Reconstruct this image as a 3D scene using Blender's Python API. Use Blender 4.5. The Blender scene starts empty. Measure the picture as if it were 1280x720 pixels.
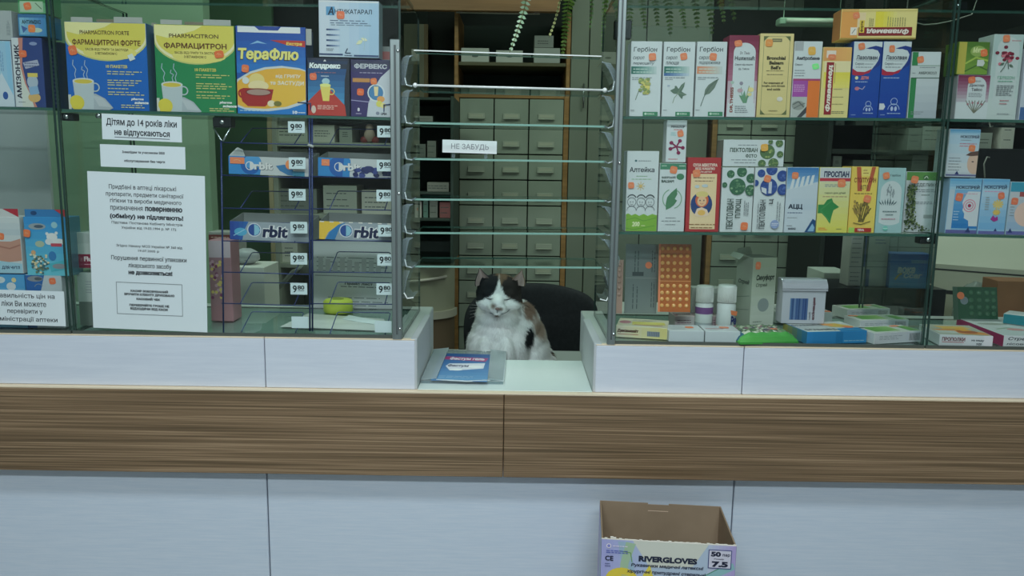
import bpy, math, random
from mathutils import Vector, Matrix, noise
random.seed(7)
SC = bpy.context.scene
COL = SC.collection
F = 1000.0
CAM = Vector((0.0, -1.45, 1.45))
PITCH, ROLL = math.radians(8.95), math.radians(0.85)
RM = Matrix.Rotation(math.radians(90) - PITCH, 3, 'X') @ Matrix.Rotation(ROLL, 3, 'Z')

def ray(px, py):
    return RM @ Vector(((px - 640) / F, -(py - 360) / F, -1.0))
def at(px, py, Y):                 # the point of the depth plane y = Y seen at a pixel
    d = ray(px, py); return CAM + d * ((Y - CAM.y) / d.y)
def onz(px, py, z):                # the point of the level z seen at a pixel
    d = ray(px, py); return CAM + d * ((z - CAM.z) / d.z)
def proj(p):
    q = RM.transposed() @ (Vector(p) - CAM)
    return 640 + F * q.x / -q.z, 360 - F * q.y / -q.z

# ---------------------------------------------------------------- materials
def s2l(c):
    c /= 255.0
    return c / 12.92 if c <= .04045 else ((c + .055) / 1.055) ** 2.4
WHITE = (180, 197, 204)
def C(rgb, k=.82):                 # the colour of a print, set against the room's white
    return tuple(min(.93, max(.004, s2l(a) / s2l(w) * k)) for a, w in zip(rgb, WHITE))
MATS = {}
def mat(name, col, rough=.5, metal=0., spec=.5, coat=0.):
    if name in MATS: return MATS[name]
    m = bpy.data.materials.new(name); m.use_nodes = True
    b = m.node_tree.nodes['Principled BSDF']
    b.inputs['Base Color'].default_value = (*col, 1)
    b.inputs['Roughness'].default_value = rough
    b.inputs['Metallic'].default_value = metal
    b.inputs['Specular IOR Level'].default_value = spec
    b.inputs['Coat Weight'].default_value = coat
    MATS[name] = m
    return m
def ink(rgb, rough=.42):
    if not isinstance(rgb, tuple): return rgb
    g = sum(rgb) / 3
    return mat('ink_%02x%02x%02x_%d' % (*rgb, rough * 100), C(tuple(v + (g - v) * .05 for v in rgb), .70), rough)
def noisy(name, c0, c1, scale=(4, 4, 4), detail=4, rough=.5, bump=0., dist=.002, lo=.35, hi=.65, wave=None, metal=0.):
    """procedural two-tone surface"""
    if name in MATS: return MATS[name]
    m = bpy.data.materials.new(name); m.use_nodes = True
    nt = m.node_tree; b = nt.nodes['Principled BSDF']
    tc = nt.nodes.new('ShaderNodeTexCoord'); mp = nt.nodes.new('ShaderNodeMapping')
    mp.inputs['Scale'].default_value = scale
    nt.links.new(tc.outputs['Object'], mp.inputs['Vector'])
    n = nt.nodes.new('ShaderNodeTexNoise'); n.inputs['Scale'].default_value = 1
    n.inputs['Detail'].default_value = detail; n.inputs['Roughness'].default_value = .65
    nt.links.new(mp.outputs['Vector'], n.inputs['Vector'])
    r = nt.nodes.new('ShaderNodeValToRGB')
    r.color_ramp.elements[0].position = lo; r.color_ramp.elements[0].color = (*c0, 1)
    r.color_ramp.elements[1].position = hi; r.color_ramp.elements[1].color = (*c1, 1)
    nt.links.new(n.outputs['Fac'], r.inputs['Fac'])
    nt.links.new(r.outputs['Color'], b.inputs['Base Color'])
    b.inputs['Roughness'].default_value = rough; b.inputs['Metallic'].default_value = metal
    if bump:
        bp = nt.nodes.new('ShaderNodeBump'); bp.inputs['Strength'].default_value = bump
        bp.inputs['Distance'].default_value = dist
        nt.links.new(n.outputs['Fac'], bp.inputs['Height']); nt.links.new(bp.outputs['Normal'], b.inputs['Normal'])
    MATS[name] = m
    return m
def glass(name, tint, ior=1.5, rough=.0, haze=0., hazecol=(.6, .7, .68)):
    if name in MATS: return MATS[name]
    m = bpy.data.materials.new(name); m.use_nodes = True
    nt = m.node_tree; nt.nodes.clear()
    out = nt.nodes.new('ShaderNodeOutputMaterial')
    tr = nt.nodes.new('ShaderNodeBsdfTransparent'); tr.inputs['Color'].default_value = (*tint, 1)
    gl = nt.nodes.new('ShaderNodeBsdfGlossy'); gl.inputs['Roughness'].default_value = rough
    fr = nt.nodes.new('ShaderNodeFresnel'); fr.inputs['IOR'].default_value = ior
    geo = nt.nodes.new('ShaderNodeNewGeometry')
    # both faces of the pane reflect like the outer one
    mx = nt.nodes.new('ShaderNodeMixShader')
    iorm = nt.nodes.new('ShaderNodeMix'); iorm.data_type = 'FLOAT'
    iorm.inputs[2].default_value = ior; iorm.inputs[3].default_value = 1 / ior
    nt.links.new(geo.outputs['Backfacing'], iorm.inputs[0])
    f2 = nt.nodes.new('ShaderNodeMath'); f2.operation = 'MULTIPLY'
    inv = nt.nodes.new('ShaderNodeMath'); inv.operation = 'SUBTRACT'; inv.inputs[0].default_value = 1
    nt.links.new(geo.outputs['Backfacing'], inv.inputs[1])
    nt.links.new(fr.outputs['Fac'], f2.inputs[0]); nt.links.new(inv.outputs[0], f2.inputs[1])
    base = tr.outputs[0]
    if haze:
        df = nt.nodes.new('ShaderNodeBsdfDiffuse'); df.inputs['Color'].default_value = (*hazecol, 1)
        mh = nt.nodes.new('ShaderNodeMixShader'); mh.inputs[0].default_value = haze
        nt.links.new(tr.outputs[0], mh.inputs[1]); nt.links.new(df.outputs[0], mh.inputs[2]); base = mh.outputs[0]
    nt.links.new(f2.outputs[0], mx.inputs[0]); nt.links.new(base, mx.inputs[1]); nt.links.new(gl.outputs[0], mx.inputs[2])
    nt.links.new(mx.outputs[0], out.inputs[0])
    MATS[name] = m
    return m
def emit(name, col, st):
    m = bpy.data.materials.new(name); m.use_nodes = True
    b = m.node_tree.nodes['Principled BSDF']
    b.inputs['Base Color'].default_value = (.8, .8, .8, 1)
    b.inputs['Emission Color'].default_value = (*col, 1); b.inputs['Emission Strength'].default_value = st
    return m

# ---------------------------------------------------------------- text
TXT = {}
def sarea(p): return sum(p[i - 1][0] * p[i][1] - p[i][0] * p[i - 1][1] for i in range(len(p))) / 2
def text_mesh(s, bold=0., shear=0.):
    """outlines of a piece of lettering, every contour filled on its own so that overlapping strokes stay solid"""
    k = (s, bold, shear)
    if k in TXT: return TXT[k]
    cu = bpy.data.curves.new('t', 'FONT'); cu.body = s; cu.fill_mode = 'NONE'
    cu.resolution_u = 3; cu.shear = shear
    o = bpy.data.objects.new('t', cu)
    me = bpy.data.meshes.new_from_object(o)
    co = [(v.co.x, v.co.y) for v in me.vertices]; nb = {}
    for e in me.edges:
        a, b = e.vertices; nb.setdefault(a, []).append(b); nb.setdefault(b, []).append(a)
    bpy.data.objects.remove(o); bpy.data.curves.remove(cu); bpy.data.meshes.remove(me)
    loops = []; seen = set()
    for st in range(len(co)):
        if st in seen or st not in nb: continue
        lp = [st]; seen.add(st); cur = max(nb[st]) if abs(max(nb[st]) - st) > 1 and min(nb[st]) == st + 1 else min(nb[st])
        if st + 1 in nb[st]: cur = st + 1
        while cur not in seen:
            lp.append(cur); seen.add(cur)
            nx = [q for q in nb[cur] if q not in seen]
            if not nx: break
            cur = nx[0]
        if len(lp) > 2: loops.append([co[i] for i in lp])
    if bold and loops:          # heavier weight: move every contour outward
        out = []; rg = [(min(p[0] for p in l), max(p[0] for p in l), sarea(l)) for l in loops]
        for li, lp in enumerate(loops):
            mate = max((r_ for r_ in rg if r_[0] < rg[li][1] - 1e-4 and r_[1] > rg[li][0] + 1e-4 and (r_[0] <= rg[li][0] + .02 and r_[1] >= rg[li][1] - .02)), key=lambda r_: abs(r_[2]), default=rg[li])
            sg = 1 if mate[2] > 0 else -1
            n = len(lp); q = []
            for i in range(n):
                a, b, c = lp[i - 1], lp[i], lp[(i + 1) % n]
                d1 = (b[0] - a[0], b[1] - a[1]); d2 = (c[0] - b[0], c[1] - b[1])
                l1 = math.hypot(*d1) or 1e-9; l2 = math.hypot(*d2) or 1e-9
                nx, ny = d1[1] / l1 + d2[1] / l2, -d1[0] / l1 - d2[0] / l2
                m = math.hypot(nx, ny) or 1e-9; f = bold * sg / max(.5, m / 2)
                q.append((b[0] + nx / m * f, b[1] + ny / m * f))
            out.append(q)
        loops = out
    if not loops: r = ([(0, 0), (1, 0), (1, 1)], []); TXT[k] = r; return r
    ys = [p[1] for l in loops for p in l]; ya, yb = min(ys), max(ys); K = 30; st = (yb - ya) / K or 1
    slabs = [[] for _ in range(K)]
    for l in loops:             # straight pieces of the outline, cut at level lines
        q = [(x, round((y - ya) / st)) for x, y in l]
        for (xa, ka), (xb, kb) in zip(q, q[1:] + q[:1]):
            if ka == kb: continue
            w = 1 if kb > ka else -1
            if ka > kb: xa, ka, xb, kb = xb, kb, xa, ka
            for r_ in range(ka, kb):
                t0, t1 = (r_ - ka) / (kb - ka), (r_ + 1 - ka) / (kb - ka)
                slabs[r_].append((xa + (xb - xa) * t0, xa + (xb - xa) * t1, w))
    vs, fs = [], []
    for r_, sl in enumerate(slabs):
        sl.sort(key=lambda e: e[0] + e[1]); w = 0
        for e in sl:
            if w == 0: a = e
            w += e[2]
            if w == 0 and e[0] + e[1] - a[0] - a[1] > 1e-5:
                n = len(vs); y0, y1 = ya + r_ * st, ya + (r_ + 1) * st
                vs += [(a[0], y0), (max(a[0], e[0]), y0), (max(a[1], e[1]), y1), (a[1], y1)]; fs.append((n, n + 1, n + 2, n + 3))
    if not vs: r = ([(0, 0), (1, 0), (1, 1)], []); TXT[k] = r; return r
    x0 = min(v[0] for v in vs); x1 = max(v[0] for v in vs); y0 = min(v[1] for v in vs); y1 = max(v[1] for v in vs)
    r = ([((x - x0) / max(1e-6, x1 - x0), (y - y0) / max(1e-6, y1 - y0)) for x, y in vs], fs)
    TXT[k] = r
    return r

# ---------------------------------------------------------------- mesh builder
class MB:
    def __init__(s): s.v = []; s.f = []; s.m = []; s.mats = []; s.sm = []
    def mi(s, m):
        m = ink(m)
        if m not in s.mats: s.mats.append(m)
        return s.mats.index(m)
    def face(s, pts, m, smooth=False):
        n = len(s.v); s.v += [tuple(p) for p in pts]; s.f.append(tuple(range(n, n + len(pts)))); s.m.append(s.mi(m)); s.sm.append(smooth)
    def geo(s, vs, fs, m, smooth=False):
        n = len(s.v); s.v += [tuple(p) for p in vs]; k = s.mi(m)
        for f in fs: s.f.append(tuple(i + n for i in f)); s.m.append(k); s.sm.append(smooth)
    def box(s, x0, x1, y0, y1, z0, z1, m, M=None, bev=0.):
        if bev:
            b = bev
            # chamfered box: 24 verts
            import itertools
            c = ((x0 + x1) / 2, (y0 + y1) / 2, (z0 + z1) / 2); h = (abs(x1 - x0) / 2, abs(y1 - y0) / 2, abs(z1 - z0) / 2)
            vs = []; idx = {}
            for sx, sy, sz in itertools.product((-1, 1), repeat=3):
                for a in range(3):
                    p = [sx * h[0], sy * h[1], sz * h[2]]
                    for q in range(3):
                        if q != a: p[q] -= (sx, sy, sz)[q] * b
                    idx[(sx, sy, sz, a)] = len(vs); vs.append(Vector(p) + Vector(c))
            fs = []
            for a in range(3):
                u, w = [q for q in range(3) if q != a]
                for sg in (-1, 1):
                    cyc = []
                    for su, sw in ((-1, -1), (1, -1), (1, 1), (-1, 1)):
                        k = [0, 0, 0]; k[a] = sg; k[u] = su; k[w] = sw
                        cyc.append(idx[(*k, a)])
                    flip = (sg == -1) ^ (a == 1)
                    fs.append(tuple(cyc[::-1] if flip else cyc))
            for a in range(3):      # edges along axis a
                u, w = [q for q in range(3) if q != a]
                for su, sw in itertools.product((-1, 1), repeat=2):
                    def kk(sa, ax):
                        k = [0, 0, 0]; k[a] = sa; k[u] = su; k[w] = sw; return idx[(*k, ax)]
                    fs.append((kk(-1, u), kk(1, u), kk(1, w), kk(-1, w)))
            for sx, sy, sz in itertools.product((-1, 1), repeat=3):
                fs.append(tuple(idx[(sx, sy, sz, a)] for a in range(3)))
        else:
            vs = [Vector((x, y, z)) for z in (z0, z1) for y in (y0, y1) for x in (x0, x1)]
            fs = [(0, 2, 3, 1), (4, 5, 7, 6), (0, 1, 5, 4), (2, 6, 7, 3), (0, 4, 6, 2), (1, 3, 7, 5)]
        if M is not None: vs = [M @ v for v in vs]
        s.geo(vs, fs, m)
    def tube(s, pts, r, m, n=8, cap=True, closed=False):
        pts = [Vector(p) for p in pts]; k = len(pts)
        rs = r if isinstance(r, (list, tuple)) else [r] * k
        vs = []; up = Vector((0, 0, 1)); prev = None
        for i, p in enumerate(pts):
            if closed: t = pts[(i + 1) % k] - pts[i - 1]
            else: t = pts[min(i + 1, k - 1)] - pts[max(i - 1, 0)]
            t.normalize()
            if prev is None:
                a = t.cross(up)
                if a.length < .05: a = t.cross(Vector((1, 0, 0)))
            else:
                a = prev - t * prev.dot(t)
                if a.length < 1e-6: a = t.cross(up)
            a.normalize(); prev = a; b = t.cross(a)
            for j in range(n):
                w = 2 * math.pi * j / n
                vs.append(p + (a * math.cos(w) + b * math.sin(w)) * rs[i])
        fs = []
        for i in range(k if closed else k - 1):
            i2 = (i + 1) % k
            for j in range(n):
                fs.append((i * n + j, i * n + (j + 1) % n, i2 * n + (j + 1) % n, i2 * n + j))
        if cap and not closed:
            fs.append(tuple(range(n))[::-1]); fs.append(tuple(range((k - 1) * n, k * n)))
        s.geo(vs, fs, m, True)
    def lathe(s, prof, m, c=(0, 0, 0), n=24, M=None):
        vs = []; fs = []
        for r, z in prof:
            for j in range(n):
                w = 2 * math.pi * j / n; vs.append(Vector((r * math.cos(w), r * math.sin(w), z)))
        for i in range(len(prof) - 1):
            for j in range(n):
                fs.append((i * n + j, i * n + (j + 1) % n, (i + 1) * n + (j + 1) % n, (i + 1) * n + j))
        if M is not None: vs = [M @ v for v in vs]
        vs = [v + Vector(c) for v in vs]
        s.geo(vs, fs, m, True)
    def ball(s, c, r, m, n=16, k=10, M=None):
        rr = r if isinstance(r, (list, tuple)) else (r, r, r)
        vs = []; fs = []
        for i in range(k + 1):
            a = math.pi * i / k
            for j in range(n):
                w = 2 * math.pi * j / n
                v = Vector((rr[0] * math.sin(a) * math.cos(w), rr[1] * math.sin(a) * math.sin(w), rr[2] * math.cos(a)))
                if M is not None: v = M @ v
                vs.append(v + Vector(c))
        for i in range(k):
            for j in range(n):
                fs.append((i * n + j, (i + 1) * n + j, (i + 1) * n + (j + 1) % n, i * n + (j + 1) % n))
        s.geo(vs, fs, m, True)
    def build(s, name, parent=None, M=None):
        me = bpy.data.meshes.new(name)
        me.from_pydata(s.v, [], s.f)
        for m in s.mats: me.materials.append(m)
        me.polygons.foreach_set('material_index', s.m)
        me.polygons.foreach_set('use_smooth', s.sm)
        me.update()
        o = bpy.data.objects.new(name, me); COL.objects.link(o)
        if M is not None: o.matrix_world = M
        if parent is not None: o.parent = parent
        return o

def tag(o, label=None, cat=None, group=None, kind=None):
    if label: o['label'] = label
    if cat: o['category'] = cat
    if group: o['group'] = group
    if kind: o['kind'] = kind
    return o
def empty(name, loc=(0, 0, 0), label=None, cat=None, group=None, M=None):
    o = bpy.data.objects.new(name, None); COL.objects.link(o); o.empty_display_size = .05
    if M is not None: o.matrix_world = M
    else: o.location = loc
    return tag(o, label, cat, group)
def struct(name, mb):
    o = mb.build(name); o['kind'] = 'structure'; return o

# ---------------------------------------------------------------- printed faces
def clip(poly, x0, y0, x1, y1):
    for ax, lim, sg in ((0, x0, 1), (0, x1, -1), (1, y0, 1), (1, y1, -1)):
        out = []
        for i in range(len(poly)):
            a, b = poly[i - 1], poly[i]
            ia, ib = (a[ax] - lim) * sg >= 0, (b[ax] - lim) * sg >= 0
            if ia != ib:
                t = (lim - a[ax]) / (b[ax] - a[ax])
                out.append((a[0] + t * (b[0] - a[0]), a[1] + t * (b[1] - a[1])))
            if ib: out.append(b)
        poly = out
        if len(poly) < 3: return []
    return poly
def mix(a, b, t): return tuple(int(round(p + (q - p) * t)) for p, q in zip(a, b))
class Face:
    """prints artwork, in its own frame (x0,y0)-(x1,y1) with y down, on the plane origin + u*U + v*V"""
    def __init__(s, mb, O, U, V, frame, eps=4e-5):
        s.mb, s.O, s.U, s.V, s.fr = mb, Vector(O), Vector(U), Vector(V), frame
        s.N = s.U.cross(s.V).normalized(); s.k = 0; s.eps = eps
    def p(s, x, y):
        x0, y0, x1, y1 = s.fr
        return s.O + s.U * ((x - x0) / (x1 - x0)) + s.V * (1 - (y - y0) / (y1 - y0)) + s.N * (1e-4 + s.k * s.eps)
    def poly(s, pts, col):
        x0, y0, x1, y1 = s.fr
        pts = clip(list(pts), min(x0, x1), min(y0, y1), max(x0, x1), max(y0, y1))
        if len(pts) < 3: return
        a = sum(pts[i - 1][0] * pts[i][1] - pts[i][0] * pts[i - 1][1] for i in range(len(pts)))
        if a > 0: pts = pts[::-1]
        s.mb.face([s.p(*q) for q in pts], col)
    def draw(s, ops):
        for op in ops:
            s.k += 1
            k = op[0]
            if k == 'r': s.poly([(op[1], op[2]), (op[3], op[2]), (op[3], op[4]), (op[1], op[4])], op[5])
            elif k == 'p': s.poly(op[1], op[2])
            elif k == 'e':
                cx, cy, rx, ry, col = op[1:6]; rot = math.radians(op[6]) if len(op) > 6 else 0
                n = 20
                s.poly([(cx + rx * math.cos(t) * math.cos(rot) - ry * math.sin(t) * math.sin(rot), cy + rx * math.cos(t) * math.sin(rot) + ry * math.sin(t) * math.cos(rot)) for t in [2 * math.pi * i / n for i in range(n)]], col)
            elif k == 'o':      # ring / arc: cx cy r width col a0 a1
                cx, cy, r, w, col = op[1:6]; a0, a1 = (op[6], op[7]) if len(op) > 6 else (0, 360)
                n = 16
                for i in range(n):
                    t0, t1 = [math.radians(a0 + (a1 - a0) * (i + q) / n) for q in (0, 1)]
                    s.poly([(cx + (r + w) * math.cos(t0), cy + (r + w) * math.sin(t0)), (cx + (r + w) * math.cos(t1), cy + (r + w) * math.sin(t1)), (cx + r * math.cos(t1), cy + r * math.sin(t1)), (cx + r * math.cos(t0), cy + r * math.sin(t0))], col)
            elif k == 'g':      # gradient of the print: x0 y0 x1 y1 c0 c1 axis n
                x0, y0, x1, y1, c0, c1, ax = op[1:8]; n = op[8] if len(op) > 8 else 8
                for i in range(n):
                    a, b = i / n, (i + 1) / n; c = mix(c0, c1, (i + .5) / n)
                    if ax == 'x': s.poly([(x0 + (x1 - x0) * a, y0), (x0 + (x1 - x0) * b, y0), (x0 + (x1 - x0) * b, y1), (x0 + (x1 - x0) * a, y1)], c)
                    else: s.poly([(x0, y0 + (y1 - y0) * a), (x1, y0 + (y1 - y0) * a), (x1, y0 + (y1 - y0) * b), (x0, y0 + (y1 - y0) * b)], c)
            elif k == 'l':      # unreadable small print as broken lines: x0 y0 x1 y1 n col [rows vertical]
                x0, y0, x1, y1, n, col = op[1:7]; vert = len(op) > 7
                rnd = random.Random(int(x0 * 31 + y0 * 17 + n))
                L = (y1 - y0) if vert else (x1 - x0); W = ((x1 - x0) if vert else (y1 - y0)) / n
                h = min(.5 * W, 1.1)
                for i in range(n):
                    q = 0
                    end = L * (rnd.uniform(.72, 1) if n > 1 else 1)
                    while q < end:
                        w = min(rnd.uniform(.09, .22) * L, end - q)
                        c = (i + .5) * W
                        if vert: s.poly([(x0 + c - h / 2, y1 - q), (x0 + c + h / 2, y1 - q), (x0 + c + h / 2, y1 - q - w), (x0 + c - h / 2, y1 - q - w)], col)
                        else: s.poly([(x0 + q, y0 + c - h / 2), (x0 + q + w, y0 + c - h / 2), (x0 + q + w, y0 + c + h / 2), (x0 + q, y0 + c + h / 2)], col)
                        q += w + .035 * L
            elif k == 'w':      # stroke through points: pts width col
                pts, w, col = op[1:4]
                for a, b in zip(pts, pts[1:]):
                    dx, dy = b[0] - a[0], b[1] - a[1]; L = math.hypot(dx, dy) or 1; nx, ny = -dy / L * w / 2, dx / L * w / 2
                    s.poly([(a[0] + nx, a[1] + ny), (b[0] + nx, b[1] + ny), (b[0] - nx, b[1] - ny), (a[0] - nx, a[1] - ny)], col)
            elif k == 't':      # text x0 y0 x1 y1 col rot bold shear
                st, x0, y0, x1, y1, col = op[1:7]
                rot = op[7] if len(op) > 7 else 0; bold = op[8] if len(op) > 8 else .01; sh = op[9] if len(op) > 9 else 0
                if sum(col) < 420: col = tuple(int(v * .62) for v in col)
                vs, fs = text_mesh(st, bold + .012, sh)
                out = []
                for u, v in vs:
                    if rot == 0: a, b = u, 1 - v
                    elif rot == 90: a, b = 1 - (1 - v), 1 - u; a = 1 - v; b = 1 - u
                    elif rot == 180: a, b = 1 - u, v
                    else: a, b = v, u
                    out.append(s.p(x0 + (x1 - x0) * a, y0 + (y1 - y0) * b))
                s.mb.geo(out, fs, col)

ORANGE = (255, 122, 84)
def leafpts(cx, cy, L, W, ang):
    a = math.radians(ang); o = []
    for t, w in ((0, 0), (.15, .55), (.35, 1), (.6, .85), (.85, .35), (1, 0), (.85, -.35), (.6, -.85), (.35, -1), (.15, -.55)):
        x, y = (t - .5) * L, w * W / 2
        o.append((cx + x * math.cos(a) - y * math.sin(a), cy + x * math.sin(a) + y * math.cos(a)))
    return o

def carton(M, w, h, d, body, label, front=(), fframe=None, stick=(), top=(), tframe=(0, 0, 1, 1), right=(), left=(), sidec=None, topc=None, group=None, cat='box', name='medicine_box', extra=None):
    """one medicine carton; local frame: front-bottom-centre, y goes back"""
    mb = MB()
    X = w / 2
    sc = sidec or body; tcol = topc or body
    b = .0006
    # shell with separately coloured panels and softened edges
    mb.box(-X, X, 0, d, 0, h, body, bev=b)
    fs = Face(mb, (-X + b, 0, b), (w - 2 * b, 0, 0), (0, 0, h - 2 * b), fframe or (0, 0, 1, 1))
    fs.draw(front)
    for sgn, ops in ((1, right), (-1, left)):
        if sgn > 0: fr = Face(mb, (X, b, b), (0, d - 2 * b, 0), (0, 0, h - 2 * b), (0, 0, 1, 1))
        else: fr = Face(mb, (-X, d - b, b), (0, -d + 2 * b, 0), (0, 0, h - 2 * b), (0, 0, 1, 1))
        if sidec: fr.draw([('r', 0, 0, 1, 1, sidec)])
        fr.draw(ops)
    ft = Face(mb, (-X + b, b, h), (w - 2 * b, 0, 0), (0, d - 2 * b, 0), tframe)
    if topc: ft.draw([('r', tframe[0], tframe[1], tframe[2], tframe[3], topc)])
    ft.draw(top)
    if extra: extra(mb, w, h, d)
    o = mb.build(name, M=M); tag(o, label, cat, group)
    for st in stick:
        sm = MB(); cx, cy, r = st[:3]; col = st[3] if len(st) > 3 else ORANGE
        fc = ft if (len(st) > 4 and st[4] == 't') else fs
        kk = fc.k; fc2 = Face(sm, fc.O, fc.U, fc.V, fc.fr); fc2.k = kk + 8
        ang = random.uniform(-.25, .25)
        ry = st[5] if len(st) > 5 else r
        def sq(rx, ry, n=5):
            pts = []
            for qx, qy in ((1, 1), (-1, 1), (-1, -1), (1, -1)):
                for i in range(n):
                    a0 = {(1, 1): 0, (-1, 1): 90, (-1, -1): 180, (1, -1): 270}[(qx, qy)] + 90 * i / (n - 1)
                    x = qx * rx * .45 + rx * .55 * math.cos(math.radians(a0)); y = qy * ry * .45 + ry * .55 * math.sin(math.radians(a0))
                    pts.append((cx + x * math.cos(ang) - y * math.sin(ang), cy + x * math.sin(ang) + y * math.cos(ang)))
            return pts
        fc2.poly(sq(r, ry), col); fc2.k += 2
        fc2.draw([('w', [(cx - r * .55, cy + .1 * ry), (cx - r * .15, cy - .35 * ry), (cx, cy + .3 * ry)], r * .14, mix(col, (255, 190, 150), .5)), ('w', [(cx + r * .1, cy - .2 * ry), (cx + r * .5, cy + .25 * ry)], r * .14, mix(col, (255, 190, 150), .5))])
        so = sm.build('price_sticker', parent=o)
        tag(so, {True: 'orange price sticker'}.get(col == ORANGE, 'small price sticker'))
    return o

class Shelf:
    """a level defined by where its front edge runs in the place"""
    def __init__(s, a, b, Y):
        s.P, s.Q, s.Y = at(*a, Y), at(*b, Y), Y
        s.s = (s.Q.z - s.P.z) / (s.Q.x - s.P.x); s.ang = math.atan(s.s)
    def z(s, x): return s.P.z + s.s * (x - s.P.x)
    def place(s, rect, inset=.004, lift=0., gap=.0005, yaw=0.):
        """pixel rect (x0,y0,x1,y1) of a front face -> matrix, w, h"""
        x0, y0, x1, y1 = rect; Y = s.Y + inset; ym = (y0 + y1) / 2; xm = (x0 + x1) / 2
        A, B = at(x0, ym, Y), at(x1, ym, Y)
        w = (B - A).length - gap; x = (A.x + B.x) / 2
        h = at(xm, y0, Y).z - at(xm, y1, Y).z
        z = s.z(x) + .0003 + lift
        M = Matrix.Translation((x, Y, z)) @ Matrix.Rotation(-s.ang, 4, 'Y') @ Matrix.Rotation(yaw, 4, 'Z')
        return M, w, h
EXPO = 0.0
# ================================================================= materials of the place
M_PANEL = noisy('white_laminate', C((166, 184, 200)), C((172, 190, 205)), (9, 9, 140), 5, .38, .05, .0005)
M_PANEL2 = noisy('white_laminate_low', C((160, 182, 200)), C((168, 188, 204)), (14, 14, 260), 5, .42, .05, .0005)
M_BROWN = None
def brown():
    m = bpy.data.materials.new('zebrano_laminate'); m.use_nodes = True; nt = m.node_tree; b = nt.nodes['Principled BSDF']
    tc = nt.nodes.new('ShaderNodeTexCoord')
    def no(scale, det):
        mp = nt.nodes.new('ShaderNodeMapping'); mp.inputs['Scale'].default_value = scale
        n = nt.nodes.new('ShaderNodeTexNoise'); n.inputs['Scale'].default_value = 1; n.inputs['Detail'].default_value = det
        nt.links.new(tc.outputs['Object'], mp.inputs['Vector']); nt.links.new(mp.outputs['Vector'], n.inputs['Vector']); return n
    a = no((2.6, 1, 430), 3); c = no((1.1, 1, 110), 4)
    r = nt.nodes.new('ShaderNodeValToRGB'); e = r.color_ramp.elements
    e[0].position = .33; e[0].color = (*C((66, 58, 42)), 1)
    e[1].position = .72; e[1].color = (*C((146, 132, 108)), 1)
    x = e.new(.5); x.color = (*C((100, 87, 67)), 1)
    mx = nt.nodes.new('ShaderNodeMix'); mx.data_type = 'FLOAT'; mx.inputs[0].default_value = .35
    nt.links.new(a.outputs['Fac'], mx.inputs[2]); nt.links.new(c.outputs['Fac'], mx.inputs[3])
    nt.links.new(mx.outputs[0], r.inputs['Fac']); nt.links.new(r.outputs['Color'], b.inputs['Base Color'])
    b.inputs['Roughness'].default_value = .42
    return m
M_BROWN = brown()
M_CREAM = mat('cream_edging', C((186, 184, 164)), .5)
M_WALL = noisy('hall_wall', (.34, .36, .36), (.38, .40, .40), (3, 3, 3), 3, .8)
M_CEIL = mat('ceiling_white', (.6, .62, .62), .9)
M_FLOOR = noisy('floor_tile', (.24, .24, .23), (.3, .3, .29), (2, 2, 2), 3, .4)
M_ALU = noisy('brushed_aluminium', (.28, .32, .31), (.36, .40, .39), (60, 60, 2), 2, .35, metal=.8)
M_GLASS = glass('clear_glass', (.955, .985, .975))
M_SHELF = glass('shelf_glass', (.90, .96, .945), 1.52)
M_ACRYL = glass('clear_acrylic', (.86, .90, .91), 1.5, .05, .16, (.6, .68, .72))
M_PLATE = glass('acrylic_plate', (.82, .87, .88), 1.5, .06, .22, (.5, .58, .6))
M_EDGE = mat('green_glass_edge', C((48, 84, 76)), .15)
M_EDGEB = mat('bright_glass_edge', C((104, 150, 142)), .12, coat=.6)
M_EDGEC = mat('polished_highlight_edge', C((200, 214, 212)), .08, coat=1.)  # near-white: the highlight on shelf and holder edges put into the colour
M_DARKEDGE = mat('dark_glass_joint', C((30, 52, 48)), .2)
M_BLACKPL = mat('black_plastic', (.012, .014, .015), .35)
M_PAPER = mat('white_paper', C((172, 194, 202)), .75)
M_BLUEWIRE = mat('blue_coated_wire', C((34, 48, 96)), .3)
M_STEEL = mat('bright_steel', (.6, .62, .62), .22, 1.)

# ================================================================= room shell
HX0, HX1, HY0, HY1, ZC = -2.3, 2.5, -3.2, 2.6, 2.75
def slab(name, x0, x1, y0, y1, z0, z1, m):
    b = MB(); b.box(x0, x1, y0, y1, z0, z1, m); return struct(name, b)
slab('floor', HX0 - .1, HX1 + .1, HY0 - .1, HY1 + .1, -.1, 0, M_FLOOR)
slab('ceiling', HX0 - .1, HX1 + .1, HY0 - .1, HY1 + .1, ZC, ZC + .1, M_CEIL)
slab('wall_left', HX0 - .1, HX0, HY0, HY1, 0, ZC, M_WALL)
slab('wall_right', HX1, HX1 + .1, HY0, HY1, 0, ZC, M_WALL)
slab('wall_hall', HX0 - .1, HX1 + .1, HY0 - .1, HY0, 0, ZC, M_WALL)
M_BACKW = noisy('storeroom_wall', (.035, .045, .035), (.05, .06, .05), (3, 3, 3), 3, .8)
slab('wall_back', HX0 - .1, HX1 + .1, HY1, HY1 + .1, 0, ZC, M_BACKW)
slab('wall_light_block', HX0, HX1, .195, .27, 1.835, ZC, M_WALL)     # unseen wall added to keep hall light off the upper drawers

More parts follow.
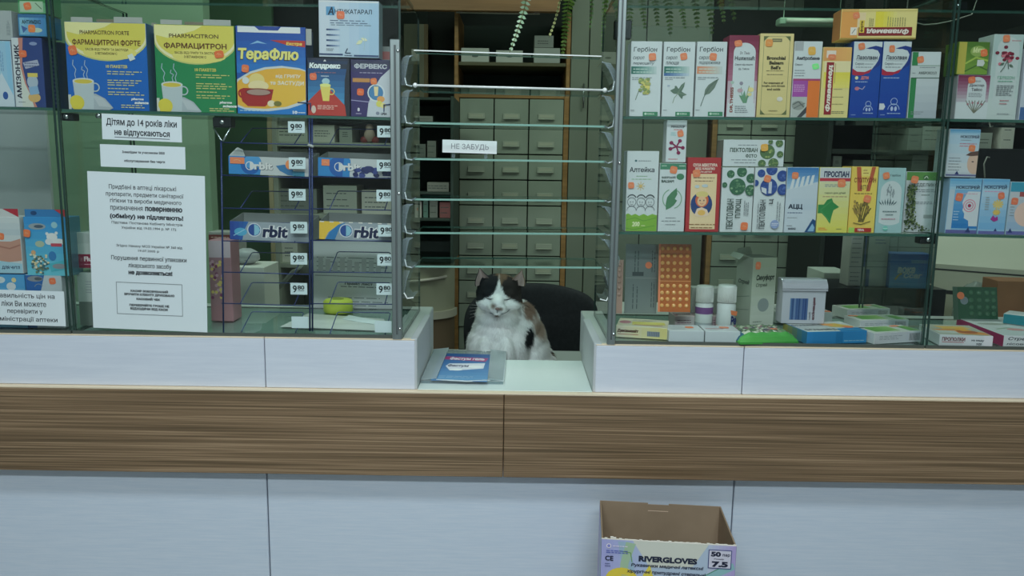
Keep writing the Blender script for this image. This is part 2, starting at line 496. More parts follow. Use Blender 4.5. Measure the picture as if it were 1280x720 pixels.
def lamp(x, y, w, l, power, label, col=(.80, .95, 1.), z=ZC):
    t = empty('ceiling_lamp', (x, y, z), label, 'ceiling lamp')
    b = MB(); b.box(-w / 2, w / 2, -l / 2, l / 2, -.06, 0, mat('lamp_housing', (.7, .7, .7), .5)); b.build('housing', t)
    b = MB(); b.box(-w / 2 + .02, w / 2 - .02, -l / 2 + .02, l / 2 - .02, -.066, -.0605, emit('lamp_diffuser', col, 2.2)); b.build('diffuser', t)
    L = bpy.data.lights.new('tube_light', 'AREA'); L.shape = 'RECTANGLE'; L.size = w - .04; L.size_y = l - .04; L.energy = power; L.color = col
    o = bpy.data.objects.new('tube_light', L); COL.objects.link(o); o.parent = t; o.location = (0, 0, -.075)
lamp(-.1, -1.0, 1.5, .3, 18, 'long fluorescent ceiling lamp over the customer side of the hall')
lamp(-.1, -2.4, 1.5, .3, 48, 'long fluorescent ceiling lamp at the far end of the hall')
lamp(.95, 1.0, 1.2, .3, 7.5, 'added fill lamp, unseen, above the right part of the pharmacist side', (.78, 1., .90))  # added out of view to brighten the right work table and its boxes
lamp(-.75, .62, .9, .3, 6.0, 'added fill lamp, unseen, above the left part of the pharmacist side', (.74, 1., .88))  # added out of view to brighten the green partition and left table

# ================================================================= counter
zBandB, zBandT = at(640, 597, -.012).z, at(640, 491.5, -.012).z
zL, zR = at(250, 420.5, 0).z, at(1000, 434.3, 0).z
zT = at(630, 488, 0).z
xSL, xSR = at(519, 455, 0).x, at(744, 462, 0).x
CX0, CX1 = -1.15, 1.15
ct = empty('counter', (0, .15, 0), 'long white service counter with a brown wood-grain band across its front', 'counter')
def cbox(name, x0, x1, y0, y1, z0, z1, m, label=None, bev=.0012):
    b = MB(); b.box(x0, x1, y0 - .15, y1 - .15, z0, z1, m, bev=bev); o = b.build(name, ct)
    if label: o['label'] = label
    return o
xs = [CX0, at(334.5, 640, .02).x, at(916, 640, .02).x, CX1]
for a, c in zip(xs, xs[1:]): cbox('lower_panel', a + .0012, c - .0012, .022, .04, .06, zBandB + .02, M_PANEL2)
cbox('plinth', CX0, CX1, .05, .07, 0, .06, M_BLACKPL)
cbox('carcass', CX0, CX1, .041, .24, .06, zBandT - .02, mat('carcass_board', (.2, .2, .19), .7), bev=0)
xm = at(629.5, 540, -.012).x
for a, c in ((CX0, xm), (xm, CX1)): cbox('wood_band', a + .0006, c - .0006, -.012, .021, zBandB, zBandT - .0035, M_BROWN)
cbox('band_edging', CX0, CX1, -.012, .01, zBandT - .0034, zBandT, M_CREAM, 'cream edging strip', bev=.0005)
for a, c, zt in ((CX0, at(331, 452, 0).x, zL), (at(331, 452, 0).x, xSL, zL), (xSR, at(929, 462, 0).x, zR), (at(929, 462, 0).x, CX1, zR)):
    cbox('upper_panel', a + .0008, c - .0008, .0, .016, zBandT + .0004, zt - .002, M_PANEL)
    cbox('top_edging', a + .0008, c - .0008, .0, .012, zt - .0019, zt, M_CREAM, 'cream edging strip', bev=.0004)
for a, c, zt in ((CX0, xSL, zL), (xSR, CX1, zR)):
    cbox('plinth_box', a, c, .0165, .34, zBandT + .0004, zt - .002, mat('white_board', C((165, 182, 190)), .5), bev=0)
    cbox('worktop_board', a + .0008, c - .0008, .0125, .34, zt - .0019, zt, mat('white_top', C((150, 168, 168)), .4), bev=0)
# slot cheeks rise a little above the tray sides and run back
cbox('slot_cheek', xSL - .009, xSL + .0035, .001, .24, zBandT + .0004, zL + .001, mat('cheek', C((150, 165, 172)), .5))
cbox('slot_cheek', xSR - .0035, xSR + .012, .001, .24, zBandT + .0004, zR + .001, mat('cheek', C((150, 165, 172)), .5))
cbox('cash_ledge', xSL + .0042, xSR - .0042, .0005, .235, zBandT + .0004, zT, mat('ledge_white', C((176, 200, 202)), .3), 'white service ledge in the counter opening')

# pharmacist's desk behind the opening
ZD = .965
yD = onz(640, 437.5, ZD).y
ds = empty('desk', (0, .42, 0), 'pale grey desk top behind the counter where the cat sits', 'desk')
b = MB(); b.box(-.235, .235, .245 - .42, yD - .42, ZD - .025, ZD, mat('desk_grey', C((128, 142, 142)), .45), bev=.002); b.build('desk_top', ds)
for sx in (-.215, .215):
    for yy in (.27, yD - .03):
        b = MB(); b.box(sx - .015, sx + .015, yy - .435, yy - .405, 0, ZD - .0255, M_ALU); b.build('leg', ds)
b = MB(); p0 = at(727, 430, .40)
b.box(p0.x, p0.x + .022, .36, .385, ZD, at(727, 414, .37).z, mat('cheek', (.4, .4, .4)), bev=.001)
tag(b.build('white_block'), 'small white upright block standing on the desk right of the cat', 'block')

# ================================================================= display cabinets of glass
def pane(name, x0, x1, y0, y1, z0, z1, gm=None, em=None, faces='xz', parent=None):
    """a glass slab; narrow faces take the edge colour. axis: thin axis of the slab"""
    gm = gm or M_GLASS; em = em or M_EDGE
    b = MB()
    vs = [Vector((x, y, z)) for z in (z0, z1) for y in (y0, y1) for x in (x0, x1)]
    fs = {'z-': (0, 2, 3, 1), 'z+': (4, 5, 7, 6), 'y-': (0, 1, 5, 4), 'y+': (2, 6, 7, 3), 'x-': (0, 4, 6, 2), 'x+': (1, 3, 7, 5)}
    d = {'x': x1 - x0, 'y': y1 - y0, 'z': z1 - z0}; thin = min(d, key=d.get)
    for k, f in fs.items():
        n = len(b.v)
        b.geo([vs[i] for i in f], [(0, 1, 2, 3)], gm if k[0] == thin else em)
    o = b.build(name, parent); return o

# shelves (front edge left/right pixel, plane)
S_FL = Shelf((0, 133.5), (75, 135.0), .018)       # far left, upper
S_L = Shelf((78, 136.5), (490, 147.0), .018)      # left cabinet
S_R1 = Shelf((785, 145.5), (1165, 148.2), .018)
S_R2 = Shelf((780, 289.5), (1150, 292.2), .018)
S_FR1 = Shelf((1182, 148.6), (1278, 150.2), .018)
S_FR2 = Shelf((1170, 291.8), (1278, 294.5), .018)
xJL, xJR = at(92.5, 410, .012).x, at(1153.5, 430, .012).x
xPL, xPR = at(503, 300, .012).x, at(762, 380, .012).x
zTopL, zTopR = at(300, -15, .02).z, at(1000, -10, .02).z
def glass_cab(name, label, x0, x1, zf, zt, shelves, depth=.29):
    t = empty(name, ((x0 + x1) / 2, .15, zf), label, 'display cabinet')
    def P(o):
        o.parent = t; o.matrix_parent_inverse = Matrix.Translation(-Vector(t.location)); return o
    P(pane('front_pane', x0 + .0045, x1 - .0045, .0085, .0125, zf + .004, zt, em=M_DARKEDGE))
    P(pane('side_pane', x0, x0 + .004, .0085, depth, zf + .0035, zt, em=M_DARKEDGE))
    P(pane('side_pane', x1 - .004, x1, .0085, depth, zf + .0035, zt, em=M_DARKEDGE))
    P(pane('floor_pane', x0, x1, .0085, depth, zf + .0002, zf + .0032, gm=glass('floor_glass', (.8, .88, .86), 1.5), em=M_DARKEDGE))
    P(pane('top_pane', x0, x1, .006, .19, zt + .0003, zt + .0053, gm=M_SHELF))
    b = MB(); b.box(x0, x1, .0055, .0083, zf + .0002, zf + .0062, mat('channel', C((70, 82, 80)), .35, .3)); P(b.build('bottom_channel'))
    for sh in shelves:
        a, c = x0 + .0045, x1 - .0045
        b = MB(); th = .0048
        q = [(x, y, sh.z(x) + dz) for dz in (-th, 0) for y in (sh.Y - .003, sh.Y + .17) for x in (a, c)]
        for k, f in (('z', (0, 2, 3, 1)), ('z', (4, 5, 7, 6)), ('y', (0, 1, 5, 4)), ('y', (2, 6, 7, 3)), ('x', (0, 4, 6, 2)), ('x', (1, 3, 7, 5))):
            b.geo([q[i] for i in f], [(0, 1, 2, 3)], M_SHELF if k == 'z' else M_EDGE)
        P(b.build('shelf'))
    return t, P
gcFL, pFL = glass_cab('glass_display_cabinet', 'glass display cabinet cut by the left edge, with the blue plaster packs', CX0, xJL - .003, zL, zTopL, [S_FL])
gcL, pL = glass_cab('glass_display_cabinet', 'glass display cabinet with taped notices and the blue wire gum rack', xJL, xPL, zL, zTopL, [S_L])
gcR, pR = glass_cab('glass_display_cabinet', 'glass display cabinet with syrup cartons on two shelves right of the opening', xPR, xJR, zR, zTopR, [S_R1, S_R2])
gcFR, pFR = glass_cab('glass_display_cabinet', 'glass display cabinet cut by the right edge, with the nose spray cartons', xJR + .003, CX1, zR, zTopR, [S_FR1, S_FR2])

def post(pxa, pxb, ya, yb, label, zbot):
    a, c = at(pxa, yb, .0), at(pxb, yb, .0); top = at((pxa + pxb) / 2, ya, 0).z
    t = empty('cabinet_post', ((a.x + c.x) / 2, .0, zbot), label, 'post')
    w = (c.x - a.x) / 2
    b = MB(); b.box(-w, w, -.006 + .004, .0075, 0.0003, top - zbot, M_ALU, bev=.0012); b.build('upright', t)
    b = MB(); b.box(-w * .2, w * .2, -.0032, -.0022, .01, top - zbot - .01, mat('post_groove', (.1, .11, .11), .4)); b.build('groove', t)
    for zz in (.02, .5 * (top - zbot), top - zbot - .02):
        b = MB(); b.lathe([(0, .0012), (.0025, .001), (.003, 0)], M_STEEL, M=Matrix.Rotation(math.radians(90), 4, 'X'), c=(w * .6, -.0022, zz), n=10); b.build('screw', t)
post(490.5, 502.5, 49, 424, 'slim aluminium upright at the left side of the service opening', zL)
post(758.5, 768.5, -40, 430, 'slim aluminium upright at the right side of the service opening', zR)

# clamps that carry the glass shelves
def clamp(pxa, pxb, ya, yb, Y, label, hook=False):
    a, c = at(pxa, yb, Y), at(pxb, ya, Y)
    t = empty('shelf_clamp', ((a.x + c.x) / 2, Y, a.z), label, 'clamp', 'black clamps under the glass shelves')
    w = (c.x - a.x) / 2; h = c.z - a.z
    b = MB(); b.box(-w, w, 0, .022, 0, h, M_BLACKPL, bev=.0015); b.build('clamp_body', t)
    b = MB(); b.lathe([(0, .003), (.004, .003), (.0045, 0)], M_STEEL, M=Matrix.Rotation(math.radians(90), 4, 'X'), c=(0, 0, h * .5), n=12); b.build('screw', t)
    if hook:
        b = MB(); b.tube([(-w * .9, -.001, -.0005), (-.002, -.003, -.022), (.002, -.003, -.024), (w * .9, -.001, -.0005)], .0016, M_STEEL); b.build('steel_hook', t)
    return t
clamp(74.5, 91, 141.2, 150.5, .02, 'black clamp under the shelf left of the white notice, near the cabinet joint')
clamp(119, 127.5, 142.2, 147.5, .02, 'small black clamp under the shelf at the top left corner of the white notice')
clamp(266, 289, 146.5, 159, .022, 'black clamp with a V shaped steel hook above the gum rack', True)
clamp(768, 790, 25, 48, .19, 'dark square clamp behind the first white syrup carton')
clamp(1150, 1171, 294, 305, .02, 'black clamp under the shelf at the joint of the two right cabinets')
clamp(1186, 1210, 2, 12, .19, 'dark clamp high up behind the flower syrup carton')

# central rack of seven glass shelves between clear acrylic side ladders
CS = [((517, 62), (752, 69.5)), ((519, 105.3), (756, 111.5)), ((518, 152.5), (756, 157)), ((518, 197.5), (756, 201)), ((518, 248), (756, 250)), ((518, 290), (756, 291.5)), ((518, 332), (752, 333.5))]
nm = ['topmost, under the fern tips', 'second down, brightest front edge', 'third down, above the white sign', 'fourth down, carrying the white sign', 'fifth down from the top', 'sixth down from the top', 'lowest, just above its head']
YC = .012
for (a, c), n in zip(CS, nm):
    A, B = at(*a, YC), at(*c, YC)
    dep = .135 if a[1] > 70 else .04; th = .0035 if a[1] > 70 else .002
    b = MB()
    q = [(P.x, y, P.z + dz) for dz in (-th, 0) for y in (YC + .001, YC + dep) for P in (A, B)]
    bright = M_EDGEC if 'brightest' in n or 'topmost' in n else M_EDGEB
    for k, f in (('z', (0, 2, 3, 1)), ('z', (4, 5, 7, 6)), ('e', (0, 1, 5, 4)), ('y', (2, 6, 7, 3)), ('x', (0, 4, 6, 2)), ('x', (1, 3, 7, 5))):
        b.geo([q[i] for i in f], [(0, 1, 2, 3)], M_SHELF if k == 'z' else (bright if k == 'e' else M_EDGE))
    if 'brightest' in n:
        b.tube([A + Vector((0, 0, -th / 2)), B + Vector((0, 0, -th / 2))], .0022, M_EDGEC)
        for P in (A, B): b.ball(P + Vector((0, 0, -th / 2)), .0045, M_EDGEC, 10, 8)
    tag(b.build('glass_shelf'), 'empty clear glass shelf over the cat, ' + n, 'glass shelf', 'glass shelves in the service opening')
def ladder(side, label):
    t = empty('acrylic_shelf_holder', tuple(at(510 if side < 0 else 764, 333, YC)), label, 'shelf holder')
    inv = Matrix.Translation(-Vector(t.location))
    for i in range(len(CS) + 0):
        yb = CS[i][0][1] if side < 0 else CS[i][1][1]
        yt = (CS[i - 1][0][1] if side < 0 else CS[i - 1][1][1]) if i else yb - 40
        if i == 0: continue
        if side < 0: pts = [(516, yt + 7), (511, yt + 10), (508.5, yb - 22), (506, yb - 8), (508, yb + 1), (515, yb + 2.5), (520, yb - 1)]
        else: pts = [(752, yt + 8), (756, yt + 9), (762, yb - 24), (768, yb - 10), (766, yb + 1), (760, yb + 3), (755, yb - 0)]
        W = [at(x, y, YC) for x, y in pts]
        b = MB()
        n = len(W); vs = []
        for p in W: vs += [p, p + Vector((0, .075, 0))]
        b.geo(vs, [(2 * j, 2 * j + 1, 2 * j + 3, 2 * j + 2) for j in range(n - 1)], M_ACRYL, True)
        V = [p + Vector((.014 if side < 0 else -.016, .004, .0)) for p in W]; V = [v if side > 0 else p - Vector((.012, -.004, 0)) for v, p in zip(V, W)] if side < 0 else [p + Vector((.011, .004, 0)) for p in W]
        m_ = [q for p, v in zip(W[:5], V[:5]) for q in (p, v)]
        b.geo(m_ + [q + Vector((0, .003, 0)) for q in m_], [(2 * j, 2 * j + 2, 2 * j + 3, 2 * j + 1) for j in range(4)] + [(10 + 2 * j, 11 + 2 * j, 13 + 2 * j, 12 + 2 * j) for j in range(4)], M_PLATE)
        b.tube(W, .0016, M_ACRYL, 6)
        b.tube(W[3:6], .0014, M_EDGEC, 6)  # pale tube painted as the highlight along the bend
        o = b.build('curved_holder', t); o.matrix_parent_inverse = Matrix(); o.data.transform(inv)
    # last loop hanging below
    pts = [(512, 338), (508, 350), (505, 366), (509, 373), (517, 372)] if side < 0 else [(755, 338), (759, 352), (763, 366), (758, 376), (750, 374)]
    W = [at(x, y, YC) for x, y in pts]; b = MB(); vs = []
    for p in W: vs += [p, p + Vector((0, .075, 0))]
    b.geo(vs, [(2 * j, 2 * j + 1, 2 * j + 3, 2 * j + 2) for j in range(len(W) - 1)], M_ACRYL, True); V = [p + Vector((.012 if side > 0 else -.011, .004, 0)) for p in W[:4]]; m_ = [q for p, v in zip(W, V) for q in (p, v)]
    b.geo(m_, [(2 * j, 2 * j + 2, 2 * j + 3, 2 * j + 1) for j in range(3)], M_PLATE); b.tube(W[:3], .0010, M_ACRYL, 6); b.tube(W[2:], .0014, M_EDGEC, 6)  # the lower pale tube is a painted highlight too
    o = b.build('curved_holder', t); o.data.transform(inv)
ladder(-1, 'clear acrylic ladder of curved shelf holders at the left post')
ladder(1, 'clear acrylic ladder of curved shelf holders at the right post')

# reminder sign on the fourth shelf
def facing_card(name, label, cat, rect, Y, ops, mat_=None, th=.0006, rot=0., group=None, feet=0., names=None):
    x0, y0, x1, y1 = rect; ym, xm = (y0 + y1) / 2, (x0 + x1) / 2
    A, B = at(x0, ym, Y), at(x1, ym, Y); w = (B - A).length; T, Bo = at(xm, y0, Y), at(xm, y1, Y); h = T.z - Bo.z
    c = at(xm, ym, Y)
    b = MB(); b.box(-w / 2, w / 2, 0, th, 0, h, mat_ or M_PAPER)
    if feet:
        for sx in (-.3, .3): b.box(sx * w - .003, sx * w + .003, th, th + .012, -feet, h * .5, M_ACRYL)
    Face(b, (-w / 2, 0, 0), (w, 0, 0), (0, 0, h), rect).draw(ops)
    M = Matrix.Translation((c.x, Y, c.z)) @ Matrix.Rotation(math.radians(rot), 4, 'Y') @ Matrix.Translation((0, 0, -h / 2))
    return tag(b.build(name, M=M), label, cat, group)
facing_card('reminder_sign', 'small white sign with faded capitals standing on the fourth glass shelf', 'sign', (553, 175.5, 621, 191.5), .05,
            [('t', 'НЕ ЗАБУДЬ', 564, 180, 611, 188, (130, 140, 150), 0, .0)], mat('sign_white', C((196, 210, 214)), .4), .003, .9, feet=.0095)

# notices taped on the glass (just in front of the pane)
YG = .0072
K = (70, 82, 92); KG = (112, 126, 134)
facing_card('paper_notice', 'white taped notice, uppermost on the left glass, two lines with the second underlined', 'notice', (127.5, 144, 227, 176), YG,
    [('t', 'Дітям до 14 років ліки', 133, 149, 221, 160, K, 0, .012), ('t', 'не відпускаються', 143, 162, 212, 172, K, 0, .018), ('r', 143, 172.3, 212, 173.1, K)], rot=1.6, group='notices taped to the glass')
facing_card('paper_notice', 'narrow white notice with two small lines, below the two-line notice', 'notice', (125.5, 182, 231.5, 210), YG,
    [('t', 'Інвалідам та учасникам ВВВ', 153, 189, 206, 193, KG, 0, .03), ('t', 'обслуговування без черги', 155, 200, 206, 204, KG, 0, .03)], rot=1.2, group='notices taped to the glass')
facing_card('paper_notice', 'large white sheet of printed rules with a framed box of text at its foot', 'notice', (113, 218.5, 257.5, 414), YG,
    [('t', 'Придбані в аптеці лікарські', 139, 233, 222, 240, K, 0, .0), ('t', 'препарати, предмети санітарної', 135, 242, 231, 248.5, K, 0, .0),
     ('t', 'гігієни та вироби медичного', 140, 250, 228, 256.5, K, 0, .0), ('t', 'призначення', 140, 259.5, 180, 266, K, 0, .0), ('t', 'поверненню', 183, 259, 229, 266, K, 0, .035),
     ('t', '(обміну) не підлягають!', 139, 268.5, 230, 276, K, 0, .035), ('t', 'Підстава: Постанова Кабінету Міністрів', 141, 278, 229, 282, KG, 0, .0), ('t', 'України від 19.03.1994 р. № 172', 153, 284, 221, 288, KG, 0, .0),
     ('t', 'Згідно Наказу МОЗ України № 360 від', 146, 306.5, 228, 310.5, KG, 0, .0), ('t', '19.07.2005 р', 173, 312.5, 199, 316, KG, 0, .0),
     ('t', 'Порушення первинної упаковки', 139, 320.5, 233, 327.5, K, 0, .0), ('t', 'лікарського засобу', 160, 329.5, 214, 336.5, K, 0, .0), ('t', 'не дозволяється!', 160, 338.5, 215, 345, K, 0, .035),
     ('r', 144, 354, 227, 354.6, KG), ('r', 144, 394, 227, 394.6, KG), ('r', 144, 354, 144.6, 394.6, KG), ('r', 226.4, 354, 227, 394.6, KG),
     ('t', 'КАСИР ЗОБОВ\'ЯЗАНИЙ', 162, 362.5, 209, 366, KG, 0, .04), ('t', 'ВРУЧИТИ КЛІЄНТУ ДРУКОВАНО', 154, 367.5, 217, 371, KG, 0, .04), ('t', 'КАСОВИЙ ЧЕК', 169, 372.5, 199, 376, KG, 0, .04),
     ('t', 'ПЕРЕВІРЯЙТЕ ГРОШІ НЕ', 160, 380.5, 210, 384, KG, 0, .04), ('t', 'ВІДХОДЯЧИ ВІД КАСИ', 161, 385.5, 208, 389, KG, 0, .04)], rot=1.6, group='notices taped to the glass')
facing_card('paper_notice', 'white notice low at the left edge, four lines in front of the plaster packs', 'notice', (-22, 363, 81, 406.5), YG,
    [('t', 'Правильність цін на', -10, 366.5, 69, 374, K, 0, .0), ('t', 'ліки Ви можете', 2, 376, 58, 383, K, 0, .0), ('t', 'перевірити у', 9, 386, 53, 393, K, 0, .0), ('t', 'адміністрації аптеки', -11, 396, 71, 403, K, 0, .0)], rot=.9, group='notices taped to the glass')
# tape
for i, (x, y, w, h, lb) in enumerate(((262, 285, 34, 26, 'strip of clear tape at the right edge of the large rules sheet'), (96, 232, 16, 12, 'bit of clear tape left of the large rules sheet'))):
    pass

# clear dish for change with a blue leaflet under the acrylic
def dish():
    t = empty('change_dish', tuple(onz(576, 478, zT)), 'clear acrylic change dish with turned up sides on the white ledge', 'tray')
    z0 = zT + .0004
    c = [onz(x, y, z0) for x, y in ((519.5, 479), (629, 480.5), (632.5, 443.5), (530, 440.5))]
    x0 = xSL + .006; c[0].x = max(c[0].x, x0); c[3].x = max(c[3].x, x0)
    T = Matrix.Translation(-Vector(t.location))
    b = MB(); h = .006
    lo = [T @ p for p in c]; hi = [p + Vector((0, 0, h)) for p in lo]
    b.geo(lo + hi, [(3, 2, 1, 0), (4, 5, 6, 7), (0, 1, 5, 4), (1, 2, 6, 5), (2, 3, 7, 6), (3, 0, 4, 7)], M_ACRYL)
    b.tube(hi, .0014, glass('acrylic_rim', (.8, .85, .86), 1.5, .05, .6, (.9, .95, .96)), 6, closed=True)
    b.build('acrylic_plate', t)
    for k, (i, j) in enumerate(((0, 3), (1, 2))):
        A, B = hi[i], hi[j]; s = (1 if k == 0 else -1); b = MB()
        q = [A, B, B + Vector((s * .034, 0, .004)), A + Vector((s * .030, 0, .004))]
        b.geo(q + [p + Vector((0, 0, .002)) for p in q], [(3, 2, 1, 0), (4, 5, 6, 7), (0, 1, 5, 4), (1, 2, 6, 5), (2, 3, 7, 6), (3, 0, 4, 7)], glass('acrylic_wing', (.8, .85, .86), 1.5, .05, .25, (.9, .95, .95)))
        b.build('side_wing', t)
    b = MB(); f = glass('acrylic_rim', (1, 1, 1)); b.tube([hi[0] + Vector((.03, -.001, .002)), (hi[0] + hi[1]) / 2 + Vector((.01, -.006, .001)), hi[1] + Vector((-.025, -.001, .002))], .0016, f, 6); b.build('front_lip', t)
    # leaflet
    zz = zT + h + .0009
    A, B, D = onz(538.5, 475.5, zz), onz(609, 477.5, zz), onz(551, 442, zz); E = onz(614, 445, zz)
    b = MB(); th = Vector((0, 0, .0008))
    b.geo([A, B, E, D, A + th, B + th, E + th, D + th], [(3, 2, 1, 0), (4, 5, 6, 7), (0, 1, 5, 4), (1, 2, 6, 5), (2, 3, 7, 6), (3, 0, 4, 7)], (40, 96, 160))
    fc = Face(b, A + th, B - A, D - A, (0, 0, 100, 100))
    fc.draw([('g', 0, 0, 100, 100, (38, 84, 150), (92, 150, 196), 'y', 10), ('p', [(6, 24), (14, 12), (98, 16), (92, 30), (50, 27)], (150, 60, 120)), ('t', 'Фастум гель', 22, 14, 90, 28, (206, 218, 232), 0, .02, .2),
             ('p', [(18, 50), (24, 40), (92, 36), (90, 56), (60, 62), (28, 66)], (190, 208, 224)), ('e', 74, 50, 14, 5, (226, 232, 240)), ('e', 40, 62, 12, 4, (226, 232, 240)), ('t', 'Фастум', 22, 43, 62, 54, (60, 70, 140), 0, .02, .2), ('l', 12, 84, 80, 92, 2, (150, 190, 215))])
    tag(b.build('advert_leaflet'), 'blue advertising leaflet lying in the clear change dish', 'leaflet')
dish()
# ================================================================= cartons on the shelves
W_ = (182, 198, 205); WD = (165, 182, 186); DK = (52, 62, 74); GY = (120, 132, 140); RED = (176, 40, 52)
def B(sh, rect, label, body, art, stick=(), d=.045, lift=0., yaw=0., group=None, inset=.004, frame=None, **kw):
    M, w, h = sh.place(rect, inset, lift, yaw=math.radians(yaw))
    return carton(M, w, h, d, body, label, art, frame or rect, stick, group=group, **kw)
G_TOPR = 'cartons on the upper right shelf'; G_MIDR = 'cartons on the middle right shelf'; G_TOPL = 'cartons on the upper left shelf'

def herb(x, bandc0, name2, word, plant, extra=()):
    return [('t', 'Гербіон', x + 3, 58, x + 33, 65.5, (70, 92, 98), 0, .0, .05), ('t', 'сироп', x + 2.5, 70, x + 17, 75, (90, 108, 116), 0, 0, .25), ('t', name2, x + 2.5, 76.5, x + (30 if len(name2) > 7 else 19), 81, (90, 108, 116), 0, 0, .25),
            ('g', x + .5, 82.5, x + 33, 92, bandc0, (170, 192, 196), 'x', 10), ('l', x + 3, 84, x + 28, 91.5, 2, (170, 196, 190))] + list(extra) + [('l', x + 2, 95.5, x + 28, 98, 1, GY), ('l', x + 2, 98, x + 12, 100, 1, GY)] + plant + \
           [('l', x + 1, 137, x + 6, 139, 1, GY), ('r', x + 17, 140, x + 36, 145.5, (48, 122, 88)), ('t', 'KRKA', x + 23, 141.4, x + 32, 143.8, (170, 200, 186), 0, .02), ('e', x + 20.5, 142.6, 1.6, 1.6, (170, 200, 186))]
flower = [('w', [(800, 111), (797, 119), (795, 125)], .9, (92, 112, 92))]
rn = random.Random(3)
flower += [('e', 806 + rn.uniform(-6, 6), 107 + rn.uniform(-8.5, 9), 2.3, 2.0, rn.choice([(176, 178, 96), (198, 192, 104), (150, 160, 90), (120, 142, 84), (160, 172, 110)])) for _ in range(34)]
B(S_R1, (788, 51.5, 827, 145.5), 'white herbal syrup carton with a yellow flower, first from the left on its shelf', W_, herb(788, (30, 96, 84), 'первоцвіту', '', flower), [(815, 70.5, 4.6)], group=G_TOPR, topc=(150, 170, 170))
ivy = [('p', [(844, 110), (838, 113), (843, 117), (848, 117), (851, 121), (854, 124), (855, 120), (860, 118), (856, 116), (853, 114), (856, 108), (857, 102), (852, 106), (849, 111), (846, 107), (844, 107)], (84, 110, 96)), ('w', [(849, 116), (844, 122), (842, 129)], .8, (120, 140, 120)), ('w', [(848, 116), (856, 104)], .5, (120, 146, 128)), ('w', [(848, 116), (858, 118)], .5, (120, 146, 128)), ('e', 836, 107, 2, 1.2, (150, 168, 188))]
B(S_R1, (828.7, 52, 868.2, 145.8), 'white herbal syrup carton with a dark ivy leaf, between the flower and long leaf cartons', W_, herb(829, (30, 96, 84), 'плюща', '', ivy, [('g', 829.5, 91, 862, 94.5, (50, 90, 150), (168, 190, 204), 'x', 8)]), [(854, 70, 4.4)], group=G_TOPR)
leaf = [('p', [(899, 98), (893, 101), (886, 106), (882, 112), (881, 119), (888, 117), (894, 110)], (96, 116, 106)), ('w', [(899, 98), (888, 108), (881, 121), (877, 133)], .9, (70, 92, 84))]
B(S_R1, (870, 52, 907.8, 146.2), 'white herbal syrup carton with a brown band and one long plantain leaf', W_, herb(870, (196, 126, 92), 'подорожника', '', leaf), [(890.5, 70.5, 4.6)], group=G_TOPR)

def arch(x0, x1, y0, y1, col, n=14):
    r = (x1 - x0) / 2; cx = (x0 + x1) / 2
    return ('p', [(x0, y1), (x0, y0 + r)] + [(cx - r * math.cos(math.pi * i / n), y0 + r - r * math.sin(math.pi * i / n)) for i in range(1, n)] + [(x1, y0 + r), (x1, y1)], col)
B(S_R1, (909.8, 43, 947.5, 145.6), frame=(908.8, 43, 941.5, 145.6), label= 'white cough syrup carton with maroon arch border and red vertical name', body=(116, 40, 66), art=
  [('g', 908.8, 43, 941.5, 100, (110, 32, 60), (150, 100, 125), 'y', 8), ('g', 908.8, 100, 941.5, 146, (165, 150, 165), (182, 192, 200), 'y', 4), arch(914, 938.5, 52, 146, W_), ('r', 910, 128, 940, 146, W_),
   ('t', 'Dr. Theiss', 921, 63, 932, 66.5, (130, 120, 130), 0, 0, .2), ('t', 'Hustensaft', 915.5, 68.5, 937.8, 74, (56, 66, 72), 0, .01), ('t', 'Сироп від кашлю', 916, 78, 936, 81, GY, 0, .01), ('t', 'Др. Тайсса', 920, 83.5, 932, 86.5, GY, 0, .01),
   ('t', 'DR.THEISS', 912.3, 108, 915.6, 140, (196, 84, 60), 90, .03), ('e', 914, 102, 2, 2, (150, 180, 170)),
   ('w', [(928, 127), (925, 116), (924, 108)], .8, (90, 140, 116)), ('p', [(927, 128), (922, 118), (926, 119), (928, 112), (930, 120), (936, 114), (932, 122), (931, 128)], (92, 140, 112)), ('e', 923, 112, 3.2, 2.6, (168, 150, 160)), ('e', 924, 103, 2, 2.4, (128, 128, 146)), ('e', 935, 111, 3.4, 3, (212, 200, 140)), ('e', 934, 117, 2.4, 2.2, (198, 196, 140)), ('w', [(930, 122), (933, 106)], .7, (140, 150, 90)),
   ('l', 918, 131, 934, 141, 4, GY)], stick=[(918.5, 53, 4.2, ORANGE, 'f', 4.0)], group=G_TOPR, topc=(120, 50, 76))
YB = (196, 186, 132)
